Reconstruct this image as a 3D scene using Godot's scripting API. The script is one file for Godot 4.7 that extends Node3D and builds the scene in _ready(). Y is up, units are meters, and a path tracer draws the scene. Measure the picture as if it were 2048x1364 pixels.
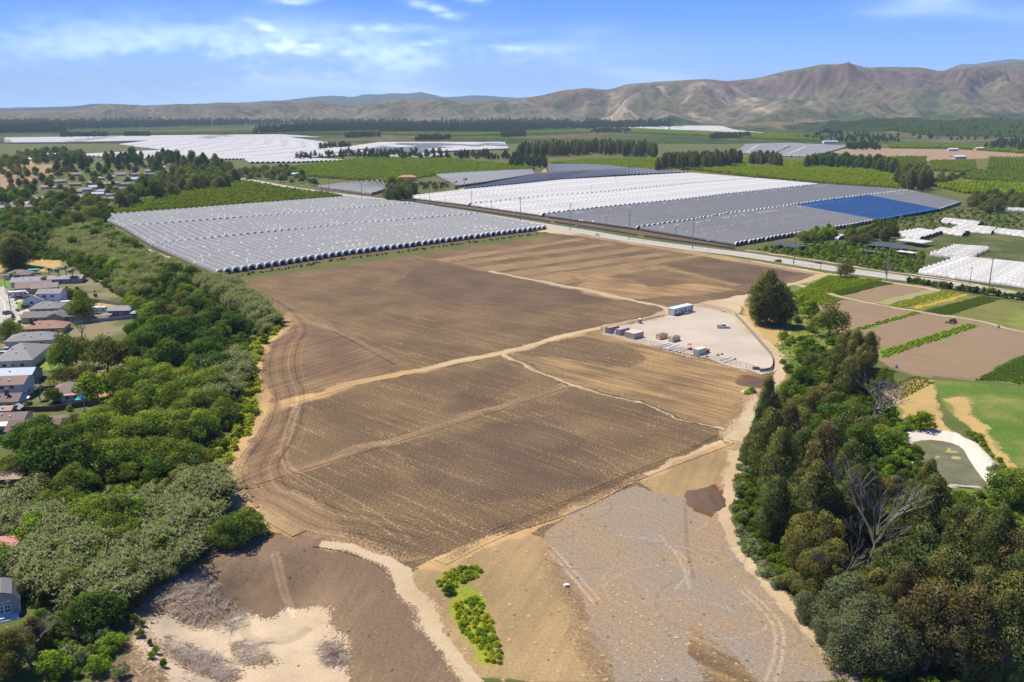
extends Node3D

const SOIL_YAW := -0.72       # the farm grid runs about 41 degrees off the view
var taken := {}
var rng := RandomNumberGenerator.new()
var M := {}
var ground_mat := {}

# ---------------------------------------------------------------- helpers
func numbered(called: String) -> String:
	if not taken.has(called):
		taken[called] = 0
		return called
	taken[called] += 1
	return "%s_%03d" % [called, taken[called]]

func meta(o: Node, label := "", category := "", group := "", kind := "") -> void:
	if label: o.set_meta("label", label)
	if category: o.set_meta("category", category)
	if group: o.set_meta("group", group)
	if kind: o.set_meta("kind", kind)

func thing(called: String, at: Vector3, yaw: float, label: String, category: String, group := "") -> Node3D:
	var o := Node3D.new()
	o.name = numbered(called)
	add_child(o)
	o.position = at
	o.rotation.y = yaw
	meta(o, label, category, group)
	return o

func copy_of(src: Node3D, called: String, at: Vector3, yaw: float, scl: Vector3, label: String, group := "") -> Node3D:
	var o: Node3D = src.duplicate()
	o.name = numbered(called)
	add_child(o)
	o.transform = Transform3D(Basis(Vector3.UP, yaw).scaled_local(scl), at)
	o.set_meta("label", label)
	if group: o.set_meta("group", group)
	return o

func part(called: String, m: Mesh, mat: Material, parent: Node, at := Vector3.ZERO, rot := Vector3.ZERO) -> MeshInstance3D:
	var o := MeshInstance3D.new()
	o.name = called
	o.mesh = m
	o.material_override = mat
	parent.add_child(o, true)
	o.position = at
	o.rotation = rot
	return o

func setting(called: String, m: Mesh, mat: Material, label: String, category: String, kind := "structure") -> MeshInstance3D:
	var o := MeshInstance3D.new()
	o.name = numbered(called)
	o.mesh = m
	o.material_override = mat
	add_child(o)
	meta(o, label, category, "", kind)
	return o

func stuff(called: String, m: Mesh, mat: Material, xf: Array, cols: Array, label: String, category: String, parent: Node = null) -> MultiMeshInstance3D:
	var mm := MultiMesh.new()
	mm.transform_format = MultiMesh.TRANSFORM_3D
	mm.use_colors = cols.size() > 0
	mm.mesh = m
	mm.instance_count = xf.size()
	for i in xf.size():
		mm.set_instance_transform(i, xf[i])
		if cols.size(): mm.set_instance_color(i, cols[i])
	var o := MultiMeshInstance3D.new()
	o.name = numbered(called) if parent == null else called
	o.multimesh = mm
	o.material_override = mat
	(self if parent == null else parent).add_child(o, true)
	if parent == null: meta(o, label, category, "", "stuff")
	else: o.set_meta("kind", "stuff")
	return o

func lin(r: float, g: float, b: float) -> Color:   # real-world base colour, linear
	return Color(r, g, b).linear_to_srgb()

func mat(c: Color, rough := 0.9, metal := 0.0) -> StandardMaterial3D:
	var m := StandardMaterial3D.new()
	m.albedo_color = c
	m.roughness = rough
	m.metallic = metal
	m.cull_mode = BaseMaterial3D.CULL_DISABLED
	return m

func V(x: float, y: float) -> Vector2:
	return Vector2(x, y)

func v3(p: Vector2, y := 0.0) -> Vector3:
	return Vector3(p.x, y, p.y)

func ordinal(i: int) -> String:
	var words := ["first", "second", "third", "fourth", "fifth", "sixth", "seventh", "eighth", "ninth", "tenth", "eleventh", "twelfth"]
	if i < 12: return words[i]
	var n := i + 1
	var suf := "th"
	if n % 100 < 11 or n % 100 > 13:
		if n % 10 == 1: suf = "st"
		elif n % 10 == 2: suf = "nd"
		elif n % 10 == 3: suf = "rd"
	return "%d%s" % [n, suf]

# mesh building with a SurfaceTool
func mb() -> SurfaceTool:
	var st := SurfaceTool.new()
	st.begin(Mesh.PRIMITIVE_TRIANGLES)
	st.set_smooth_group(-1)
	return st

func done(st: SurfaceTool) -> ArrayMesh:
	st.generate_normals()
	return st.commit()

func quad(st: SurfaceTool, a: Vector3, b: Vector3, c: Vector3, d: Vector3) -> void:
	st.add_vertex(a); st.add_vertex(b); st.add_vertex(c)
	st.add_vertex(a); st.add_vertex(c); st.add_vertex(d)

func box(st: SurfaceTool, c: Vector3, s: Vector3, yaw := 0.0) -> void:
	var h := s * 0.5
	var p := []
	for i in 8:
		var v := Vector3(h.x if i & 1 else -h.x, h.y if i & 2 else -h.y, h.z if i & 4 else -h.z)
		p.append(c + (v.rotated(Vector3.UP, yaw) if yaw else v))
	quad(st, p[4], p[6], p[7], p[5]); quad(st, p[1], p[3], p[2], p[0])
	quad(st, p[0], p[2], p[6], p[4]); quad(st, p[5], p[7], p[3], p[1])
	quad(st, p[6], p[2], p[3], p[7]); quad(st, p[0], p[4], p[5], p[1])

func bevel_box(st: SurfaceTool, c: Vector3, s: Vector3, b: float) -> void:   # top edges chamfered
	var h := s * 0.5
	var lo := [Vector3(-h.x, -h.y, -h.z), Vector3(h.x, -h.y, -h.z), Vector3(h.x, -h.y, h.z), Vector3(-h.x, -h.y, h.z)]
	for i in 4:
		var j := (i + 1) % 4
		var a: Vector3 = lo[i]; var d: Vector3 = lo[j]
		var a1 := Vector3(a.x, h.y - b, a.z); var d1 := Vector3(d.x, h.y - b, d.z)
		var a2 := Vector3(a.x - signf(a.x) * b, h.y, a.z - signf(a.z) * b); var d2 := Vector3(d.x - signf(d.x) * b, h.y, d.z - signf(d.z) * b)
		quad(st, c + a, c + d, c + d1, c + a1)
		quad(st, c + a1, c + d1, c + d2, c + a2)
	var t := []
	for v in lo: t.append(c + Vector3(v.x - signf(v.x) * b, h.y, v.z - signf(v.z) * b))
	quad(st, t[0], t[1], t[2], t[3])
	quad(st, c + lo[3], c + lo[2], c + lo[1], c + lo[0])

func tube(st: SurfaceTool, a: Vector3, b: Vector3, ra: float, rb: float, n := 6) -> void:
	var d := (b - a).normalized()
	var u := d.cross(Vector3.UP if absf(d.y) < 0.9 else Vector3.RIGHT).normalized()
	var w := d.cross(u)
	for i in n:
		var t0 := TAU * i / n; var t1 := TAU * (i + 1) / n
		var o0 := u * cos(t0) + w * sin(t0); var o1 := u * cos(t1) + w * sin(t1)
		quad(st, a + o0 * ra, b + o0 * rb, b + o1 * rb, a + o1 * ra)

func disc_x(st: SurfaceTool, c: Vector3, r: float, w: float, n := 12) -> void:   # a wheel: short cylinder along z
	for i in n:
		var t0 := TAU * i / n; var t1 := TAU * (i + 1) / n
		var p0 := Vector3(cos(t0) * r, sin(t0) * r, 0); var p1 := Vector3(cos(t1) * r, sin(t1) * r, 0)
		var h := Vector3(0, 0, w * 0.5)
		quad(st, c + p0 - h, c + p1 - h, c + p1 + h, c + p0 + h)
		st.add_vertex(c + h); st.add_vertex(c + p1 + h); st.add_vertex(c + p0 + h)
		st.add_vertex(c - h); st.add_vertex(c + p0 - h); st.add_vertex(c + p1 - h)

func extrude(st: SurfaceTool, prof: Array, z0: float, z1: float, inset := 0.0) -> void:   # closed profile in x,y swept along z, ends slightly inset
	var n := prof.size()
	var poly := PackedVector2Array(prof)
	var mid := Vector2.ZERO
	for p in prof: mid += p / n
	var ins := []
	for p in prof: ins.append(mid + (p - mid) * (1.0 - inset))
	for i in n:
		var a: Vector2 = prof[i]; var b: Vector2 = prof[(i + 1) % n]
		var ia: Vector2 = ins[i]; var ib: Vector2 = ins[(i + 1) % n]
		var e := minf(absf(z1 - z0) * 0.06, 0.12) if inset > 0 else 0.0
		quad(st, Vector3(a.x, a.y, z0 + e), Vector3(b.x, b.y, z0 + e), Vector3(b.x, b.y, z1 - e), Vector3(a.x, a.y, z1 - e))
		if inset > 0:
			quad(st, Vector3(ia.x, ia.y, z0), Vector3(ib.x, ib.y, z0), Vector3(b.x, b.y, z0 + e), Vector3(a.x, a.y, z0 + e))
			quad(st, Vector3(a.x, a.y, z1 - e), Vector3(b.x, b.y, z1 - e), Vector3(ib.x, ib.y, z1), Vector3(ia.x, ia.y, z1))
	var idx := Geometry2D.triangulate_polygon(PackedVector2Array(ins))
	for k in range(0, idx.size(), 3):
		for q in [0, 1, 2]:
			var p: Vector2 = ins[idx[k + q]]
			st.add_vertex(Vector3(p.x, p.y, z0))
		for q in [0, 2, 1]:
			var p: Vector2 = ins[idx[k + q]]
			st.add_vertex(Vector3(p.x, p.y, z1))

# ---------------------------------------------------------------- view, sky, sun
func setup_view() -> void:
	var cam := Camera3D.new()
	cam.name = "camera"
	add_child(cam)
	cam.position = Vector3(0, 95, 0)
	cam.rotation_degrees = Vector3(-15.128, 0, 0)
	cam.fov = 43.258
	cam.near = 0.5
	cam.far = 60000.0
	cam.current = true
	var sun := DirectionalLight3D.new()
	sun.name = "sun"
	add_child(sun)
	sun.light_color = Color(1.0, 0.955, 0.875)
	sun.light_energy = 1.6
	sun.light_angular_distance = 0.5
	sun.shadow_enabled = true
	sun.look_at_from_position(Vector3.ZERO, -Vector3(-0.44, 0.85, -0.22), Vector3.UP)
	var env := Environment.new()
	env.background_mode = Environment.BG_SKY
	env.tonemap_mode = Environment.TONE_MAPPER_LINEAR
	env.tonemap_exposure = 1.55
	env.sdfgi_enabled = true
	env.ssao_enabled = true
	env.ssil_enabled = true
	var sm := ProceduralSkyMaterial.new()
	sm.sky_top_color = Color(0.045, 0.255, 0.53)
	sm.sky_horizon_color = Color(0.72, 0.86, 0.97)
	sm.sky_curve = 0.031
	sm.ground_bottom_color = Color(0.35, 0.33, 0.28)
	sm.ground_horizon_color = Color(0.72, 0.86, 0.97)
	sm.ground_curve = 0.02
	sm.sun_angle_max = 0.0
	sm.sky_cover = cloud_cover()
	sm.sky_cover_modulate = Color(1, 1, 1, 1)
	var sky := Sky.new()
	sky.sky_material = sm
	env.sky = sky
	env.background_energy_multiplier = 1.15
	env.fog_enabled = true
	env.fog_density = 0.000056
	env.fog_light_color = Color(0.80, 0.91, 1.0)
	var we := WorldEnvironment.new()
	we.name = "world_environment"
	we.environment = env
	add_child(we)

var cl_a := FastNoiseLite.new()
var cl_b := FastNoiseLite.new()
var cl_c := FastNoiseLite.new()
var cl_rows := []

func cloud_row(r: int) -> void:
	var w := 4096
	var h := 2048
	var row := PackedByteArray()
	row.resize(w * 4)
	row.fill(255)
	var el := (r + 0.5) / h * 180.0
	var fall := smoothstep(33.0, 8.0, el)
	var air := exp(-el / 16.0) * smoothstep(33.3, 18.0, el)
	for x in w:
		var az := float(x if x < w / 2 else x - w) / w * 360.0
		var ang := TAU * x / w
		var qx := cos(ang) * 520.0
		var qz := sin(ang) * 520.0
		var patch := cl_b.get_noise_3d(qx * 1.2, el * 60.0, qz * 1.2) * 0.5 + 0.5
		var wisp := cl_a.get_noise_3d(qx * 0.8 + el * 3.0, el * 36.0, qz * 0.8) * 0.5 + 0.5
		# a broad veil lies over the north-west
		var veil := exp(-pow((az + 19.0) / 15.0, 2.0) - pow((el - 2.9) / 2.1, 2.0))
		veil += 0.55 * exp(-pow((az + 8.0) / 12.0, 2.0) - pow((el - 3.2) / 1.3, 2.0))
		var v := veil * (0.08 + 0.92 * smoothstep(0.36, 0.68, wisp + 0.12 * cl_c.get_noise_3d(qx * 1.6, el * 26.0, qz * 1.6))) * 0.55 + smoothstep(0.60, 0.85, patch) * smoothstep(0.45, 0.8, wisp) * 0.5
		for s in [[-13.6, 6.3, 1.3, .22, .7], [-2.4, 6.75, .9, .3, .75], [-5.3, 6.1, 1.3, .26, .55], [-15.2, 4.7, .9, .3, .55], [-8.2, 4.85, 2.4, .2, .4], [.2, 3.7, 2.2, .22, .4], [-5.1, 3.9, 1.0, .2, .4], [-13.0, 3.6, 2.2, .5, .5], [-3.8, 5.6, .9, .2, .4]]:
			var dx: float = (az - s[0]) / s[2]
			if absf(dx) < 2.5:
				var dy: float = (el - s[1] + (0.35 * dx if s[4] == .55 else 0.0)) / s[3]
				if absf(dy) < 3.0:
					v += s[4] * exp(-dx * dx - dy * dy) * (0.7 + cl_c.get_noise_2d(x * 1.0, r * 4.0))
		# the clear air itself is brightest and palest low down and deepens upwards
		var cl := clampf(v * fall, 0.0, 1.0) * 0.85
		row[x * 4] = int(pow(minf(cl, 1.0), 0.4545) * 255.0)
		row[x * 4 + 1] = int(pow(minf(cl + 0.140 * air, 1.0), 0.4545) * 255.0)
		row[x * 4 + 2] = int(pow(minf(cl + 0.560 * air, 1.0), 0.4545) * 255.0)
	cl_rows[cl_rows.size() - 1 - r] = row

func cloud_cover() -> ImageTexture:   # thin cirrus in a band above the horizon all the way round
	var w := 4096
	var h := 2048
	var rows := 380
	var im := Image.create_empty(w, h, false, Image.FORMAT_RGBA8)
	im.fill(Color(1, 1, 1, 0))
	cl_a.seed = 5; cl_a.frequency = 0.006; cl_a.fractal_octaves = 6
	cl_b.seed = 21; cl_b.frequency = 0.0028; cl_b.fractal_octaves = 3
	cl_c.seed = 9; cl_c.frequency = 0.05; cl_c.fractal_octaves = 3
	cl_rows.resize(rows)
	WorkerThreadPool.wait_for_group_task_completion(WorkerThreadPool.add_group_task(cloud_row, rows))
	var data := PackedByteArray()
	for r in cl_rows: data.append_array(r)
	var band := Image.create_from_data(w, rows, false, Image.FORMAT_RGBA8, data)
	im.blit_rect(band, Rect2i(0, 0, w, rows), Vector2i(0, h / 2 - rows))
	return ImageTexture.create_from_image(im)

# ---------------------------------------------------------------- ground
var rim := [V(-75.8,-150),V(-71.5,-157.9),V(-66.5,-164.3),V(-65.2,-170.7),V(-56.7,-174.7),V(-43.2,-175.6),V(-33.2,-168.9),V(-26,-160.3),V(-20.7,-148.3),V(-15.8,-136.2),V(-11.9,-127.2)] + [Vector2(-9,-95), Vector2(-20,-60), Vector2(-80,-60), Vector2(-84,-110)] + [V(-62.1,-127.2),V(-71.2,-140.8)]

func ground_h(x: float, z: float) -> float:
	if x < -105 or x > 0 or z < -190 or z > -50: return 0.0
	var p := Vector2(x, z)
	if not Geometry2D.is_point_in_polygon(p, PackedVector2Array(rim)): return 0.0
	var d := 1e9
	for i in rim.size():
		var q := Geometry2D.get_closest_point_to_segment(p, rim[i], rim[(i + 1) % rim.size()])
		d = minf(d, p.distance_to(q))
	return -4.8 * smoothstep(0.0, 14.0, d) + 0.35 * sin(x * 0.55 + 0.3 * z) * sin(z * 0.4 + 1.0) * smoothstep(1.0, 6.0, d)

# kinds of ground: two tones that mix in patches and along the rows, flecks, row spacing
const NK := 40
var k_c := PackedByteArray()        # 9 bytes: tone a, tone b, fleck
var k_p := PackedFloat32Array()     # 12 numbers
func kind(id: int, a: Color, b: Color, fl: Color, fleck := 0.0, bias := 0.5, soft := 0.35, blob := 0.6, streak := 0.3, row := 0.0, row_amp := 0.0, yaw := SOIL_YAW, grain := 0.12) -> void:
	var n := 0
	for c in [a, b, fl]:
		var q: Color = (c.srgb_to_linear() * 0.72).linear_to_srgb()
		k_c[id * 9 + n] = int(q.r8); k_c[id * 9 + n + 1] = int(q.g8); k_c[id * 9 + n + 2] = int(q.b8)
		n += 3
	var v := [fleck, bias - soft, 1.0 / (2.0 * soft), blob, streak, (1.0 / row if row > 0 else 0.0), row_amp, cos(yaw), sin(yaw), grain, 0.0, 0.0]
	for i in 12: k_p[id * 12 + i] = v[i]

func soften(id: int, amount: float) -> void:
	k_p[id * 12 + 10] = amount

func c8(r: int, g: int, b: int) -> Color:
	return Color8(r, g, b)

func kinds() -> void:
	k_c.resize(NK * 9); k_p.resize(NK * 12)
	var straw := c8(190, 160, 112)
	var weed := c8(112, 130, 58)
	kind(0, c8(84, 98, 52), c8(118, 114, 70), c8(70, 86, 42), .25)                      # scrub
	kind(1, c8(106, 89, 70), c8(146, 122, 90), straw, .32, .60, .32, .55, .26, 1.6, 6, SOIL_YAW, .34)    # dark ploughed soil
	kind(2, c8(112, 92, 74), c8(156, 128, 94), straw, .26, .58, .30, .6, .5, 1.8, 9, 0.95, .26)  # the headland triangle
	kind(3, c8(116, 96, 74), c8(178, 148, 104), straw, .28, .44, .32, .5, .75, 2.0, 8, SOIL_YAW, .24)   # straw covered soil
	kind(4, c8(200, 168, 118), c8(160, 132, 98), c8(222, 190, 128), .2, .6, .3, .7, .2)     # straw path
	kind(5, c8(201, 181, 150), c8(178, 157, 124), c8(213, 198, 170), .1, .6, .3, .7, .2, 0, 0, 0, .08)      # pale dirt
	kind(6, c8(200, 190, 175), c8(183, 170, 156), c8(213, 199, 180), .08, .6, .3, .8, .1, 0, 0, 0, .06)      # gravel yard
	kind(7, c8(150, 138, 126), c8(160, 139, 112), c8(186, 158, 108), .10, .48, .22, .7, .4, 2.2, 3, -.85, .16)
	kind(8, c8(207, 189, 162), c8(190, 170, 140), c8(161, 140, 118), .05, .62, .25, .9, .1, 0, 0, 0, .06)     # sand
	kind(9, c8(124, 104, 86), c8(152, 130, 106), c8(190, 168, 136), .20, .60, .22, .8, .22, 0, 0, 1.2, .16)
	kind(10, c8(168, 161, 150), c8(156, 149, 139), c8(176, 168, 158), .03, .5, .4, .8, .1, 0, 0, 0, .04)       # asphalt
	kind(11, c8(96, 122, 50), c8(148, 146, 80), c8(76, 104, 40), .45, .5, .16, .85, .25, 0, 0, 0, .36)                      # rank green grass
	kind(12, c8(202, 170, 112), c8(170, 150, 96), c8(150, 150, 80), .14)                    # dry grass
	kind(13, c8(154, 134, 109), c8(141, 120, 97), c8(166, 144, 120), .06, .5, .4, .4, .6, 1.5, 9, -.86, .07)   # tilled seedbed
	kind(14, c8(56, 98, 40), c8(72, 114, 48), c8(44, 84, 32), .2, .5, .4, .4, .5, 1.2, 16, -.86)               # dark crop
	kind(15, c8(96, 136, 54), c8(124, 150, 66), c8(74, 112, 42), .2, .5, .4, .4, .5, 1.2, 16, -.86)             # mid crop
	kind(16, c8(206, 170, 36), c8(150, 150, 48), c8(226, 186, 30), .35, .5, .3, .5, .5, 1.2, 10, -.86)            # yellow flowers
	kind(17, c8(92, 104, 46), c8(128, 116, 70), c8(74, 92, 36), .2)                        # orchard floor
	kind(18, c8(140, 130, 104), c8(98, 104, 62), c8(84, 98, 50), .3, .48, .12, .9, .1, 0, 0, 0, .2)                     # house lots
	kind(19, c8(112, 146, 58), c8(134, 150, 66), c8(98, 130, 50), .15)                      # lawn
	kind(20, c8(213, 203, 185), c8(201, 189, 171), c8(220, 212, 195), .03, .5, .4, .8, .1, 0, 0, 0, .04)        # concrete
	kind(21, c8(106, 72, 50), c8(128, 90, 62), c8(92, 62, 44), .2, .5, .3, .7, .3, 0, 0, 0, .16)                # heaped compost
	kind(22, c8(80, 94, 48), c8(116, 112, 74), c8(66, 84, 38), .35, .56, .15, .9, .2, 0, 0, 0, .2)                 # nursery
	kind(23, c8(98, 84, 70), c8(124, 106, 86), c8(80, 90, 50), .1)                         # tunnel floor
	kind(24, c8(164, 166, 52), c8(126, 142, 56), c8(196, 184, 48), .3)                      # mustard
	kind(25, c8(94, 88, 62), c8(118, 100, 72), c8(90, 105, 55), .2)                        # leaf litter
	kind(26, c8(147, 127, 104), c8(115, 92, 69), c8(186, 164, 135), .35, .5, .2, .7, .5, 0, 0, .4, .26)            # cut brush
	kind(27, c8(178, 153, 112), c8(144, 124, 94), c8(216, 184, 120), .25, .5, .3, .7, .4, 0, 0, 1.2, .12)           # cut straw, light
	kind(28, c8(114, 118, 62), c8(138, 132, 84), c8(104, 110, 56), .2, .5, .3, .5, .5, 1.4, 8, -.86)               # olive crop
	kind(29, c8(86, 100, 58), c8(108, 116, 70), c8(70, 84, 44), .3)                        # thicket floor
	kind(30, c8(150, 160, 100), c8(165, 145, 115), c8(140, 160, 80), .2, .5, .3, .4, .6, 1.2, 8, -.86)             # pale seedlings
	kind(31, c8(160, 134, 102), c8(126, 104, 82), straw, .25, .5, .3, .7, .4, 0, 0, SOIL_YAW, .24)                 # worn soil near paths
	kind(32, c8(99, 83, 69), c8(132, 110, 86), straw, .30, .62, .3, .5, .26, 1.6, 7, SOIL_YAW, .3)           # darkest soil
	kind(33, c8(120, 132, 70), c8(104, 120, 62), c8(90, 104, 50), .15)                       # far meadow
	kind(34, c8(176, 150, 122), c8(150, 128, 104), c8(120, 116, 80), .2)                     # bare tan slope

	for id in [32, 31, 27, 26, 24, 12, 11, 2, 9]: soften(id, 5.0)
	kind(35, c8(162, 136, 100), c8(128, 106, 82), c8(190, 160, 112), .25, .5, .3, .4, .8, 0, 0, SOIL_YAW, .2)
	for id in [3, 32, 31]: soften(id, 14.0)
	for id in [8, 26]: soften(id, 7.0)

var areas := []
func list_areas() -> void:
	areas.append([29, [V(-551,-932),V(-380,-786.1),V(-253.6,-598.3),V(-172.4,-491.6),V(-136,-439.4),V(-105.5,-379.3),V(-99.6,-322.9),V(-85.9,-275.1),V(-78.9,-242),V(-78.1,-216.8),V(-70.9,-198.3),V(-58.8,-182.3),V(-56.8,-175.2),V(-65.1,-160.3),V(-75.2,-147.4),V(-62.1,-127.2),V(-87.9,-127.2)]])
	areas.append([18, [V(-332.6,-553),V(-290.4,-553),V(-186,-432.1),V(-168.4,-388.8),V(-159.7,-337.3),V(-131.2,-297.2),V(-121.5,-247),V(-134.2,-238.8),V(-121.2,-198.3),V(-127.1,-195.4)]])
	areas.append([12, [V(-326.1,-541.8),V(-328.3,-568.7),V(-301.6,-568.7),V(-274.3,-513.8),V(-307.2,-508.9)]])
	areas.append([12, [V(-148.8,-277.7),V(-161.3,-312.8),V(-151.6,-308.3),V(-143,-297.2),V(-137.2,-280.3),V(-140.8,-275.1)]])
	areas.append([12, [V(-398.3,-667.4),V(-403.3,-690),V(-376.8,-656.6),V(-366.4,-631),V(-374.6,-626.1)]])
	areas.append([12, [V(-127.9,-242.8),V(-130.4,-258),V(-130.9,-262.7),V(-124.2,-242.8),V(-122.9,-236.8)]])
	areas.append([10, [V(-271.6,-446.9),V(-266.6,-441.9),V(-250.6,-418.2),V(-234.5,-388.8),V(-232.7,-379.3)]])
	areas.append([20, [V(-276.1,-454.7),V(-270.3,-452.1),V(-255.9,-432.1),V(-246.4,-429.8),V(-242.1,-422.8),V(-247.6,-418.2),V(-228.9,-388.8),V(-224,-384),V(-225.6,-374.6),V(-234,-388.8),V(-248.3,-414.9),V(-266.6,-441.9)]])
	areas.append([20, [V(-238,-400.9),V(-238.4,-414.9),V(-230.5,-409.4),V(-224.3,-396.8)]])
	areas.append([20, [V(-228.6,-379.3),V(-222.6,-385),V(-218.6,-378.3),V(-224,-371.9)]])
	areas.append([20, [V(-205.2,-331.4),V(-200.5,-333.6),V(-186.8,-306.4),V(-189.1,-303.3)]])
	areas.append([19, [V(-287.1,-473.9),V(-282,-476.7),V(-275.1,-465.5),V(-279.1,-460)]])
	areas.append([19, [V(-293.8,-485.5),V(-290.9,-491.6),V(-285.2,-482.6),V(-288.7,-476.7)]])
	areas.append([19, [V(-251,-425.1),V(-249,-432.1),V(-241.9,-420.5),V(-243.7,-413.8)]])
	areas.append([19, [V(-233,-392.8),V(-227.2,-396.8),V(-221.4,-386.9),V(-226.6,-383)]])
	areas.append([19, [V(-227.4,-386.9),V(-222.5,-390.8),V(-216.8,-379.3),V(-221.7,-377.4)]])
	areas.append([19, [V(-199.5,-321.5),V(-199.2,-324.3),V(-190.8,-310.9),V(-190.5,-305.8)]])
	areas.append([19, [V(-186.9,-328.5),V(-177.4,-327.1),V(-168.6,-309.6),V(-178.5,-308.3)]])
	areas.append([19, [V(-131.4,-202.9),V(-128.5,-204.7),V(-126.1,-197.7),V(-127.4,-196)]])
	areas.append([19, [V(-157.5,-269),V(-155.5,-271),V(-153.3,-266.1),V(-155.4,-265.1)]])
	areas.append([12, [V(-221.2,-422.8),V(-211.1,-429.8),V(-191.9,-416),V(-193.2,-405.1),V(-210.5,-400.9)]])
	areas.append([20, [V(-175.1,-394.8),V(-178.4,-407.3),V(-172,-394.8),V(-171.9,-388.8)]])
	areas.append([5, [V(-254.2,-583.1),V(-253.6,-598.3),V(-172.4,-491.6),V(-163,-476.7),V(-192.8,-491.6),V(-217.8,-524)]])
	areas.append([1, [V(-158,-482.6),V(-68.7,-568.7),V(45.8,-678.5),V(76,-651.3),V(183.7,-505.7),V(119.7,-441.9),V(92.7,-420.5),V(41.3,-370.1),V(74.3,-326.4),V(97.1,-306.4),V(88.6,-280.3),V(67.7,-238.8),V(55,-198.3),V(51.9,-168.5),V(58,-127.2),V(-6.3,-127.2),V(-28.1,-164.3),V(-62.7,-187.4),V(-73.4,-210.3),V(-80.9,-260.4),V(-94.5,-337.3),V(-108.2,-398.9)]])
	areas.append([1, [V(-163.7,-478.2),V(-68.7,-568.7),V(71.6,-420.5),V(74.6,-407.3),V(27.7,-366.6),V(-4.7,-335.1),V(-36.4,-308.3),V(-44.4,-321.5),V(-74.4,-366.6),V(-102.3,-404.1),V(-113.3,-409.4),V(-137.5,-444.4)]])
	areas.append([32, [V(-53.3,-553),V(29.4,-468.2),V(58.4,-434.5),V(18.7,-411.6),V(-31.1,-420.5),V(-68,-471)]])
	areas.append([31, [V(-165.2,-482.6),V(-135.6,-444.4),V(-110.3,-407.3),V(-96.7,-400.9),V(-70.7,-363.1),V(-46.1,-325.7),V(-36.6,-310.9),V(-41.2,-302.1),V(-57.6,-335.8),V(-75.3,-359.7),V(-96.4,-379.3),V(-104.3,-374.6),V(-100.7,-345),V(-89.9,-297.2),V(-81.7,-275.1),V(-85.1,-275.1),V(-89.1,-280.3),V(-103.6,-330),V(-107.5,-370.1),V(-109.1,-388.8),V(-134.6,-432.1)]])
	areas.append([2, [V(-101.7,-386.9),V(-74.1,-364.8),V(-57.1,-338.9),V(-44.1,-318.8),V(-35.8,-308.3),V(-56.1,-294.9),V(-69.1,-279.3),V(-80.9,-274),V(-84.8,-280.3),V(-90.6,-297.2),V(-97.4,-318.8),V(-101.9,-345),V(-101,-363.1)]])
	areas.append([1, [V(-68.7,-568.7),V(45.8,-678.5),V(75.4,-646.1),V(183.1,-504.1),V(150.1,-464.1),V(119.7,-441.9),V(93.1,-422.8),V(76.1,-416),V(72.2,-419.3),V(-5.6,-504.1)]])
	areas.append([35, [V(-38.1,-545.5),V(70.2,-626.1),V(76.3,-619),V(-31.1,-534.5)]])
	areas.append([35, [V(-22.3,-525.7),V(89.2,-607.3),V(96.7,-598.3),V(-11.7,-510.5)]])
	areas.append([35, [V(-7.2,-507.3),V(104.9,-585.3),V(110.6,-578.9),V(7.6,-496.2)]])
	areas.append([3, [V(10.5,-491.6),V(127.8,-549.2),V(137.5,-549.2),V(67.2,-504.1),V(29.7,-473.9),V(15.9,-481.1)]])
	areas.append([31, [V(18.4,-502.5),V(41.2,-513.8),V(44.4,-508.9),V(21,-493.1)]])
	areas.append([3, [V(34.4,-461.4),V(45.8,-497.7),V(68.5,-491.6),V(76.1,-465.5),V(106,-476.7),V(123.6,-457.4),V(99.2,-444.4),V(55.5,-432.1),V(41.2,-444.4)]])
	areas.append([35, [V(-50.3,-556.9),V(51.7,-651.3),V(57.3,-646.1),V(-43,-545.5)]])
	areas.append([35, [V(4.6,-491.6),V(122.9,-572.8),V(126.7,-566.7),V(21.7,-482.6)]])
	areas.append([35, [V(84.7,-541.8),V(93.2,-517.2),V(120.9,-468.2),V(127.1,-471),V(97.5,-524)]])
	areas.append([32, [V(96.2,-534.5),V(140.7,-562.7),V(172.8,-508.9),V(151.1,-476.7),V(127.8,-473.9)]])
	areas.append([27, [V(46.2,-684.2),V(76.6,-656.6),V(187.8,-508.9),V(182.4,-497.7),V(72.8,-636),V(41.6,-672.9)]])
	areas.append([31, [V(-69,-278.7),V(-57.5,-290.2),V(-50.9,-293.7),V(-66.8,-269),V(-71.5,-258),V(-68.6,-231),V(-64.1,-210.3),V(-67.1,-202.6),V(-68.8,-195.4),V(-74.8,-202.6),V(-79.5,-216.8),V(-79.8,-231),V(-80.2,-247),V(-83.6,-270),V(-80.4,-273.5)]])
	areas.append([1, [V(-70.1,-269),V(-35.3,-303.3),V(-4.6,-330),V(19.2,-291.4),V(1,-272),V(-19.1,-252.6),V(-44.8,-229.2),V(-57.1,-220.2),V(-64.7,-231),V(-69,-251.3)]])
	areas.append([2, [V(-68.1,-208.1),V(-71.9,-211.9),V(-75.5,-231),V(-76.8,-251.3),V(-75.5,-264.1),V(-71.8,-269),V(-70.6,-251.3),V(-66.6,-231),V(-60.9,-218.5)]])
	areas.append([32, [V(-23.5,-265.1),V(-12,-309.6),V(-4.7,-321.5),V(6.5,-298.4),V(-7.4,-275.1),V(-16.5,-256.7)]])
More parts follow.
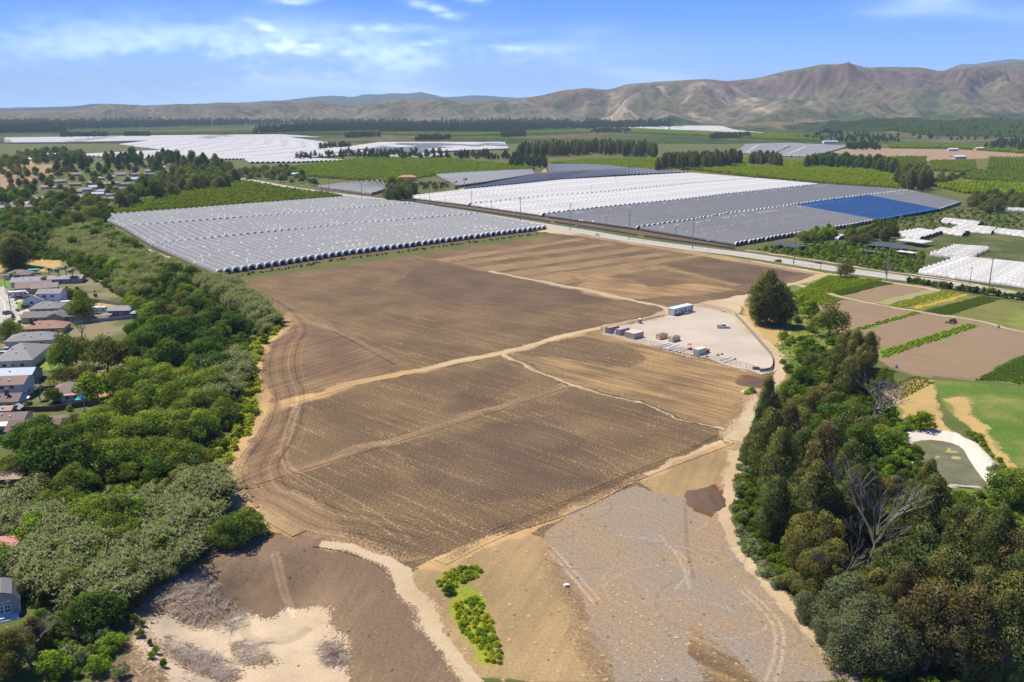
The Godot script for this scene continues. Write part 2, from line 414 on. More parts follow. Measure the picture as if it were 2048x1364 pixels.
	areas.append([1, [V(-68,-208.1),V(-59.1,-216.8),V(-44.8,-229.2),V(-19.1,-252.6),V(1,-272),V(19,-288.6),V(35.8,-278.2),V(45.8,-268),V(54.6,-256.2),V(63.5,-246.2),V(61.9,-239.6),V(48.9,-226.6),V(32.8,-213.5),V(14.3,-195.4),V(-2.5,-183.3),V(-15.8,-170.2),V(-24.4,-168.1),V(-34.4,-175.2),V(-49.3,-180.8),V(-59.8,-190),V(-67.1,-198.3)]])
	areas.append([32, [V(-32,-229.2),V(-9.9,-251.3),V(12.2,-260.4),V(25.4,-231),V(27.7,-213.5),V(9.6,-198.3),V(-9.2,-195.4),V(-27,-210.3)]])
	areas.append([31, [V(-69.7,-202.6),V(-64.1,-210.3),V(-48.3,-198.3),V(-37.8,-182.3),V(-25,-172.9),V(-15.8,-170.2),V(-24.3,-167.2),V(-34.2,-174),V(-49,-179.9),V(-61.7,-191.1)]])
	areas.append([3, [V(-2.8,-334.4),V(27.6,-364),V(39.1,-370.1),V(43.5,-359.7),V(73.3,-326.4),V(90.1,-304.5),V(92.7,-294.3),V(87.8,-280.3),V(72.4,-251.3),V(65.6,-248.7),V(54.9,-258),V(46.1,-270),V(36.1,-280.9),V(19.5,-296)]])
	areas.append([1, [V(1.2,-334.4),V(29.4,-359.7),V(44.9,-345),V(54,-322.9),V(44.8,-312.8),V(26.6,-322.9),V(11.1,-328.5)]])
	areas.append([31, [V(63.1,-244.5),V(73.4,-267.5),V(89.6,-283.6),V(74,-251.3),V(65,-231),V(61.7,-238.8)]])
	areas.append([27, [V(32.3,-210.3),V(48.3,-223.7),V(62.9,-237.2),V(64.3,-231),V(57.5,-208.4),V(52.4,-195.4),V(50.3,-183.6),V(47.3,-198.3),V(38.9,-200.6)]])
	areas.append([7, [V(7.7,-181.1),V(13.9,-190),V(31.8,-206.6),V(39,-201.2),V(47.3,-198.3),V(50.3,-183.6),V(51.4,-170.7),V(53.6,-159.3),V(56,-141.6),V(58,-127.2),V(18.5,-127.2),V(13.6,-152.7),V(7.9,-172.9)]])
	areas.append([3, [V(32.8,-143.2),V(39.1,-137.7),V(42.6,-127.2),V(32.3,-127.2),V(31.6,-134.7)]])
	areas.append([27, [V(-15.7,-168.1),V(-2.4,-180.4),V(1.9,-183.3),V(7.6,-178.7),V(13.6,-152.7),V(17.7,-127.2),V(-6.8,-127.2),V(-15.1,-144.1),V(-23.1,-162.3)]])
	areas.append([31, [V(6.3,-175.2),V(9.6,-172.9),V(14.8,-149.1),V(18.5,-127.2),V(14.2,-127.2),V(10.4,-149.1)]])
	areas.append([4, [V(1.9,-184.8),V(14.2,-193.8),V(32.6,-212.2),V(48.7,-225.9),V(63.2,-238.8),V(63.8,-234.9),V(47.9,-221.6),V(32.1,-208.4),V(13.9,-190),V(-1.6,-177.5),V(-15.4,-164.3),V(-21.8,-164.3),V(-15.8,-170.2)]])
	areas.append([21, [V(-60.1,-178.7),V(-53.5,-179.9),V(-43.9,-178),V(-43.6,-174.7),V(-56.3,-173.3),V(-61.1,-170.7),V(-64.2,-167.4),V(-62.8,-176.3)]])
	areas.append([9, [V(-38.4,-152.7),V(-18.8,-147.4),V(-10.8,-136.2),V(-5.5,-127.2),V(-1.9,-116.5),V(-33.8,-116.5)]])
	areas.append([9, [V(-73,-161.2),V(-67.9,-167.7),V(-66.6,-174.3),V(-57.9,-178.4),V(-44.1,-179.3),V(-33.9,-172.5),V(-26.5,-163.6),V(-21.1,-151.4),V(-16.1,-139.1),V(-12.2,-129.9),V(-10.9,-119),V(-34.6,-119),V(-71.2,-119),V(-69.6,-129.9),V(-73.3,-147.1)]])
	areas.append([26, [V(-79.6,-162.3),V(-67,-164.3),V(-53.7,-155.8),V(-50.5,-144.7),V(-38.9,-122.4),V(-62.4,-122.4),V(-75.5,-149.6)]])
	areas.append([8, [V(-70.3,-152.2),V(-61.7,-149.3),V(-53.7,-155.8),V(-46.9,-153.1),V(-45.2,-156.3),V(-37.3,-155.8),V(-36.4,-151.3),V(-30.9,-143.1),V(-27.8,-126.1),V(-51,-126.1),V(-59.8,-133.6),V(-65,-140),V(-69.8,-144.7)]])
	areas.append([26, [V(-65.9,-142.3),V(-56.2,-141.5),V(-51,-137),V(-50.8,-133.6),V(-58,-133.6),V(-63.5,-138.5)]])
	areas.append([26, [V(-53.4,-144.7),V(-48.6,-144.7),V(-45.4,-140),V(-50.8,-139.3)]])
	areas.append([26, [V(-37,-144.7),V(-33.3,-145.5),V(-29.2,-138.5),V(-33.8,-138.5)]])
	areas.append([8, [V(-72.3,-144.5),V(-67.9,-140.5),V(-45.6,-120.2),V(-51.4,-120.2),V(-61.4,-131.2),V(-70.7,-140.5)]])
	areas.append([31, [V(-15.5,-142.4),V(-10.8,-136.2),V(-5.4,-125.1),V(-10.6,-127.2)]])
	areas.append([24, [V(-15.9,-158.3),V(-13.2,-164.3),V(-7.9,-165.3),V(-6.2,-162.3),V(-9.8,-159.3),V(-6.5,-154.5),V(-4.7,-145.7),V(-2.2,-136.2),V(-2.1,-131.9),V(-3.9,-131.9),V(-8.8,-140.8),V(-12,-147.4),V(-14.3,-150.9)]])
	areas.append([25, [V(119.7,-441.9),V(150.1,-464.1),V(129.4,-388.8),V(120.5,-322.9),V(100.8,-297.2),V(90.5,-275.1),V(72.9,-247),V(59.7,-210.3),V(52.1,-184.8),V(52.8,-171.8),V(54.8,-156.4),V(57.4,-137.7),V(59.7,-127.2),V(87.9,-127.2),V(122.4,-187.4),V(111.5,-201.2),V(113.3,-231),V(129.3,-275.1),V(136.6,-309.6),V(140.6,-345),V(150.4,-409.4),V(158.3,-464.1)]])
	areas.append([12, [V(105.6,-388.8),V(110.7,-388.8),V(111.5,-345),V(103.5,-297.2),V(92.1,-280.3),V(105.3,-322.9),V(107.1,-351.4),V(104.7,-374.6)]])
	areas.append([11, [V(124.7,-388.8),V(152.9,-409.4),V(138.6,-345),V(118.9,-297.2),V(98.9,-275.1),V(100.8,-297.2),V(109.4,-345)]])
	areas.append([11, [V(104,-275.1),V(133.9,-285.8),V(113.3,-231),V(92,-216.8),V(83,-231)]])
	areas.append([29, [V(74,-251.3),V(90.5,-275.1),V(89.3,-260.4),V(59.8,-198.3),V(52.9,-187.4)]])
	areas.append([12, [V(52.5,-170.7),V(53.4,-162.3),V(55.3,-158.3),V(58.3,-137.7),V(59.7,-127.2),V(64.9,-127.2),V(59.3,-145.7)]])
	areas.append([22, [V(162,-593.9),V(453.2,-873.5),V(557,-943),V(271.6,-446.9),V(246.9,-496.2),V(205.4,-541.8)]])
	areas.append([11, [V(151.5,-464.1),V(189.1,-504.1),V(196.8,-493.1),V(214,-485.5),V(165.2,-444.4),V(171.1,-432.1),V(150.2,-416),V(145.4,-432.1)]])
	areas.append([24, [V(146.7,-444.4),V(154.5,-452.1),V(150.8,-425.1),V(171.1,-441.9),V(153.5,-418.2),V(144.2,-420.5)]])
	areas.append([13, [V(151,-416),V(168.3,-435.7),V(198,-406.2),V(216.2,-385.9),V(225.4,-366.6),V(230.8,-353),V(208.3,-316.1),V(203.6,-328.5),V(167.8,-297.2),V(148.3,-302.1),V(143.3,-318.8),V(140.6,-345),V(145.6,-388.8)]])
	areas.append([13, [V(170.2,-439.4),V(214,-476.7),V(233.2,-465.5),V(182.4,-423.9)]])
	areas.append([14, [V(168.5,-454.7),V(204.9,-487),V(213.4,-475.3),V(174.2,-443.1)]])
	areas.append([30, [V(183.9,-427.4),V(228.3,-461.4),V(231.2,-456),V(187.5,-421.6)]])
	areas.append([16, [V(189.6,-419.3),V(234.6,-454.7),V(238.4,-449.5),V(193.9,-414.9)]])
	areas.append([28, [V(193.4,-414.9),V(237.4,-449.5),V(243.3,-439.4),V(198.5,-407.3)]])
	areas.append([16, [V(197.8,-413.8),V(240.3,-446.9),V(241.1,-444.4),V(198.8,-410.5)]])
	areas.append([14, [V(201.2,-407.3),V(247.2,-441.9),V(253.4,-434.5),V(207.3,-398.9)]])
	areas.append([28, [V(206.8,-397.8),V(252.7,-433.3),V(265.2,-409.4),V(231.8,-354.7),V(226.5,-368.3),V(217,-387.9)]])
	areas.append([11, [V(227.1,-388.8),V(256.4,-420.5),V(265.2,-409.4),V(231.8,-354.7),V(226.5,-368.3)]])
	areas.append([15, [V(148.1,-367.5),V(195.1,-406.2),V(196.6,-403),V(151.5,-366.6)]])
	areas.append([15, [V(149.9,-335.8),V(209.2,-382.1),V(212,-378.3),V(146,-325)]])
	areas.append([14, [V(167.8,-297.2),V(205.2,-331.4),V(225.9,-345),V(186.5,-280.3),V(181.6,-290.2),V(177.1,-296)]])
	areas.append([15, [V(176.2,-296),V(191.9,-308.3),V(204.3,-309.6),V(186.5,-280.3),V(181.6,-290.2)]])
	areas.append([12, [V(127.3,-280.3),V(147.4,-300.2),V(153.3,-297.2),V(134.6,-251.3),V(129.2,-220.2),V(130.4,-201.2),V(135.6,-210.3),V(135,-242.8),V(117.8,-244.9),V(129.3,-275.1)]])
	areas.append([11, [V(153.3,-297.2),V(166.3,-294.3),V(180.6,-288.6),V(189.8,-285.8),V(140.1,-204.1),V(135.6,-210.3),V(131.4,-213.5),V(139.6,-242.8),V(143.7,-270)]])
	areas.append([12, [V(154.7,-280.3),V(143.4,-238.8),V(137.5,-213.5),V(131.2,-202.6),V(138.9,-238.8),V(147.9,-275.1)]])
	areas.append([11, [V(111.9,-207.2),V(128.7,-198.3),V(133.1,-192.7),V(117.1,-166.4),V(112.8,-170.7),V(110.6,-184.8),V(103.7,-192.7)]])
	areas.append([12, [V(101.2,-190),V(124,-190),V(122.1,-186.9),V(100.4,-185.8)]])
	areas.append([31, [V(34.3,-366.6),V(42.1,-377.4),V(74.4,-407.3),V(95.6,-427.4),V(119.7,-441.9),V(106.1,-388.8),V(73.5,-388.8),V(40.6,-363.1)]])
	areas.append([12, [V(117.9,-437),V(137.5,-444.4),V(128.2,-388.8),V(118.2,-353),V(108.4,-345),V(105.9,-379.3)]])
	areas.append([5, [V(122.7,-444.4),V(139.9,-457.4),V(183.1,-504.1),V(190.8,-508.9),V(189.7,-502.5),V(149.3,-461.4),V(132.6,-432.1),V(114.2,-420.5),V(106.9,-396.8),V(104.7,-407.3),V(92.7,-413.8),V(74.9,-396.8),V(75.3,-411.6),V(93.6,-425.1)]])
	areas.append([6, [V(40.4,-370.1),V(46.7,-374.6),V(73.4,-394.8),V(93.7,-418.2),V(105.8,-398.9),V(105.7,-370.1),V(104.1,-333.6),V(101.3,-316.1),V(97.7,-308.3),V(91,-304.5),V(73.8,-328.5),V(42.8,-359.7)]])
	areas.append([21, [V(85.7,-302.1),V(92.2,-299),V(92.7,-291.4),V(88.4,-285.8),V(81.4,-292.5)]])
	areas.append([21, [V(46.9,-205.6),V(51.9,-207.8),V(53.6,-202.6),V(51.1,-195.4),V(47,-188.7),V(44,-191.3),V(44.8,-199.7)]])
	areas.append([17, [V(-370.3,-760.6),V(-388,-813.3),V(-374,-1200),V(-178,-954),V(-270.4,-859.9)]])
	areas.append([17, [V(-343,-1293),V(-361,-1423),V(-268,-1782),V(-121,-1710),V(30,-1473),V(40,-1377),V(-111,-1264),V(-154,-1143),V(-220,-1184)]])
	areas.append([17, [V(64,-1710),V(281,-1710),V(305,-1499),V(431,-1526),V(592,-1334),V(469,-1050),V(401,-1106),V(240,-1293),V(127,-1423)]])
	areas.append([17, [V(761,-1598),V(957,-1764),V(1181,-1764),V(599.6,-882.8),V(509,-988),V(530,-1106)]])
	areas.append([34, [V(730,-2087),V(898,-2194),V(1083,-2139),V(1145,-1967),V(1219,-1677),V(1243,-1710),V(947,-1745),V(784,-1644),V(715,-1860)]])
	areas.append([17, [V(1059,-2479),V(1380,-2376),V(1513,-2087),V(1243,-1710),V(1132,-1944),V(1069,-2113),V(929,-2166)]])
	areas.append([23, [V(-173.3,-491.6),V(-252.2,-598.3),V(-316.4,-698.9),V(-379.1,-782.3),V(-274.5,-873.5),V(-184,-954),V(-94.8,-892.3),V(-27.3,-797.5),V(30.5,-690)]])
	areas.append([5, [V(18.5,-690),V(30.5,-708),V(62.2,-684.2),V(45.1,-667.4),V(30,-678.5)]])
	areas.append([23, [V(-117,-932),V(-62,-1037),V(61,-1400),V(63,-1554),V(187,-1448),V(275,-1313),V(346,-1218),V(404,-1120),V(478,-1037),V(464.7,-892.3),V(158.5,-600.5)]])
	areas.append([23, [V(-244,-1063),V(-172,-1184),V(-133,-943)]])
	areas.append([23, [V(-114,-1273),V(38,-1400),V(40,-1293),V(-64,-1077)]])
	areas.append([12, [V(-64,-1063),V(39,-1273),V(55,-1448),V(52,-1293),V(-3,-1136),V(-55,-1024)]])
	areas.append([0, [V(-892,-1526),V(-827,-1764),V(-526,-1526),V(-381,-1200),V(-353,-1050),V(-351,-838.1),V(-380.7,-797.5),V(-496.4,-838.1)]])
	areas.append([34, [V(-854,-1460),V(-904,-1644),V(-796,-1526),V(-680,-1344),V(-681,-1273),V(-625,-1106),V(-618,-1050)]])
	areas.append([12, [V(-998,-1710),V(-1020,-1860),V(-831,-1526),V(-787,-1344)]])

var strokes := []
func list_strokes() -> void:
	strokes.append([31, 5.0, [V(-59.1,-216.8),V(-44.8,-229.2),V(-19.1,-252.6),V(1,-272),V(19.2,-290.2)]])
	strokes.append([31, 4.0, [V(-68,-208.1),V(-59.1,-216.8)]])
	strokes.append([31, 3.0, [V(-4.8,-332.9),V(4.8,-314.8),V(19.4,-293.7),V(36,-279.8),V(46,-269),V(54.8,-257.1),V(65,-247)]])
	strokes.append([4, 5.0, [V(-77.5,-272),V(-69.1,-279.3),V(-55.9,-293.7),V(-35.8,-308.3),V(-4.6,-332.9),V(27.6,-364),V(41.8,-374.6)]])
	strokes.append([5, 2.6, [V(-35.8,-308.3),V(-4.6,-332.9),V(27.6,-364),V(73.9,-403),V(95.1,-425.1)]])
	strokes.append([31, 4.6, [V(-69,-570.7),V(-31.4,-534.5),V(-5.6,-504.1)]])
	strokes.append([5, 3.2, [V(-13.3,-513.8),V(-5.6,-504.1),V(20.3,-476.7),V(34.5,-462.7),V(72.2,-419.3),V(75.7,-409.4)]])
	strokes.append([5, 1.2, [V(-4.8,-332.9),V(4.8,-313.5),V(19.3,-292.5),V(35.8,-278.2),V(45.8,-268),V(54.6,-256.2),V(64.8,-246.2)]])
	strokes.append([25, .6, [V(25.7,-288),V(35.9,-278.7),V(45.9,-268.5),V(54.7,-256.7),V(62.5,-248.7)]])
	strokes.append([5, 1.4, [V(63.1,-238.8),V(48.5,-224.8),V(35.7,-213.5)]])
	strokes.append([31, 2.0, [V(35.7,-213.5),V(14.1,-192.9),V(-2.4,-181.1),V(-13.9,-168.9)]])
	strokes.append([5, 3.2, [V(-44.3,-176.6),V(-36.5,-173.8),V(-29.1,-168.9),V(-23.9,-162.3),V(-19.8,-152.9),V(-15.7,-143.1),V(-11.5,-135.3),V(-6.3,-125.1)]])
	strokes.append([5, 4.6, [V(107.1,-402),V(105.8,-372.8),V(106.4,-348.2),V(105.8,-328.5),V(101.2,-309.6),V(95,-294.9),V(89.6,-283.6),V(86.9,-280.3),V(73,-251.8),V(65.7,-238)]])
	strokes.append([5, 3.8, [V(65,-231),V(57.8,-208.4),V(52.8,-195.7),V(51.3,-188.7),V(50.7,-180.4),V(51.7,-171.3),V(53.1,-162.3),V(54.9,-151.6),V(56.9,-141),V(58.3,-131.6),V(59.5,-124.4)]])
	strokes.append([27, 5.0, [V(-166.1,-481.1),V(-136.7,-441.9),V(-113.9,-406.2),V(-102.5,-384),V(-102.1,-363.1),V(-103.6,-345),V(-99,-318.8),V(-92.5,-296),V(-86.3,-279.3),V(-82.2,-262.7),V(-79.6,-242),V(-79.1,-225.2),V(-78.1,-215.2),V(-74.3,-204.1),V(-67.7,-194.3),V(-61.7,-191.1),V(-55,-183.8),V(-49,-179.9)]])
	strokes.append([4, 2.6, [V(-166.1,-481.1),V(-136.7,-441.9),V(-113.9,-406.2),V(-102.1,-384),V(-101.3,-364),V(-103,-345.8),V(-98,-318.8),V(-91.4,-296),V(-85.2,-279.3),V(-81.4,-262.7),V(-78.9,-242),V(-78.6,-225.2),V(-77.6,-215.2),V(-73.7,-204.4),V(-67.7,-195.2),V(-62,-192.1)]])
	strokes.append([24, 2.6, [V(-105.5,-379.3),V(-104.5,-363.1),V(-104.9,-345),V(-99.8,-318.8),V(-93.2,-294.3),V(-88.5,-275.1),V(-82.7,-251.3),V(-81,-234.9)]])
	strokes.append([10, 15.0, [V(-480,-1344),V(-352,-1184),V(-295,-1106),V(-255,-1057),V(-204,-1000),V(-148,-943),V(-114,-907),V(-52.3,-829.6),V(7.4,-750.2),V(53.8,-690),V(87.9,-643.6),V(125.6,-602.8),V(159.3,-570.7),V(197.1,-522.3),V(220.9,-497.7),V(244.1,-475.3),V(267.3,-439.4),V(300.4,-393.8)]])
	strokes.append([5, 3.0, [V(153.6,-549.2),V(184.8,-508.9),V(209.9,-482.6),V(232.1,-457.4)]])
	strokes.append([5, 2.5, [V(162,-593.9),V(205.4,-541.8),V(222.6,-515.5),V(245.4,-493.1),V(273.1,-449.5)]])
	strokes.append([5, 2.2, [V(160.6,-471),V(172.8,-439.4),V(182,-422.8),V(197.5,-405.1),V(216,-385.9),V(225.4,-366.6),V(230.8,-353)]])
# wheel marks: [light or dark, width, points]
var marks := []
func list_marks() -> void:
	marks.append([24, 0.40, [V(-71.8,-269),V(-69.8,-251.3),V(-66.6,-231),V(-62.2,-218.5),V(-56.2,-210.3),V(-42.7,-195.4),V(-34,-187.4),V(-26.8,-178.7)]])
	marks.append([24, 0.40, [V(-70.1,-269),V(-67.8,-251.3),V(-64.8,-231),V(-60.3,-218.5),V(-54.6,-212.9),V(-41,-199.7),V(-32,-190),V(-26.1,-182.3),V(-21.9,-175.2)]])
	marks.append([-16, 0.80, [V(-94,-388.8),V(-68.9,-353),V(-44.9,-316.1)]])
	marks.append([14, 0.48, [V(-110.9,-409.4),V(-87.3,-379.3),V(-53.8,-337.3)]])
	marks.append([14, 0.48, [V(-110.6,-418.2),V(-83.7,-384),V(-50.2,-341.1),V(-31.8,-319.5)]])
	marks.append([18, 0.40, [V(-1.6,-181.8),V(-13.7,-170.7),V(-21,-167.4)]])
	marks.append([-18, 0.64, [V(62.9,-243.7),V(44.6,-225.5),V(28.8,-211.9),V(9.4,-194),V(-5.1,-181.8)]])
	marks.append([-16, 0.56, [V(60.8,-241.2),V(44.2,-223.4),V(28.6,-210),V(9.3,-192.4),V(-3.9,-180.4)]])
	marks.append([12, 0.72, [V(-56.7,-218.5),V(-43.8,-231),V(-19.5,-254.4),V(1,-274)]])
	marks.append([14, 0.40, [V(-10.3,-260.4),V(15.7,-238.8),V(30.6,-215.2)]])
	marks.append([14, 0.40, [V(-0.7,-267.5),V(23.2,-238.8),V(38.4,-222)]])
	marks.append([20, 0.40, [V(7.9,-172.9),V(12.2,-162.3),V(16.5,-150.9)]])
	marks.append([18, 0.32, [V(9.1,-174),V(13.4,-163.3),V(17.6,-152.7)]])
	marks.append([18, 0.40, [V(46.6,-156.4),V(49.6,-145.7),V(47.8,-136.2),V(43.4,-127.2)]])
	marks.append([18, 0.40, [V(47.8,-157.2),V(51.2,-145.7),V(49.3,-136.2),V(45.1,-127.2)]])
	marks.append([16, 0.40, [V(34.1,-179.9),V(36.6,-168.5),V(36.4,-156.4)]])
	marks.append([16, 0.40, [V(23.8,-179.9),V(33.6,-176.3),V(38.4,-166.4),V(33.3,-156.4)]])
	marks.append([-12, 0.56, [V(43.5,-198.3),V(39.1,-172.9),V(38.2,-160.3)]])
	marks.append([-16, 1.60, [V(-53.9,-155.8),V(-52.9,-149.6),V(-51.1,-146.6),V(-47.8,-145.5),V(-43.2,-146.3),V(-40.2,-150.5)]])
	marks.append([-11, 0.48, [V(-53.2,-155.8),V(-52.3,-150),V(-50.6,-147.6),V(-47.7,-146.6),V(-43.9,-147.5),V(-41.2,-151)]])
	marks.append([18, 0.64, [V(-53.3,-172),V(-49.4,-163.6),V(-46.4,-157.8),V(-44.5,-154.4)]])
	marks.append([18, 0.64, [V(-52.3,-172.9),V(-48.2,-163.6),V(-44.6,-155.9)]])

var pw := 0
var ph := 0
var px0 := 0.0
var pz0 := 0.0
var pstep := 0.0
var p_id := PackedByteArray()
var p_mark := PackedByteArray()
var p_wx := PackedByteArray()
var p_wz := PackedByteArray()
var p_blob := PackedByteArray()
var t_streak := PackedByteArray()
var t_fine := PackedByteArray()
var p_out := []
var p_hgt := []

func noise_bytes(size_x: int, size_y: int, sd: int, freq: float, oct: int, type := FastNoiseLite.TYPE_SIMPLEX_SMOOTH, seamless := false) -> PackedByteArray:
	var n := FastNoiseLite.new()
	n.seed = sd; n.frequency = freq; n.fractal_octaves = oct; n.noise_type = type
	var im: Image = n.get_seamless_image(size_x, size_y) if seamless else n.get_image(size_x, size_y)
	im.convert(Image.FORMAT_L8)
	return im.get_data()

func fill_poly(im: Image, pts: Array, value: float) -> void:
	var q := []
	var lo := 1e9; var hi := -1e9
	for p in pts:
		var v := Vector2((p.x - px0) / pstep, (p.y - pz0) / pstep)
		q.append(v)
		lo = minf(lo, v.y); hi = maxf(hi, v.y)
	var c := Color(value, value, value)
	var n := q.size()
	for y in range(maxi(0, int(lo)), mini(ph - 1, int(hi)) + 1):
		var xs := []
		var yc := y + 0.5
		for i in n:
			var a: Vector2 = q[i]; var b: Vector2 = q[(i + 1) % n]
			if (a.y <= yc) != (b.y <= yc):
				xs.append(a.x + (yc - a.y) / (b.y - a.y) * (b.x - a.x))
		xs.sort()
		for i in range(0, xs.size() - 1, 2):
			var xa := maxi(0, int(xs[i])); var xb := mini(pw, int(xs[i + 1]) + 1)
			if xb > xa: im.fill_rect(Rect2i(xa, y, xb - xa, 1), c)

func ribbon(pts: Array, wid: float) -> Array:
	var l := []
	var r := []
	for i in pts.size():
		var d: Vector2 = (pts[mini(i + 1, pts.size() - 1)] - pts[maxi(i - 1, 0)]).normalized()
		var nrm := Vector2(-d.y, d.x) * wid * 0.5
		l.append(pts[i] + nrm); r.append(pts[i] - nrm)
	r.reverse()
	return l + r

func curve(pts: Array, step := 4.0) -> Array:   # a smooth line through the points
	var c := Curve2D.new()
	for i in pts.size():
		var t: Vector2 = (pts[mini(i + 1, pts.size() - 1)] - pts[maxi(i - 1, 0)]) * 0.17
		c.add_point(pts[i], -t, t)
	c.bake_interval = step
	return Array(c.get_baked_points())

func paint_row(y: int) -> void:
	var out := PackedByteArray()
	out.resize(pw * 3)
	var hg := PackedByteArray()
	hg.resize(pw)
	var z := pz0 + y * pstep
	var warp := 2.6 / pstep / 128.0
	var row := y * pw
	var jit := 0.32 / pstep / 128.0
	for x in pw:
		var i := row + x
		var ax := clampi(x + int((p_wx[i] - 128) * warp), 0, pw - 1)
		var ay := clampi(y + int((p_wz[i] - 128) * warp), 0, ph - 1)
		var fj := t_fine[(((y * 3 + 77) & 511) << 9) + ((x * 3 + 31) & 511)]
		var fi := t_fine[((y & 511) << 9) + (x & 511)]
		ax = clampi(ax + int((fj - 128) * jit), 0, pw - 1)
		ay = clampi(ay + int((fi - 128) * jit), 0, ph - 1)
		var id := p_id[ay * pw + ax]
		var k := id * 12
		if k_p[k + 10] > 0.0:      # patches without an edge of their own thin out towards their border
			var far_x := clampi(ax + int((p_wz[i] - 128) * k_p[k + 10] * jit + (fj - 128) * k_p[k + 10] * jit), 0, pw - 1)
			var far_y := clampi(ay + int((fi - 128) * k_p[k + 10] * jit + (p_blob[i] - 128) * k_p[k + 10] * jit), 0, ph - 1)
			id = p_id[far_y * pw + far_x]
			k = id * 12
		var wx := px0 + x * pstep
		var ca := k_p[k + 7]; var sa := k_p[k + 8]
		var across := wz_dot(wx, z, sa, ca)
		var along := wx * ca - z * sa
		var st := t_streak[((int(across * 11.0) & 511) << 9) + (int(along * 0.7) & 511)]
		var f := p_blob[i] * 0.0039 * k_p[k + 3] + st * 0.0039 * k_p[k + 4] + (0.5 - 0.5 * (k_p[k + 3] + k_p[k + 4]))
		var t := clampf((f - k_p[k + 1]) * k_p[k + 2], 0.0, 1.0)
		var c := id * 9
		var r := lerpf(k_c[c], k_c[c + 3], t)
		var g := lerpf(k_c[c + 1], k_c[c + 4], t)
		var b := lerpf(k_c[c + 2], k_c[c + 5], t)
		var e := fi * 0.6 + st * 0.4 - 255.0 * (1.0 - k_p[k])
		if e > 0.0:
			var q := minf(e * 0.03, 0.8)
			r = lerpf(r, k_c[c + 6], q); g = lerpf(g, k_c[c + 7], q); b = lerpf(b, k_c[c + 8], q)
		var rows := 0.0
		if k_p[k + 5] > 0.0 and pstep < 0.5:
			rows = sin((across * k_p[k + 5] + (p_wx[i] + p_wz[i]) * 0.0035) * TAU) * k_p[k + 6]
		var s := 1.0 + (fi - 128) * 0.0078 * k_p[k + 9] + rows * 0.004
		var m := (p_mark[i] - 128) * (0.5 + fi * 0.004)
		hg[x] = clampi(int(128.0 + rows * 3.0 + (fi - 128) * k_p[k + 9] * 1.6 + (st - 128) * k_p[k + 4] * 0.3), 0, 255)
		var o := x * 3
		out[o] = clampi(int(r * s + m), 0, 255)
		out[o + 1] = clampi(int(g * s + m * 0.92), 0, 255)
		out[o + 2] = clampi(int(b * s + m * 0.8), 0, 255)
	p_out[y] = out
	p_hgt[y] = hg

func wz_dot(x: float, z: float, sa: float, ca: float) -> float:
	return x * sa + z * ca

func paint_map(x0: float, z0: float, w: int, h: int, step: float, sd: int, with_height: bool) -> StandardMaterial3D:
	pw = w; ph = h; px0 = x0; pz0 = z0; pstep = step
	var im := Image.create_empty(w, h, false, Image.FORMAT_L8)
	for a in areas: fill_poly(im, a[1], a[0] / 255.0)
	for s in strokes: fill_poly(im, ribbon(curve(s[2]), s[1]), s[0] / 255.0)
	p_id = im.get_data()
	var mk := Image.create_empty(w, h, false, Image.FORMAT_L8)
	mk.fill(Color(128 / 255.0, 0, 0))
	mk.fill(Color8(128, 128, 128))
	if step < 0.5:
		for s in marks: fill_poly(mk, ribbon(curve(s[2], 1.5), s[1]), (128 + s[0]) / 255.0)
	p_mark = mk.get_data()
	p_wx = noise_bytes(w, h, sd, 0.045 * step, 4)
	p_wz = noise_bytes(w, h, sd + 1, 0.045 * step, 4)
	p_blob = noise_bytes(w, h, sd + 2, 0.028 * step, 5)
	p_out.resize(h); p_hgt.resize(h)
	var job := WorkerThreadPool.add_group_task(paint_row, h)
	WorkerThreadPool.wait_for_group_task_completion(job)
	var all := PackedByteArray()
	var hall := PackedByteArray()
	for y in h:
		all.append_array(p_out[y]); hall.append_array(p_hgt[y])
	var m := StandardMaterial3D.new()
	m.albedo_texture = ImageTexture.create_from_image(Image.create_from_data(w, h, false, Image.FORMAT_RGB8, all))
	m.roughness = 0.95
	m.metallic_specular = 0.25
	m.texture_repeat = false
	if with_height:
		m.heightmap_enabled = true
		m.heightmap_texture = ImageTexture.create_from_image(Image.create_from_data(w, h, false, Image.FORMAT_L8, hall))
		m.heightmap_scale = 24.0
	return m

const AX := -275.0
const AZ := -670.0
const ASIZE := 573.44
const BX := -1750.0
const BZ := -2450.0

func near_uv(p: Vector2) -> Vector2:
	return Vector2((p.x - AX) / ASIZE, (p.y - AZ) / ASIZE)

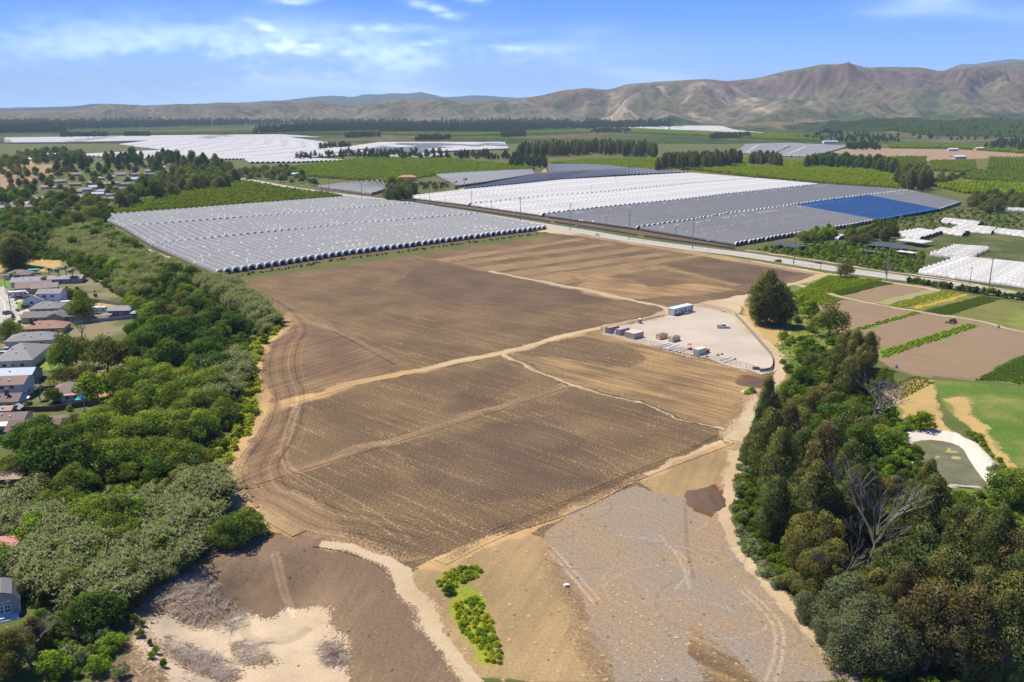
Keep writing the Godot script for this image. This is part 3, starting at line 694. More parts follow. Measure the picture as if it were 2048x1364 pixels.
func grid_sheet(x0: float, z0: float, nx: int, nz: int, cell: float, uv0: Vector2, uvsize: Vector2, hole: Rect2) -> ArrayMesh:
	var v := PackedVector3Array(); var uv := PackedVector2Array(); var idx := PackedInt32Array(); var nr := PackedVector3Array()
	for j in nz + 1:
		for i in nx + 1:
			var x := x0 + i * cell; var z := z0 + j * cell
			v.append(Vector3(x, ground_h(x, z), z))
			var e := 0.5
			nr.append(Vector3(ground_h(x - e, z) - ground_h(x + e, z), 2.0 * e, ground_h(x, z - e) - ground_h(x, z + e)).normalized() if x > -106 and x < 1 and z > -191 and z < -49 else Vector3.UP)
			uv.append(Vector2((x - uv0.x) / uvsize.x, (z - uv0.y) / uvsize.y))
	for j in nz:
		for i in nx:
			var c := Vector2(x0 + (i + .5) * cell, z0 + (j + .5) * cell)
			if hole.has_point(c): continue
			var a := j * (nx + 1) + i
			idx.append_array(PackedInt32Array([a, a + 1, a + nx + 2, a, a + nx + 2, a + nx + 1]))
	var arr := []
	arr.resize(Mesh.ARRAY_MAX)
	arr[Mesh.ARRAY_VERTEX] = v; arr[Mesh.ARRAY_TEX_UV] = uv; arr[Mesh.ARRAY_INDEX] = idx; arr[Mesh.ARRAY_NORMAL] = nr
	var m := ArrayMesh.new()
	m.add_surface_from_arrays(Mesh.PRIMITIVE_TRIANGLES, arr)
	return m

func flat_sheet(pts: Array, y: float, far := false) -> ArrayMesh:
	var st := SurfaceTool.new()
	st.begin(Mesh.PRIMITIVE_TRIANGLES)
	var poly := PackedVector2Array(pts)
	var idx := Geometry2D.triangulate_polygon(poly)
	for k in range(0, idx.size(), 3):
		var a := poly[idx[k]]; var b := poly[idx[k + 1]]; var c := poly[idx[k + 2]]
		var tri := [a, b, c] if (b - a).cross(c - a) > 0 else [a, c, b]
		for p in tri:
			st.set_normal(Vector3.UP)
			st.set_uv(near_uv(p) if not far else Vector2((p.x - BX) / 3500.0, (p.y - BZ) / 2730.0))
			st.add_vertex(Vector3(p.x, y, p.y))
	return st.commit()

func build_ground() -> void:
	kinds()
	list_areas(); list_strokes(); list_marks()
	var edge := [V(-146.2,-444.4),V(-122.5,-407.3),V(-105.7,-370.1),V(-102.8,-345),V(-98,-318.8),V(-91.4,-296),V(-85.2,-279.3),V(-81.4,-262.7),V(-78.9,-242),V(-78.6,-225.2),V(-77.3,-215.2),V(-73.1,-204.4),V(-67.7,-196),V(-62.1,-192.7),V(-49.4,-181.3),V(-34.5,-175.6),V(-24.6,-170.2)]
	for k in 7:      # passes of the tractor parallel to the field edge
		var o := []
		for i in edge.size():
			var d: Vector2 = (edge[mini(i + 1, edge.size() - 1)] - edge[maxi(i - 1, 0)]).normalized()
			o.append(edge[i] + Vector2(d.y, -d.x) * (2.0 + k * 2.3))
		marks.append([[14, -14, 7, -11][k % 4], .5, o])
	var r := RandomNumberGenerator.new(); r.seed = 40
	for k in 34:      # turning marks in the stubble and round the wash
		var c: Vector2 = [V(35.7,-182.3), V(41,-168.5), V(44.7,-152.7), V(27.2,-156.4), V(47.3,-137.7), V(14.7,-182.3)][k % 6] + Vector2(r.randfn() * 6.0, r.randfn() * 6.0)
		var rad := r.randf_range(3.0, 16.0); var a0 := r.randf() * TAU; var o := []
		for i in 9: o.append(c + Vector2(cos(a0 + i * .22), sin(a0 + i * .22) * .8) * rad)
		marks.append([r.randi_range(-14, 16), .35, o])
	t_streak = noise_bytes(512, 512, 3, 0.03, 4, FastNoiseLite.TYPE_SIMPLEX_SMOOTH, true)
	t_fine = noise_bytes(512, 512, 4, 0.42, 2, FastNoiseLite.TYPE_SIMPLEX_SMOOTH, true)
	var near := paint_map(AX, AZ, 2048, 2048, 0.28, 11, true)
	var far := paint_map(BX, BZ, 2048, 1600, 1.709, 31, false)
	M.near = near; M.far = far
	setting("ground", grid_sheet(AX, AZ, 224, 224, 2.56, Vector2(AX, AZ), Vector2(ASIZE, ASIZE), Rect2()), near, "brown farmland and scrub ground of the valley floor below the camera", "ground")
	setting("plain", far_sheet(), far, "wide green and tan valley plain reaching back towards the hills", "plain")

func far_sheet() -> ArrayMesh:   # four flat strips round the near ground
	var st := SurfaceTool.new()
	st.begin(Mesh.PRIMITIVE_TRIANGLES)
	var x1 := BX + 3500.0; var z1 := BZ + 2734.0
	for r in [[BX, BZ, x1, AZ], [BX, AZ, AX, AZ + ASIZE], [AX + ASIZE, AZ, x1, AZ + ASIZE], [BX, AZ + ASIZE, x1, z1 - 4.0]]:
		var p := [Vector2(r[0], r[1]), Vector2(r[2], r[1]), Vector2(r[2], r[3]), Vector2(r[0], r[1]), Vector2(r[2], r[3]), Vector2(r[0], r[3])]
		for q in p:
			st.set_normal(Vector3.UP)
			st.set_uv(Vector2((q.x - BX) / 3500.0, (q.y - BZ) / 2734.0))
			st.add_vertex(Vector3(q.x, 0, q.y))
	return st.commit()

# ---------------------------------------------------------------- hills
var crest_main := [V(-5432,106),V(-4292,77),V(-3681,77),V(-3363,84),V(-3056,132),V(-2862,124),V(-2708,110),V(-2572,132),V(-2397,128),V(-2220,143),V(-1947,132),V(-1804,157),V(-1622,139),V(-1466,150),V(-1235,117),V(-1051,143),V(-852,168),V(-723,157),V(-528,172),V(-426,146),V(-319,157),V(-205,143),V(-137,165),V(-7,146),V(174,187),V(417,234),V(561,249),V(717,234),V(897,278),V(1154,296),V(1471,311),V(1627,296),V(1819,314),V(2124,376),V(2354,419),V(2546,426),V(2677,397),V(2869,401),V(3076,397),V(3250,368),V(3333,397),V(3463,408),V(3665,419),V(3843,440),V(4418,483),V(5552,455),V(7090,339)]
var crest_far := [V(-14509,111),V(-9462,95),V(-6931,136),V(-5246,168),V(-4571,200),V(-3812,233),V(-3558,265),V(-3262,297),V(-2976,314),V(-2801,289),V(-2600,297),V(-2455,338),V(-2213,330),V(-2002,354),V(-1793,346),V(-1541,362),V(-1357,338),V(-1166,289),V(-914,297),V(-679,322),V(-394,314),V(-117,289),V(176,273),V(1478,233),V(3994,273),V(5652,474),V(6719,634),V(7207,730),V(7523,793),V(7732,841),V(7975,880),V(8243,920),V(8495,904),V(9740,991),V(13082,872),V(18193,474)]
var crest_west := [V(-11876,101),V(-8170,113),V(-6941,83),V(-6321,95),V(-6008,83),V(-5578,113),V(-5367,125),V(-5048,155),V(-4835,137),V(-4467,113),V(-3236,77),V(-766,65)]
var hn1 := FastNoiseLite.new()
var hn2 := FastNoiseLite.new()
var hn3 := FastNoiseLite.new()

func along_crest(t: Array, x: float) -> float:
	if x <= t[0].x: return t[0].y
	for i in t.size() - 1:
		if x <= t[i + 1].x:
			var f: float = (x - t[i].x) / (t[i + 1].x - t[i].x)
			return lerpf(t[i].y, t[i + 1].y, f * f * (3.0 - 2.0 * f) * 0.5 + f * 0.5)
	return t[t.size() - 1].y

func crest_z(x: float) -> float:   # the crest swings nearer on the right
	return -6800.0 + 350.0 * sin(x * 0.0011) 

func hill_h(x: float, z: float) -> float:
	var d := -z
	if d < 2450: return 0.0
	var warp := hn2.get_noise_2d(x * 0.6, z * 0.6) * 420.0
	var r := maxf(0.0, along_crest(crest_main, x * 6800.0 / maxf(d, 5200.0)))
	var big := smoothstep(150.0, 420.0, r)
	var w := lerpf(900.0, 2300.0, big) * (1.0 + 0.25 * hn2.get_noise_2d(x * 0.9 + 900.0, 50.0))
	var t := (z + 6800.0) / w
	var h := 0.0
	if t < 1.0 and t > -1.6:
		var tt := clampf(absf(t), 0.0, 1.0) if t > 0 else clampf(-t * 0.6, 0.0, 1.0)
		var base := r * pow(1.0 - tt, 1.25) * (1.0 - 0.25 * tt)
		var sp := hn1.get_noise_2d(x + warp, z * 0.55 + warp * 0.4)       # ridged: spurs and gullies run down the slope
		var env := smoothstep(0.0, 0.45, tt) * (1.0 - tt) * 1.25
		h = base + r * env * (sp * 0.75 - 0.12) + env * (30.0 * hn2.get_noise_2d(x * 4.0, z * 4.0) + 16.0 * hn1.get_noise_2d(x * 5.0, z * 4.0))
		h = clampf(h, r * 0.02 * (1.0 - tt), r * (1.0 - 0.45 * tt))
	var foot := smoothstep(500.0, 1500.0, x) * smoothstep(2700.0, 3700.0, d) * smoothstep(7200.0, 5200.0, d)
	h = maxf(h, 0.0) + foot * 62.0 * maxf(0.0, hn3.get_noise_2d(x, z) + 0.22)
	return h * smoothstep(2450.0, 2900.0, d)

func hill_color(x: float, z: float, h: float, slope: float) -> Color:
	var d := -z
	var n := hn2.get_noise_2d(x * 2.2, z * 2.2)
	var m := hn3.get_noise_2d(x * 1.3 + 500.0, z * 1.3)
	if h < 6.0 and d < 5600:
		# patchwork of fields
		var u := x * 0.75 - z * 0.66; var v := x * 0.66 + z * 0.75
		var cell := int(floor(u / 330.0)) * 7 + int(floor(v / 210.0)) * 13
		var k := posmod(cell * 2654435 + 12345, 97) % 7
		var pal := [Color(.085, .125, .035), Color(.105, .14, .045), Color(.07, .105, .035), Color(.20, .165, .105), Color(.10, .13, .045), Color(.13, .14, .06), Color(.075, .11, .03)]
		return pal[k]
	var green := Color(.18, .178, .115)
	var tan := Color(.27, .22, .175)
	var mauve := Color(.205, .135, .135)
	var c := green.lerp(tan, smoothstep(-0.25, 0.35, n + 0.3 * m))
	c = c.lerp(mauve, smoothstep(0.0, 0.32, m + 0.5 * slope - 0.18 + 0.2 * n) * smoothstep(60.0, 260.0, h))
	# chalky slips high on the faces, dark brush in the gullies
	var cliff := smoothstep(0.20, 0.34, slope) * smoothstep(0.05, 0.3, hn3.get_noise_2d(x * 3.1, z * 1.2 + 77.0)) * smoothstep(300.0, 700.0, x) * smoothstep(2200.0, 1500.0, x)
	c = c.lerp(Color(.52, .41, .35), cliff * 0.9)
	c = c.lerp(Color(.05, .065, .03), smoothstep(0.34, 0.5, hn1.get_noise_2d(x * 2.3 + 3000.0, z * 1.4)) * 0.25)
	if h < 70.0 and x > 300.0 and d < 5200.0:
		var fld := int(floor((x * 0.8 - z * 0.6) / 300.0)) * 5 + int(floor((x * 0.6 + z * 0.8) / 220.0)) * 11
		var q := posmod(fld * 7919 + 31, 101) % 6
		c = [Color(.075, .11, .04), Color(.23, .17, .11), Color(.09, .125, .045), Color(.12, .13, .06), Color(.06, .085, .035), Color(.25, .20, .13)][q]
	return c

func height_field(x0: float, x1: float, z0: float, z1: float, cx: float, cz: float, hf: Callable, cf: Callable) -> ArrayMesh:
	var nx := int((x1 - x0) / cx); var nz := int((z1 - z0) / cz)
	var hs := PackedFloat32Array(); hs.resize((nx + 1) * (nz + 1))
	var v := PackedVector3Array(); var nr := PackedVector3Array(); var col := PackedColorArray(); var idx := PackedInt32Array(); var uv := PackedVector2Array()
	for j in nz + 1:
		for i in nx + 1:
			hs[j * (nx + 1) + i] = hf.call(x0 + i * cx, z0 + j * cz)
	for j in nz + 1:
		for i in nx + 1:
			var a := j * (nx + 1)
			var h := hs[a + i]
			var gx := (hs[a + mini(i + 1, nx)] - hs[a + maxi(i - 1, 0)]) / (2.0 * cx)
			var gz := (hs[mini(j + 1, nz) * (nx + 1) + i] - hs[maxi(j - 1, 0) * (nx + 1) + i]) / (2.0 * cz)
			var x := x0 + i * cx; var z := z0 + j * cz
			v.append(Vector3(x, h, z)); nr.append(Vector3(-gx, 1, -gz).normalized())
			col.append(cf.call(x, z, h, sqrt(gx * gx + gz * gz)))
			uv.append(Vector2(x, z) / 1400.0)
	for j in nz:
		for i in nx:
			var a := j * (nx + 1) + i
			idx.append_array(PackedInt32Array([a, a + 1, a + nx + 2, a, a + nx + 2, a + nx + 1]))
	var arr := []
	arr.resize(Mesh.ARRAY_MAX)
	arr[Mesh.ARRAY_VERTEX] = v; arr[Mesh.ARRAY_NORMAL] = nr; arr[Mesh.ARRAY_COLOR] = col; arr[Mesh.ARRAY_INDEX] = idx; arr[Mesh.ARRAY_TEX_UV] = uv
	var m := ArrayMesh.new()
	m.add_surface_from_arrays(Mesh.PRIMITIVE_TRIANGLES, arr)
	return m

func far_h(x: float, z: float) -> float:
	var t := absf(z + 15000.0) / 2300.0
	return along_crest(crest_far, x) * pow(maxf(0.0, 1.0 - t), 1.2) * (1.0 + 0.5 * hn1.get_noise_2d(x * 0.35, z * 0.3) * smoothstep(0.0, 0.3, t))

func west_h(x: float, z: float) -> float:
	var t := absf(z + 11000.0) / 1500.0
	return along_crest(crest_west, x) * pow(maxf(0.0, 1.0 - t), 1.2) * (1.0 + 0.5 * hn1.get_noise_2d(x * 0.6, z * 0.5) * smoothstep(0.0, 0.3, t))

func build_hills() -> void:
	hn1.seed = 17; hn1.frequency = 0.0013; hn1.fractal_type = FastNoiseLite.FRACTAL_RIDGED; hn1.fractal_octaves = 3; hn1.fractal_gain = 0.42
	hn2.seed = 4; hn2.frequency = 0.0011; hn2.fractal_octaves = 4
	hn3.seed = 8; hn3.frequency = 0.0012; hn3.fractal_octaves = 3
	var hm := StandardMaterial3D.new()
	hm.vertex_color_use_as_albedo = true
	hm.roughness = 1.0
	hm.metallic_specular = 0.1
	var n := FastNoiseLite.new(); n.seed = 2; n.frequency = 0.012; n.fractal_type = FastNoiseLite.FRACTAL_RIDGED; n.fractal_octaves = 5
	var im: Image = n.get_seamless_image(1024, 1024)
	var g := Gradient.new()
	g.set_color(0, Color(0.46, 0.52, 0.44)); g.set_color(1, Color(1.0, 0.95, 0.92))
	var nt := NoiseTexture2D.new()
	nt.width = 1024; nt.height = 1024; nt.seamless = true; nt.noise = n; nt.color_ramp = g
	hm.albedo_texture = nt
	M.hill = hm
	setting("hills", height_field(-6500, 6500, -9200, -2450, 40, 45, hill_h, hill_color), hm, "brown and green hill range with chalky slips behind the valley", "hills")
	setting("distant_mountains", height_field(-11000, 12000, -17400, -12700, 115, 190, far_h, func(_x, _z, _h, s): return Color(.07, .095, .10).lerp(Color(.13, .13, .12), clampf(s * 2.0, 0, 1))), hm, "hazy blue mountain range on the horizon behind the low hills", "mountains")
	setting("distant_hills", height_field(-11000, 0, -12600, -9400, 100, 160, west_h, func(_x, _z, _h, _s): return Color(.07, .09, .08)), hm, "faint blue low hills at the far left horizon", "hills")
	var base := SurfaceTool.new()
	base.begin(Mesh.PRIMITIVE_TRIANGLES)
	base.set_color(Color(.11, .13, .06))
	for r in [[-16000, -17500, 16000, -9200], [-16000, -9200, -6500, -2450], [6500, -9200, 16000, -2450], [-16000, -2450, BX, 3000], [BX + 3500, -2450, 16000, 3000], [BX, BZ + 2730, BX + 3500, 3000]]:
		var p := [Vector2(r[0], r[1]), Vector2(r[2], r[1]), Vector2(r[2], r[3]), Vector2(r[0], r[1]), Vector2(r[2], r[3]), Vector2(r[0], r[3])]
		for q in p:
			base.set_normal(Vector3.UP); base.set_uv(q / 1400.0)
			base.add_vertex(Vector3(q.x, -0.5, q.y))
	setting("outer_plain", base.commit(), hm, "hazy flat land running on to the horizon beyond the farms", "plain")

# ---------------------------------------------------------------- poly tunnels
# one tunnel: a bulging plastic skin over hoops, open at the foot, legs in between; length 1 along -z, scaled to fit
func tunnel_skin(sd: int, spans: int, w: float, leg: float, top: float, base_col: Color, glint: float, glint_col: Color, slack := 0.965) -> ArrayMesh:
	var r := RandomNumberGenerator.new(); r.seed = sd
	var v := PackedVector3Array(); var nr := PackedVector3Array(); var col := PackedColorArray(); var idx := PackedInt32Array()
	var na := 10
	var rows := spans * 2 + 1
	var pts := []
	for j in rows:
		var sag := slack if j % 2 else 1.0
		var line := []
		for i in na + 1:
			var a := PI * i / na
			line.append(Vector3(-cos(a) * w * 0.5 * (1.0 if j % 2 == 0 else 0.985), leg + pow(sin(a), 0.85) * (top - leg) * sag, -float(j) / (rows - 1)))
		pts.append(line)
	var tone := []
	for j in spans:
		tone.append([])
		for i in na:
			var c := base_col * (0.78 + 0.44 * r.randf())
			if r.randf() < glint: c = glint_col  # pale flecks: glints painted into the colour, and torn plastic
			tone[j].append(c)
	for j in rows:
		for i in na + 1:
			var p: Vector3 = pts[j][i]
			v.append(p)
			var a := PI * i / na
			nr.append(Vector3(-cos(a) * 0.9, sin(a) + 0.1, (0.12 if j % 2 == 0 else 0.0) * (1 if j < rows - 1 else -1)).normalized())
			var c: Color = tone[mini(j / 2, spans - 1)][mini(i, na - 1)]
			if j % 2 == 0: c = c * 0.80      # the hoop shows through as a darker band
			c.a = 1.0
			col.append(c)
	for j in rows - 1:
		for i in na:
			var q := j * (na + 1) + i
			idx.append_array(PackedInt32Array([q, q + na + 1, q + na + 2, q, q + na + 2, q + 1]))
	var arr := []
	arr.resize(Mesh.ARRAY_MAX)
	arr[Mesh.ARRAY_VERTEX] = v; arr[Mesh.ARRAY_NORMAL] = nr; arr[Mesh.ARRAY_COLOR] = col; arr[Mesh.ARRAY_INDEX] = idx
	var m := ArrayMesh.new()
	m.add_surface_from_arrays(Mesh.PRIMITIVE_TRIANGLES, arr)
	return m

func tunnel_arch(w: float, leg: float, top: float, thick: float, deep: float) -> ArrayMesh:   # rolled-up plastic round the end hoop, on two posts
	var st := mb()
	var na := 10
	for i in na:
		var a := PI * i / na; var b := PI * (i + 1) / na
		var p := Vector3(-cos(a) * w * 0.5, leg + pow(sin(a), 0.85) * (top - leg), 0)
		var q := Vector3(-cos(b) * w * 0.5, leg + pow(sin(b), 0.85) * (top - leg), 0)
		var pi_ := Vector3(p.x * (1.0 - thick), leg + (p.y - leg) * (1.0 - thick) - thick * 0.8, 0); var qi := Vector3(q.x * (1.0 - thick), leg + (q.y - leg) * (1.0 - thick) - thick * 0.8, 0)
		var o := Vector3(0, 0.06, deep); var bk := Vector3(0, 0.06, -0.5)
		quad(st, pi_ + o, p + o, q + o, qi + o)
		quad(st, p + o, p + bk, q + bk, q + o)
		quad(st, pi_ + o, qi + o, qi + bk, pi_ + bk)
	return done(st)

func tunnel_legs(n: int, w: float, leg: float) -> ArrayMesh:   # hoop legs under the valley and the crop rows inside
	var st := mb()      # one valley rail with its legs hanging from it
	for j in n:
		var z0 := -float(j) / n; var z1 := -float(j + 1) / n
		quad(st, Vector3(-w * .5, leg - .12, z0), Vector3(-w * .5, leg, z0), Vector3(-w * .5, leg, z1), Vector3(-w * .5, leg - .12, z1))
		quad(st, Vector3(-w * .5, 0, z0), Vector3(-w * .5, leg - .12, z0), Vector3(-w * .5, leg - .12, z0 - .0012), Vector3(-w * .5, 0, z0 - .0012))
	st.index()
	return done(st)

func crop_rows(w: float, hgt: float) -> ArrayMesh:
	var st := mb()
	var r := RandomNumberGenerator.new(); r.seed = 12
	for k in 3:
		var x := (k - 1) * w * 0.3
		for j in 24:
			var z0 := -float(j) / 24.0; var z1 := -float(j + 1) / 24.0
			var h0 := hgt * (0.8 + 0.4 * r.randf()); var h1 := hgt * (0.8 + 0.4 * r.randf())
			quad(st, Vector3(x - .45, 0, z0), Vector3(x - .25, h0, z0), Vector3(x - .25, h1, z1), Vector3(x - .45, 0, z1))
			quad(st, Vector3(x - .25, h0, z0), Vector3(x + .25, h0, z0), Vector3(x + .25, h1, z1), Vector3(x - .25, h1, z1))
			quad(st, Vector3(x + .25, h0, z0), Vector3(x + .45, 0, z0), Vector3(x + .45, 0, z1), Vector3(x + .25, h1, z1))
			if j == 0: quad(st, Vector3(x - .45, 0, z0), Vector3(x + .45, 0, z0), Vector3(x + .25, h0, z0), Vector3(x - .25, h0, z0))
	return done(st)

func lerp_line(l: Array, f: float) -> Vector2:
	var tot := 0.0
	for i in l.size() - 1: tot += l[i].distance_to(l[i + 1])
	var s := f * tot
	for i in l.size() - 1:
		var d: float = l[i].distance_to(l[i + 1])
		if s <= d or i == l.size() - 2: return l[i].lerp(l[i + 1], s / d)
		s -= d
	return l[l.size() - 1]

func tunnel_xf(a: Vector2, b: Vector2, wscale := 1.0, y := 0.0) -> Transform3D:   # a: near end, b: far end
	var d := b - a
	var zax := Vector3(-d.x, 0, -d.y)
	var xax := Vector3(d.y, 0, -d.x).normalized() * -wscale
	if xax.cross(Vector3.UP).dot(zax) < 0: xax = -xax
	var bs := Basis(xax, Vector3.UP, zax)
	return Transform3D(bs, v3(a, y))

var tun_mat: StandardMaterial3D
func bay(front: Array, back: Array, n: int, skins: Array, w: float, arch: Mesh, legs: Mesh, rows: Mesh, as_things: bool, look: Callable, label: String, group: String, lift := 0.0, gap := 0.0) -> void:
	var xfs := []
	for i in n:
		var f := (i + 0.5) / n
		var a := lerp_line(front, f); var b := lerp_line(back, f)
		var d := (b - a).normalized()
		a += d * (gap + rng.randf_range(-0.6, 0.6)); b -= d * (gap + rng.randf_range(-0.6, 0.6))
		var ex := lerp_line(front, clampf(f + 0.5 / n, 0, 1)).distance_to(lerp_line(front, clampf(f - 0.5 / n, 0, 1)))
		var perp := absf((lerp_line(front, clampf(f + 0.5 / n, 0, 1)) - lerp_line(front, clampf(f - 0.5 / n, 0, 1))).normalized().cross(d))
		xfs.append(tunnel_xf(a, b, ex * perp / w * 0.92, lift))
	if as_things:
		for i in n:
			var k: int = look.call(i)
			var t := thing("poly_tunnel", Vector3.ZERO, 0.0, label % ordinal(i), "tunnel", group)
			t.transform = Transform3D(Basis(), xfs[i].origin)
			var c := part("plastic_cover", skins[k][rng.randi() % skins[k].size()], tun_mat, t)
			c.transform = Transform3D(xfs[i].basis, Vector3.ZERO)
			var flat_z: Vector3 = xfs[i].basis.z.normalized()
			var e := part("end_hoop", arch, M.arch[k], t)
			e.transform = Transform3D(Basis(xfs[i].basis.x, Vector3.UP, flat_z), Vector3.ZERO)
			var g := part("hoop_legs", legs, M.steel, t)
			g.transform = Transform3D(xfs[i].basis, Vector3.ZERO)
			if rows:
				var q := part("crop_row", rows, M.crop_in, t)
				q.transform = Transform3D(xfs[i].basis, Vector3.ZERO)
	else:
		var o := Node3D.new()
		o.name = numbered("poly_tunnels"); add_child(o)
		meta(o, label, "tunnels", "", "stuff")
		var by := {}
		for i in n:
			var k: int = look.call(i)
			if not by.has(k): by[k] = []
			by[k].append(i)
		for k in by:
			var xc := []; var xe := []; var xl := []
			for i in by[k]:
				xc.append(xfs[i])
				xe.append(Transform3D(Basis(xfs[i].basis.x, Vector3.UP, xfs[i].basis.z.normalized()), xfs[i].origin))
			stuff("plastic_covers", skins[k][0], tun_mat, xc, [], "", "", o)
			stuff("end_hoops", arch, M.arch[k], xe, [], "", "", o)
			stuff("hoop_legs", legs, M.steel, xc, [], "", "", o)

func block(poly: Array, skins: Array, look: Callable, label: String, arch: Mesh, legs: Mesh, pitch := 5.6) -> void:   # far tunnels on the farm grid, clipped to a plot
	var u := Vector2(0.62, 0.785); var w := Vector2(0.785, -0.62)
	var lo := 1e9; var hi := -1e9
	for p in poly:
		lo = minf(lo, p.dot(w)); hi = maxf(hi, p.dot(w))
	var by := {}
	var t := lo + pitch * 0.5
	var i := 0
	while t < hi:
		var cuts := []
		for k in poly.size():
			var a: Vector2 = poly[k]; var b: Vector2 = poly[(k + 1) % poly.size()]
			var da := a.dot(w) - t; var db := b.dot(w) - t
			if da * db < 0: cuts.append(a.lerp(b, da / (da - db)).dot(u))
		cuts.sort()
		for c in range(0, cuts.size() - 1, 2):
			var n := maxi(1, int(round((cuts[c + 1] - cuts[c]) / 115.0)))
			for q in n:
				var e0 := lerpf(cuts[c], cuts[c + 1], (q + .02) / n) ; var e1 := lerpf(cuts[c], cuts[c + 1], (q + .97) / n)
				if e1 - e0 < 20.0: continue
				var k: int = look.call(i, q)
				if not by.has(k): by[k] = []
				var ec := w * t + u * (e0 + e1) * .5
				by[k].append(tunnel_xf(w * t + u * e1, w * t + u * e0, pitch / 5.4 * .94, hill_h(ec.x, ec.y)))
		t += pitch
		i += 1
	var o := Node3D.new()
	o.name = numbered("poly_tunnels"); add_child(o)
	meta(o, label, "tunnels", "", "stuff")
	for k in by:
		var xe := []
		for x in by[k]: xe.append(Transform3D(Basis(x.basis.x, Vector3.UP, x.basis.z.normalized()), x.origin))
		stuff("plastic_covers", skins[k][0], tun_mat, by[k], [], "", "", o)
		stuff("end_hoops", arch, M.arch[k], xe, [], "", "", o)

func build_tunnels() -> void:
	tun_mat = StandardMaterial3D.new()
	tun_mat.vertex_color_use_as_albedo = true
	tun_mat.roughness = 0.5
	tun_mat.metallic_specular = 0.3
	tun_mat.cull_mode = BaseMaterial3D.CULL_DISABLED
	M.steel = mat(lin(.28, .28, .28), .5, .6)
	M.crop_in = mat(lin(.06, .08, .03))
	var white := mat(lin(.66, .66, .65), .5)
	M.arch = [white, white, mat(lin(.03, .20, .55), .45), mat(lin(.55, .55, .55), .5)]
	var W := 5.4
	var skins := [[], [], [], []]
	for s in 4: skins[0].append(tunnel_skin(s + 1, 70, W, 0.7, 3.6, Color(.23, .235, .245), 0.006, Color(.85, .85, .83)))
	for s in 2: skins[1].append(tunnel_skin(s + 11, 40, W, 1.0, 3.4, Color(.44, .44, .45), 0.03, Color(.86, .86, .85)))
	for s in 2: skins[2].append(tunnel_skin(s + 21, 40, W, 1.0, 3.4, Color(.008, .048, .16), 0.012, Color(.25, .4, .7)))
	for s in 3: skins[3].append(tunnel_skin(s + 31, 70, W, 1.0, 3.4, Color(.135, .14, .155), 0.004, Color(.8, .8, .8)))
	var arch := tunnel_arch(W, 0.7, 3.6, 0.3, 0.7)
	var arch_s := tunnel_arch(W, 1.0, 3.4, 0.16, 0.5)
	var legs := tunnel_legs(26, W, 0.7)
	var rows := crop_rows(W, 1.7)
	var f0 := [V(-173.6,-497.7),V(-114.4,-566.7),V(28.9,-698.9)]
	var f1 := [V(-254,-602.8),V(-205.9,-648.7),V(-134.5,-714.2),V(-29.2,-786.1)]
	var f2 := [V(-316.4,-698.9),V(-239,-757.1),V(-154.8,-825.5),V(-96.4,-878.1)]
	var f3 := [V(-376,-778.6),V(-326.8,-813.3),V(-271.8,-864.4),V(-182,-943)]
	bay(f0, f1, 52, skins, W, arch, legs, rows, true, func(_i): return 0, "grey plastic poly tunnel, %s from the left in the front row above the brown field", "grey tunnels, front row", 0, 1.5)
	bay(f1, f2, 50, skins, W, arch, legs, null, true, func(_i): return 0, "grey plastic poly tunnel, %s from the left in the middle row of the left block", "grey tunnels, middle row", 0, 1.5)
	bay(f2, f3, 48, skins, W, arch, legs, null, true, func(_i): return 0, "grey plastic poly tunnel, %s from the left in the back row beside the orchard", "grey tunnels, back row", 0, 1.5)
	var s0 := [V(-117,-948),V(-62,-1024),V(-1,-1091),V(67,-1175),V(265,-1303)]
	var s1 := [V(-43.2,-868.9),V(36,-948),V(96,-988),V(227,-1113),V(336,-1200)]
	var s2 := [V(27.7,-782.3),V(81.5,-833.8),V(189,-922),V(238,-971),V(392,-1106)]
	var s3 := [V(101.2,-692.9),V(153,-740),V(200,-789.9),V(256.4,-838.1),V(340,-917),V(469,-1024)]
	var s4 := [V(159.9,-607.3),V(208.2,-648.7),V(272,-701.9),V(407.4,-821.4),V(457.9,-882.8)]
	var blue := func(i): return 2 if i >= 38 and i < 61 else 3
	bay(s4, s3, 76, skins, W, arch_s, legs, rows, true, blue, "poly tunnel, %s from the road in the nearest row of the right block", "tunnels of the right block, nearest row", 0, 2.0)
	bay(s3, s2, 74, skins, W, arch_s, legs, null, true, func(_i): return 3, "dark grey poly tunnel, %s from the road in the row beside the white tunnels", "tunnels of the right block, second row", 0, 2.0)
	bay(s2, s1, 74, skins, W, arch_s, legs, null, false, func(_i): return 1, "white poly tunnels of the row in the middle of the right block", "", 0, 2.0)
	bay(s1, s0, 72, skins, W, arch_s, legs, null, false, func(_i): return 1, "white poly tunnels of the farther white row in the right block", "", 0, 2.0)
	bay([V(-59,-1037),V(-1,-1106),V(68,-1192),V(170,-1273),V(268,-1323)], [V(41,-1293),V(81,-1334),V(130,-1366),V(188,-1412),V(253,-1400)], 60, skins, W, arch_s, legs, null, false, func(_i): return 3, "dark grey poly tunnels behind the white block", "")
	bay([V(56,-1293),V(104,-1334),V(190,-1423)], [V(62,-1512),V(109,-1512),V(151,-1499)], 24, skins, W, arch_s, legs, null, false, func(_i): return 3, "small block of grey poly tunnels below the dark windbreak trees", "")
	bay([V(-66,-1084),V(-29,-1151),V(34,-1283)], [V(-111,-1273),V(-56,-1323),V(32,-1388)], 34, skins, W, arch_s, legs, null, false, func(_i): return 0, "grey poly tunnels beside the ranch house palms", "")
	bay([V(-159,-982),V(-149,-1037)], [V(-241,-1070),V(-216,-1128),V(-174,-1184)], 14, skins, W, arch_s, legs, null, false, func(_i): return 0, "grey poly tunnels along the road left of the ranch trees", "")
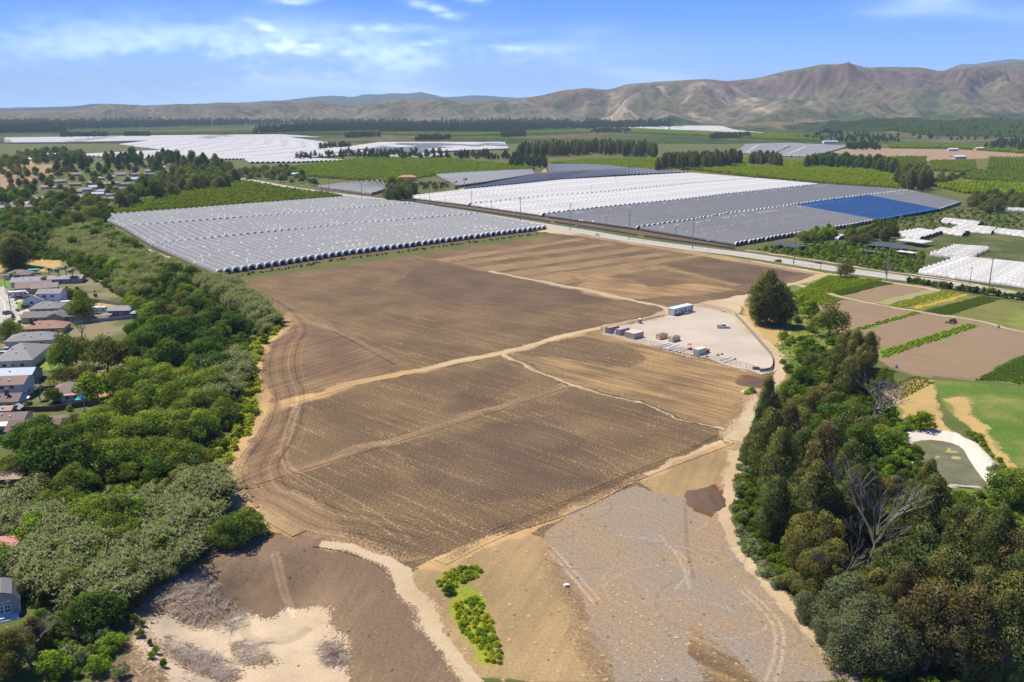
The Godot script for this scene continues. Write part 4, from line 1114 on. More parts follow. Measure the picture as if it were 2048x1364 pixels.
	# far blocks
	block([V(-926,-1820),V(-663,-1677),V(-443,-1677),V(-366,-1990),V(-464,-2376),V(-815,-3105),V(-1102,-2802),V(-1057,-2376),V(-803,-2037)], skins, func(i, b): return 1, "vast white block of poly tunnels at the left edge of the valley", arch_s, legs)
	block([V(-1426,-2479),V(-1247,-2516),V(-1051,-2672),V(-787,-2997),V(-624,-2946),V(-862,-3283),V(-1242,-3162),V(-1663,-2897)], skins, func(i, b): return 0 if (i / 9 + b) % 7 == 0 else 1, "grey and white poly tunnels behind the vast white block", arch_s, legs)
	block([V(-435,-1644),V(-336,-1820),V(-5,-2113),V(-20,-2516),V(-377,-2516),V(-416,-2194),V(-449,-1860)], skins, func(i, b): return 3 if b == 2 or (b == 1 and i % 40 > 12) else 1, "white and grey poly tunnels beyond the olive orchard", arch_s, legs)
	bay([V(-469,-1568),V(-383,-1583),V(-313,-1644)], [V(-510,-1677),V(-448,-1693),V(-413,-1710)], 20, skins, W, arch_s, legs, null, false, func(_i): return 1, "small white tunnel block behind the roadside trees", "")
	bay([V(-252,-1745),V(-187,-1693),V(-128,-1820)], [V(-250,-1880),V(-188,-1901),V(-154,-1880)], 16, skins, W, arch_s, legs, null, false, func(_i): return 1, "short white tunnels among trees behind the olive orchard", "")
	block([V(483,-3786),V(698,-3283),V(879,-2897),V(995,-3162),V(997,-3871),V(925,-4358),V(614,-4713)], skins, func(_i, _b): return 1, "white poly tunnels at the foot of the foothills", arch_s, legs)
	block([V(493,-1944),V(549,-1801),V(609,-1764),V(864,-2251),V(771,-2444),V(628,-2376)], skins, func(i, b): return 0, "grey poly tunnels behind the row of eucalyptus", arch_s, legs)

# ---------------------------------------------------------------- trees
# a crown is many leaf sprays spread over lobes; each spray is a bent four-cornered piece
func crown_mesh(sd: int, lobes: Array, count: int, size: float, base: Color, vary: float, droop := 0.0, stretch := 1.0) -> ArrayMesh:
	var r := RandomNumberGenerator.new(); r.seed = sd
	var v := PackedVector3Array(); var nr := PackedVector3Array(); var col := PackedColorArray(); var idx := PackedInt32Array()
	var area := 0.0
	for l in lobes: area += l[1].x * l[1].y
	for l in lobes:
		var c: Vector3 = l[0]; var e: Vector3 = l[1]
		var n := int(count * e.x * e.y / area)
		var t := 1.0 + vary * r.randf_range(-1, 1)
		var hue := vary * r.randf_range(-1, 1)
		var lc := Color(base.r * t * (1.0 + 0.5 * hue), base.g * t, base.b * t * (1.0 - 0.3 * hue))
		for i in n:
			var d := Vector3(r.randfn(), r.randfn() * 0.9 + 0.12, r.randfn()).normalized()
			var rad := 0.62 + 0.46 * sqrt(r.randf())
			var p := c + d * e * rad
			p += Vector3(r.randfn(), r.randfn(), r.randfn()) * size * 0.4
			var nn := (d + Vector3(r.randfn(), r.randfn(), r.randfn()) * 0.55).normalized()
			var u := nn.cross(Vector3(r.randfn(), r.randfn(), r.randfn())).normalized()
			if droop > 0.0: u = (u + Vector3.DOWN * droop).normalized()
			var w := nn.cross(u).normalized()
			var s := size * r.randf_range(0.6, 1.35)
			var k := 1.0 + r.randf_range(-1, 1) * vary * 0.8
			var cc := Color(lc.r * k, lc.g * k, lc.b * k)
			var b := v.size()
			var tip := u * s * 0.62 * stretch; var side := w * s * 0.36
			v.append(p - tip); v.append(p + side * r.randf_range(.7, 1.3) + nn * s * 0.1); v.append(p + tip * r.randf_range(.7, 1.2) - nn * s * 0.12); v.append(p - side)
			var sn := (nn + d * 0.8).normalized()
			for q in 4:
				nr.append(sn); col.append(cc)
			idx.append_array(PackedInt32Array([b, b + 1, b + 2, b, b + 2, b + 3]))
	var arr := []
	arr.resize(Mesh.ARRAY_MAX)
	arr[Mesh.ARRAY_VERTEX] = v; arr[Mesh.ARRAY_NORMAL] = nr; arr[Mesh.ARRAY_COLOR] = col; arr[Mesh.ARRAY_INDEX] = idx
	var m := ArrayMesh.new()
	m.add_surface_from_arrays(Mesh.PRIMITIVE_TRIANGLES, arr)
	return m

func limb(st: SurfaceTool, a: Vector3, b: Vector3, ra: float, rb: float, r: RandomNumberGenerator, bends := 3) -> void:
	var p := a
	for i in bends:
		var f := float(i + 1) / bends
		var q := a.lerp(b, f)
		if i < bends - 1: q += Vector3(r.randfn(), r.randfn() * 0.4, r.randfn()) * a.distance_to(b) * 0.06
		tube(st, p, q, lerpf(ra, rb, float(i) / bends), lerpf(ra, rb, f), 6)
		p = q

func trunk_mesh(sd: int, lobes: Array, hgt: float, rad: float, fork: float) -> ArrayMesh:
	var r := RandomNumberGenerator.new(); r.seed = sd
	var st := mb()
	var top := Vector3(r.randfn() * hgt * .03, hgt * fork, r.randfn() * hgt * .03)
	limb(st, Vector3(0, -0.3, 0), top, rad, rad * 0.7, r)
	for l in lobes:
		if r.randf() < 0.75: limb(st, top - Vector3(0, r.randf() * hgt * fork * 0.3, 0), l[0], rad * 0.5, rad * 0.12, r)
	return done(st)

func bare_mesh(sd: int, hgt: float, rad: float, spread: float, depth: int) -> ArrayMesh:   # leafless branching
	var r := RandomNumberGenerator.new(); r.seed = sd
	var st := mb()
	var todo := [[Vector3(0, -.3, 0), Vector3(0.05, 1, 0).normalized(), hgt * 0.36, rad, 0]]
	while todo.size():
		var t: Array = todo.pop_back()
		var a: Vector3 = t[0]; var d: Vector3 = t[1]; var l: float = t[2]; var w: float = t[3]
		var mid := a + d * l * 0.5 + Vector3(r.randfn(), r.randfn(), r.randfn()) * l * 0.05
		var b := mid + (d + Vector3(r.randfn(), r.randfn(), r.randfn()) * 0.14).normalized() * l * 0.5
		tube(st, a, mid, w, w * 0.85, 5 if t[4] < 2 else 3); tube(st, mid, b, w * 0.85, w * 0.66, 5 if t[4] < 2 else 3)
		if t[4] < depth:
			for k in (3 if t[4] < 3 else 2):
				var nd := (d + Vector3(r.randfn(), r.randf_range(-0.1, 0.5), r.randfn()) * spread).normalized()
				todo.append([b.lerp(a, 0.25 * r.randf()), nd, l * r.randf_range(0.6, 0.86), w * 0.62, t[4] + 1])
	return done(st)

func round_lobes(sd: int, n: int, w: float, h: float, low: float) -> Array:   # dome of lobes on a spread crown
	var r := RandomNumberGenerator.new(); r.seed = sd
	var o := []
	o.append([Vector3(0, low + (h - low) * 0.5, 0), Vector3(w * 0.27, (h - low) * 0.36, w * 0.27)])
	for i in n:
		var a := i * 2.4 + r.randf() * 0.6
		var f := sqrt((i + 0.5) / n)
		var y := low + (h - low) * (0.30 + 0.52 * (1.0 - f * f)) + r.randfn() * h * 0.09
		var s := r.randf_range(0.11, 0.23) * w
		o.append([Vector3(cos(a) * f * w * 0.4 + r.randfn() * w * .03, y, sin(a) * f * w * 0.4 + r.randfn() * w * .03), Vector3(s, s * 0.85, s)])
	return o

func tall_lobes(sd: int, n: int, w: float, h: float, low: float) -> Array:   # eucalyptus: clumps stacked up several leaning stems
	var r := RandomNumberGenerator.new(); r.seed = sd
	var o := []
	for i in n:
		var f := (i + 0.5) / n
		var a := i * 2.4 + r.randf()
		var y := lerpf(low, h * 0.93, f)
		var env := sin(PI * clampf(0.16 + f * 0.80, 0, 1))
		var rr := w * 0.40 * env * sqrt(r.randf_range(0.1, 1.0))
		var s := w * r.randf_range(0.09, 0.19) * (0.7 + 0.5 * env)
		o.append([Vector3(cos(a) * rr, y, sin(a) * rr), Vector3(s, s * 1.25, s)])
	return o

var species := {}   # name -> list of [crown mesh, trunk mesh, height, width]
var leaf_mat: StandardMaterial3D
var bark := {}

func add_species(called: String, variants: int, lobes: Callable, hgt: float, wid: float, count: int, size: float, base: Color, vary: float, rad: float, fork: float, droop := 0.0, stretch := 1.0) -> void:
	species[called] = []
	for k in variants:
		var sd := hash(called) % 1000 + k * 17
		var l: Array = lobes.call(sd)
		species[called].append([crown_mesh(sd, l, count, size, base, vary, droop, stretch), trunk_mesh(sd + 5, l, hgt, rad, fork), hgt, wid])

func build_species() -> void:
	leaf_mat = StandardMaterial3D.new()
	leaf_mat.vertex_color_use_as_albedo = true
	leaf_mat.roughness = 0.75
	leaf_mat.metallic_specular = 0.25
	leaf_mat.cull_mode = BaseMaterial3D.CULL_DISABLED
	leaf_mat.backlight_enabled = true
	leaf_mat.backlight = Color(0.95, 1.0, 0.55)
	bark.brown = mat(lin(.10, .075, .055)); bark.pale = mat(lin(.36, .31, .26)); bark.grey = mat(lin(.17, .15, .14)); bark.mauve = mat(lin(.17, .145, .15))
	add_species("oak", 3, func(s): return round_lobes(s, 24, 10.0, 8.5, 0.8), 8.5, 10.0, 6000, 0.43, Color(0.093, 0.157, 0.028), 0.30, .22, .3)
	add_species("willow", 3, func(s): return round_lobes(s, 28, 10.0, 8.0, 0.4), 8.0, 10.0, 6400, 0.41, Color(0.203, 0.269, 0.047), 0.30, .2, .3)
	add_species("olive", 3, func(s): return round_lobes(s, 24, 9.0, 7.5, 0.5), 7.5, 9.0, 5600, 0.35, Color(0.196, 0.208, 0.069), 0.27, .2, .3)
	add_species("eucalyptus", 4, func(s): return tall_lobes(s, 56, 11.0, 22.0, 2.0), 22.0, 11.0, 15600, 0.34, Color(0.173, 0.189, 0.070), 0.34, .38, .55, .8, 1.25)
	add_species("greengum", 2, func(s): return tall_lobes(s, 50, 11.0, 22.0, 3.5), 22.0, 11.0, 15000, 0.34, Color(.130, .165, .060), .32, .38, .55, .8, 1.25)
	add_species("browngum", 2, func(s): return tall_lobes(s, 40, 11.0, 22.0, 5.0), 22.0, 11.0, 12000, 0.34, Color(.185, .160, .080), .32, .38, .55, .8, 1.25)
	add_species("goldgum", 2, func(s): return tall_lobes(s, 46, 11.0, 18.0, 2.5), 18.0, 11.0, 15000, 0.33, Color(.215, .200, .065), 0.34, .34, .5, .8, 1.25)
	add_species("greygum", 2, func(s): return tall_lobes(s, 40, 11.0, 14.0, 1.0), 14.0, 11.0, 15600, 0.28, Color(.175, .20, .11), 0.22, .3, .5, .5, 1.2)
	add_species("bush", 3, func(s): return round_lobes(s, 8, 4.0, 2.6, 0.0), 2.6, 4.0, 1400, 0.32, Color(0.155, 0.224, 0.037), 0.34, .08, .3)
	add_species("brightbush", 2, func(s): return round_lobes(s, 9, 5.0, 4.0, 0.2), 4.0, 5.0, 2200, 0.32, Color(0.239, 0.334, 0.034), 0.27, .1, .3)
	add_species("saltbush", 2, func(s): return round_lobes(s, 7, 3.6, 2.0, 0.0), 2.0, 3.6, 1400, 0.25, Color(0.268, 0.305, 0.179), 0.20, .06, .3)
	add_species("mustard", 2, func(s): return round_lobes(s, 7, 3.0, 1.3, -0.3), 1.3, 3.0, 420, 0.34, Color(0.490, 0.510, 0.047), 0.34, .03, .3)
	add_species("citrus", 2, func(s): return round_lobes(s, 6, 4.4, 3.4, 0.0), 3.4, 4.4, 300, 0.75, Color(0.232, 0.298, 0.023), 0.30, .1, .3)
	add_species("fartree", 3, func(s): return tall_lobes(s, 9, 9.0, 20.0, 2.0), 20.0, 9.0, 220, 2.10, Color(0.052, 0.078, 0.031), 0.34, .3, .4)
	add_species("conifer", 1, func(s): return tall_lobes(s, 26, 5.0, 16.0, 1.0), 16.0, 5.0, 4400, 0.39, Color(0.063, 0.091, 0.036), 0.27, .3, .5)
	species["bare"] = []
	for k in 3: species["bare"].append([bare_mesh(60 + k, 9.0, 0.3, 0.55, 6), null, 9.0, 8.0])
	species["dead"] = []
	for k in 2: species["dead"].append([bare_mesh(80 + k * 3, 20.0, 0.55, 0.27, 6), null, 20.0, 12.0])

var tree_src := {}
func tree(sp: String, at: Vector2, hgt: float, wid: float, label: String, group := "", called := "", category := "tree", tint := "") -> Node3D:
	var set_: Array = species[sp]
	var k := rng.randi() % set_.size()
	var v: Array = set_[k]
	var nm := called if called else {"bush": "shrub", "brightbush": "shrub", "saltbush": "shrub", "mustard": "mustard_plant", "eucalyptus": "eucalyptus_tree", "goldgum": "eucalyptus_tree", "greengum": "eucalyptus_tree", "browngum": "eucalyptus_tree", "greygum": "eucalyptus_tree", "oak": "oak_tree", "willow": "willow_tree", "olive": "scrub_tree", "bare": "bare_tree", "dead": "dead_tree", "citrus": "orchard_tree", "conifer": "conifer_tree", "fartree": "tree"}.get(sp, "tree")
	var key := "%s%d" % [sp, k]
	if category == "tree" and (sp == "bush" or sp == "brightbush" or sp == "saltbush"): category = "shrub"
	var y := ground_h(at.x, at.y)
	var scl := Vector3(wid / v[3], hgt / v[2], wid / v[3] * rng.randf_range(.88, 1.12))
	var yaw := rng.randf() * TAU
	if tree_src.has(key):
		var c := copy_of(tree_src[key], nm, v3(at, y), yaw, scl, label, group)
		c.set_meta("category", category)
		if group == "" and c.has_meta("group"): c.remove_meta("group")
		return c
	var t := thing(nm, v3(at, y), 0, label, category, group)
	t.transform = Transform3D(Basis(Vector3.UP, yaw).scaled_local(scl), v3(at, y))
	if v[1] == null:
		part("branches", v[0], bark.grey if sp == "dead" else bark.mauve, t)
	else:
		part("crown", v[0], leaf_mat, t)
		part("trunk", v[1], bark.pale if sp.contains("gum") or sp == "eucalyptus" else bark.brown, t)
	tree_src[key] = t
	return t

# ---- palms
var palm_src: Node3D
func palm(at: Vector2, hgt: float, label: String, group := "") -> void:
	if palm_src == null:
		palm_src = thing("palm_tree", Vector3.ZERO, 0, label, "palm", group)
		var st := mb()
		limb(st, Vector3(0, -.2, 0), Vector3(.2, 8, .1), .28, .2, rng, 4)
		part("trunk", done(st), bark.grey, palm_src)
		var r := RandomNumberGenerator.new(); r.seed = 3
		for i in 26:
			var a := i * 2.4; var up := r.randf_range(-0.5, 1.0)
			var d := Vector3(cos(a), 0, sin(a))
			var f := mb()
			var p := Vector3(.2, 8, .1); var q := p
			for k in 5:
				var s := (k + 1) / 5.0
				q = Vector3(.2, 8, .1) + d * s * 2.6 + Vector3.UP * (up * s * 1.6 - s * s * 2.0)
				var side := d.cross(Vector3.UP) * 0.5 * sin(PI * clampf(s * .85 + .1, 0, 1))
				var side0 := d.cross(Vector3.UP) * 0.5 * sin(PI * clampf((s - .2) * .85 + .1, 0, 1))
				quad(f, p, p + side0 - Vector3(0, .18, 0), q + side - Vector3(0, .18, 0), q)
				quad(f, p, q, q - side - Vector3(0, .18, 0), p - side0 - Vector3(0, .18, 0))
				p = q
			part("frond", done(f), M.frond, palm_src)
		palm_src.transform = Transform3D(Basis().scaled(Vector3.ONE * hgt / 9.0), v3(at))
	else:
		copy_of(palm_src, "palm_tree", v3(at), rng.randf() * TAU, Vector3.ONE * hgt / 9.0, label, group)

func in_poly(p: Vector2, poly: PackedVector2Array) -> bool:
	return Geometry2D.is_point_in_polygon(p, poly)

func poly_box(poly: Array) -> Rect2:
	var b := Rect2(poly[0], Vector2.ZERO)
	for p in poly: b = b.expand(p)
	return b

# points spread over a polygon, no two nearer than gap
func spread_points(poly: Array, gap: float, most: int, sd: int, keep_off := []) -> Array:
	var r := RandomNumberGenerator.new(); r.seed = sd
	var b := poly_box(poly)
	var pk := PackedVector2Array(poly)
	var cells := {}
	var out := []
	for k in most * 14:
		if out.size() >= most: break
		var p := Vector2(r.randf_range(b.position.x, b.end.x), r.randf_range(b.position.y, b.end.y))
		if not in_poly(p, pk): continue
		var c := Vector2i((p / gap).floor())
		var ok := true
		for i in range(-1, 2):
			for j in range(-1, 2):
				for q in cells.get(c + Vector2i(i, j), []):
					if p.distance_to(q) < gap: ok = false
		for q in keep_off:
			if p.distance_to(Vector2(q[0], q[1])) < q[2]: ok = false
		if not ok: continue
		if not cells.has(c): cells[c] = []
		cells[c].append(p)
		out.append(p)
	return out

# a numbered stand of trees: sorted from left to right so that each can be found again
func stand(sp: Array, pts: Array, h0: float, h1: float, ratio: float, look: String, where: String, group: String, called := "") -> void:
	pts.sort_custom(func(a, b): return a.x / -a.y < b.x / -b.y)
	for i in pts.size():
		var s: String = sp[rng.randi() % sp.size()]
		var h := rng.randf_range(h0, h1)
		tree(s, pts[i], h, h * ratio * rng.randf_range(.85, 1.2), "%s, %s from the left %s" % [look, ordinal(i), where], group, called)

func plant() -> void:
	M.frond = mat(lin(.075, .10, .035), .6)
	# --- named single trees: x, z, height, width
	tree("eucalyptus", V(115,-379.3), 26, 18, "huge lone dark eucalyptus beside the gravel yard")
	tree("eucalyptus", V(112.9,-383), 21, 12, "left stem of the lone eucalyptus clump beside the gravel yard")
	tree("eucalyptus", V(121.3,-377.4), 20, 13, "right shoulder of the lone eucalyptus clump beside the gravel yard")
	tree("bare", V(192.1,-496.2), 9, 14, "spreading sparse brown tree at the road bend before the white tunnels", "", "roadside_tree")
	tree("olive", V(194.5,-494.6), 8, 9, "thin leafy roadside tree next to the spreading brown one", "", "roadside_tree")
	tree("bare", V(213.7,-482.6), 12, 9, "leafless grey tree under the utility pole by the road")
	tree("brightbush", V(140.1,-404.1), 8, 8, "bright green young tree behind the lone eucalyptus")
	tree("brightbush", V(139.5,-392.8), 8, 9, "bright green rounded tree right of the lone eucalyptus")
	tree("olive", V(137.1,-359.7), 14, 17, "round grey green tree at the corner of the tilled plots")
	tree("bare", V(113.9,-255.8), 13, 17, "round leafless mauve tree above the pond")
	tree("bare", V(114.1,-253.5), 11, 14, "smaller leafless mauve tree overlapping the round one above the pond")
	tree("brightbush", V(124.8,-246.2), 6, 9, "round green bush on the upper edge of the pond", "", "pond_bush", "shrub")
	tree("brightbush", V(122.7,-247), 4, 6, "low green bush by the blue barrel at the pond", "", "pond_bush", "shrub")
	tree("willow", V(122.4,-195.4), 9, 10, "dense green tree at the lower right corner of the pond")
	tree("willow", V(127.7,-198.3), 8, 9, "green tree on the right frame edge below the pond")
	tree("saltbush", V(129.4,-213.5), 3, 3.5, "small bush growing on the white pond liner")
	tree("dead", V(76,-162.3), 23, 12, "tall dead grey tree standing among the dark eucalyptus")
	tree("dead", V(74.6,-161.2), 16, 8, "shorter forked dead tree beside the tall dead one")
	tree("dead", V(63.9,-150), 14, 7, "slim pale dead trunk left of the tall dead tree")
	# --- the dark eucalyptus belt on the right
	var belt := [[75.3,-239.6,18,9],[72.8,-234.9,15,8],[68.8,-225.5,14,6],[65.2,-218.5,12,7],[67.7,-210.3,21,13],[72.3,-210.3,20,12],[73.8,-202.6,21,13],[63.3,-188.7,20,12],[66.1,-182.3,19,12],[76.4,-195.4,21,13],[79.6,-187.4,18,12],[59.1,-176.3,17,11],[65.7,-170.7,20,13],[71.4,-172.9,18,11],[76.2,-175.2,19,12],[97.0,-184.8,18,9],[90.2,-177.5,14,11],[84.6,-168.5,17,12],[89.0,-166.4,18,13],[91.4,-160.3,19,15],[93.6,-156.4,18,14],[94.7,-150.9,19,15],[96.8,-147.4,18,13],[72.6,-150.0,16,12],[78.3,-147.4,18,15],[80.0,-140.8,18,15],[84.9,-137.7,18,15],[88.8,-134.7,18,14],[70.3,-137.7,16,12],[72.4,-130.5,17,14],[76.5,-126.4,17,14],[81.7,-125.1,18,14],[95.0,-139.3,19,14],[88.4,-126.4,18,14],[83.4,-184.8,17,10],[104.7,-152.7,18,13]]
	belt.sort_custom(func(a, b): return a[0] / -a[1] < b[0] / -b[1])
	for i in belt.size():
		var b: Array = belt[i]
		tree(["eucalyptus", "greengum", "eucalyptus", "browngum"][i % 4], Vector2(b[0], b[1]), b[2] * rng.randf_range(.82, 1.2), b[3] * rng.randf_range(.62, .9), "dark olive eucalyptus, %s from the left in the belt along the lower right" % ordinal(i), "eucalyptus belt at the lower right")
	var gold := [[61.0,-161.2,15,11],[63.9,-159.3,16,11],[63.5,-153.6,13,10],[59.9,-151.8,12,9],[67.6,-142.4,13,10],[66.5,-195.4,15,9],[94.4,-195.4,8,8]]
	for i in gold.size():
		tree("goldgum", Vector2(gold[i][0], gold[i][1]), gold[i][2], gold[i][3], "golden brown eucalyptus, %s listed from the dirt track in the right belt" % ordinal(i), "golden eucalyptus in the right belt")
	var soft := [[62.2,-140.8,12,13],[63.6,-134.7,12,13],[59.5,-131.2,10,11],[65.1,-129.8,11,13],[58.3,-137.7,7,8],[56.4,-145.7,6,6]]
	for i in soft.size():
		tree("greygum", Vector2(soft[i][0], soft[i][1]), soft[i][2], soft[i][3], "soft grey green acacia, %s from the track at the bottom right edge" % ordinal(i), "grey green acacias at the bottom right")
	# --- upper part of the right belt
	var up := [[129.0,-319.5,13,8],[129.9,-312.8,15,9],[134.3,-310.9,15,9],[126.0,-296.0,14,9],[115.7,-292.5,15,10],[115.2,-280.3,14,10],[97.6,-256.7,12,11],[93.4,-253.5,11,9],[98.9,-251.3,11,9],[90.5,-256.7,8,8]]
	for i in up.size():
		tree("eucalyptus" if i % 3 else "goldgum", Vector2(up[i][0], up[i][1]), up[i][2], up[i][3], "brownish creek tree, %s down the row left of the tilled plots" % ordinal(i), "creek trees left of the tilled plots")
	var mid := [[94.4,-238.8,11,14],[97.4,-234.9,11,14],[103.5,-247.0,9,10],[88.8,-231.0,9,11],[104.7,-234.9,9,10],[106.0,-229.2,8,10],[98.1,-225.5,9,11],[87.0,-238.8,9,10],[131.9,-291.4,6,7],[102.5,-291.4,6,8],[114.2,-312.8,6,8],[93.0,-275.1,7,8],[86.6,-247.0,8,9]]
	for i in mid.size():
		tree(["oak", "olive", "willow"][i % 3], Vector2(mid[i][0], mid[i][1]), mid[i][2], mid[i][3], "leafy green creek tree, %s between the dirt track and the pond" % ordinal(i), "leafy trees between track and pond")
	stand(["saltbush", "bush"], spread_points([V(74,-251.3),V(90.5,-275.1),V(89.4,-255.8),V(74.3,-231),V(63.9,-213.5),V(56.1,-198.3),V(61.4,-216.8)], 3.0, 34, 5), 1.6, 2.8, 1.6, "grey green shrub", "beside the dirt track", "grey shrubs beside the track")
	stand(["saltbush"], spread_points([V(54.7,-192.7),V(56.5,-193.2),V(54,-179.9),V(54.5,-166.4),V(55.6,-159.3),V(53.8,-156.4),V(51.9,-168.5),V(51.6,-178.7)], 1.9, 30, 6), 1.2, 2.2, 1.6, "silvery saltbush", "along the inner bend of the dirt track", "saltbush along the dirt track")
	stand(["bush", "brightbush"], spread_points([V(121.8,-379.3),V(138.7,-388.8),V(138.6,-345),V(120.7,-297.2),V(98.9,-275.1),V(98.1,-291.4),V(109.2,-337.3)], 5.0, 26, 7), 1.6, 3.4, 1.5, "lush shrub", "in the creek bed by the eucalyptus", "green shrubs in the creek bed")
	stand(["bush", "olive"], spread_points([V(54.8,-156.4),V(59.3,-145.7),V(61.4,-136.2),V(61.4,-127.2),V(66.6,-127.2),V(65,-145.7),V(60.8,-162.3)], 3.4, 22, 8), 2.0, 4.0, 1.3, "undergrowth shrub", "at the foot of the belt", "undergrowth by the lower track")
	stand(["brightbush", "bush"], spread_points([V(121.4,-260.4),V(118.5,-242.8),V(107.7,-216.8),V(100.1,-210.3),V(98.8,-220.2),V(106.3,-238.8)], 3.6, 22, 9), 2.0, 4.2, 1.4, "light green shrub", "on the near side of the pond", "shrubs on the near side of the pond")
	stand(["bush", "brightbush"], spread_points([V(137.9,-247),V(138.9,-238.8),V(135.1,-218.5),V(128.7,-198.3),V(126.4,-198.3),V(133.3,-220.2),V(135.4,-234.9)], 2.2, 28, 10), 1.0, 2.0, 1.8, "low green shrub", "along the outer bank of the pond", "shrubs along the pond bank")
	stand(["bush", "brightbush"], spread_points([V(107.1,-202.6),V(123,-201.2),V(122.4,-187.4),V(114.8,-186.1),V(103.7,-192.7)], 3.0, 18, 11), 0.8, 1.6, 1.8, "weedy shrub", "on the slope below the pond", "shrubs below the pond")
	# --- roadside hedge on the right
	var hedge := [[224.5,-478.2],[226.1,-476.7],[228.0,-475.3],[229.7,-471.0],[231.3,-469.6],[233.3,-466.9],[235.2,-462.7],[236.7,-461.4],[238.8,-460.0],[240.9,-456.0],[242.9,-454.7],[245.1,-452.1],[247.5,-449.5],[249.9,-446.9],[250.9,-444.4],[252.9,-443.1],[255.1,-441.9],[256.0,-437.0],[258.5,-435.7],[260.5,-433.3],[262.3,-432.1]]
	for i in hedge.size():
		tree("conifer" if i % 4 == 0 else "bush", Vector2(hedge[i][0], hedge[i][1]), rng.randf_range(2.6, 4.2), rng.randf_range(3.6, 5.0), "dark roadside hedge bush, %s from the left above the flower rows" % ordinal(i), "hedge bushes along the road", "hedge_bush", "shrub")
	# --- left woods
	var big := [[-140.4,-337.3,14,22],[-132.9,-345.0,12,16],[-141.6,-322.9,12,16],[-152.7,-345.0,12,15],[-126.6,-306.4,12,16],[-116.6,-312.8,11,14],[-132.0,-370.1,11,15],[-148.1,-393.8,10,14],[-172.5,-444.4,10,13],[-186.8,-457.4,10,13],[-191.0,-444.4,9,12],[-121.7,-365.7,9,12],[-161.5,-388.8,9,12],[-194.8,-485.5,10,13],[-123.1,-337.3,9,13],[-145.1,-312.8,10,13]]
	big.sort_custom(func(a, b): return a[0] / -a[1] < b[0] / -b[1])
	for i in big.size():
		tree("oak", Vector2(big[i][0], big[i][1]), big[i][2], big[i][3], "dark dense creekside oak, %s from the left in the middle of the left woods" % ordinal(i), "dark oaks in the left woods")
	var wil := [[-132.4,-291.4,10,13],[-120.9,-280.3,10,14],[-114.0,-280.3,9,13],[-134.6,-280.3,9,12],[-105.3,-275.1,9,12],[-116.2,-260.4,10,14],[-108.2,-260.4,10,14],[-101.0,-258.0,9,13],[-95.4,-260.4,8,11],[-120.3,-251.3,10,14],[-107.5,-238.8,9,13],[-100.0,-238.8,9,13],[-124.2,-242.8,9,12],[-92.6,-238.8,9,12],[-118.3,-234.9,10,13],[-110.1,-231.0,10,13],[-103.8,-285.8,8,11],[-89.2,-251.3,8,10],[-199.8,-388.8,12,14]]
	wil.sort_custom(func(a, b): return a[0] / -a[1] < b[0] / -b[1])
	for i in wil.size():
		tree("willow", Vector2(wil[i][0], wil[i][1]), wil[i][2], wil[i][3], "light green willow, %s from the left in the slope of woods below the houses" % ordinal(i), "willows below the houses")
	tree("willow", V(-165.7,-306.4), 14, 13, "tall bright green tree behind the grey roofed house with the lawn")
	tree("olive", V(-150.8,-306.4), 14, 18, "brownish olive tree right of the tall bright green yard tree")
	tree("olive", V(-162.2,-312.8), 12, 9, "slim half bare tree between the bright yard tree and the brownish one", "", "bare_yard_tree")
	tree("bare", V(-182.6,-353), 10, 10, "bare grey yard tree in front of the long grey roofed house")
	tree("willow", V(-214.3,-354.7), 8, 11, "bright green street tree at the bend of the road")
	tree("olive", V(-159.1,-291.4), 7, 11, "round blue green tree above the hip roofed garden house")
	tree("oak", V(-153,-272.5), 5, 6, "dark round tree in the garden left of the turquoise canopy")
	tree("brightbush", V(-140.8,-275.1), 9, 12, "bright lime green tree right of the turquoise canopy")
	tree("goldgum", V(-131,-242.8), 7, 9, "yellowish garden tree right of the dark brown roof")
	tree("goldgum", V(-228.3,-434.5), 6, 7, "yellow green tree behind the two storey white house")
	tree("oak", V(-221.2,-432.1), 5, 6, "dark garden tree right of the yellow green one")
	tree("brightbush", V(-231.8,-493.1), 10, 13, "bright green round tree above the houses on the edge of the reeds")
	tree("citrus", V(-210.5,-417.1), 3, 4, "small round dark tree alone in the bare fenced yard", "", "yard_tree")
	var dk := [[-125.6,-215.2,12,15],[-120.0,-213.5,13,17],[-135.9,-225.5,10,13],[-119.3,-220.2,11,14],[-133.6,-229.2,10,13],[-112.6,-213.5,10,13],[-108.0,-215.2,9,13],[-102.6,-216.8,8,12],[-97.9,-218.5,8,12],[-92.4,-216.8,8,12],[-87.1,-215.2,8,12]]
	for i in dk.size():
		tree("oak" if i < 5 else "willow", Vector2(dk[i][0], dk[i][1]), dk[i][2], dk[i][3], "broad green tree, %s from the left in the row behind the reed bed" % ordinal(i), "trees behind the reed bed")
	var lo := [[-92.8,-178.7,9,12],[-97.9,-181.1,8,10],[-90.4,-182.3,8,10],[-88.5,-172.9,8,10],[-107.0,-190.0,6,9],[-111.2,-188.7,6,8],[-116.7,-190.0,5,7],[-100.3,-188.7,6,8],[-84.5,-174.0,6,8]]
	for i in lo.size():
		tree("willow", Vector2(lo[i][0], lo[i][1]), lo[i][2], lo[i][3], "mid green tree, %s from the left among the reeds" % ordinal(i), "trees among the reeds")
	stand(["willow", "bush", "olive", "brightbush"], spread_points([V(-123,-192.7),V(-109.4,-190),V(-89.8,-195.4),V(-78.9,-207.2),V(-70.2,-184.8),V(-70.2,-168.5),V(-74,-156.4),V(-82.5,-152.7),V(-93.5,-152.7),V(-103.8,-162.3)], 8, 34, 64), 4.0, 7.0, 1.2, "reed bed tree", "rising from the giant reeds", "trees rising from the reeds", "reed_bed_tree")
	tree("oak", V(-62.8,-176.3), 6, 9, "dark green bush at the corner of the brown field")
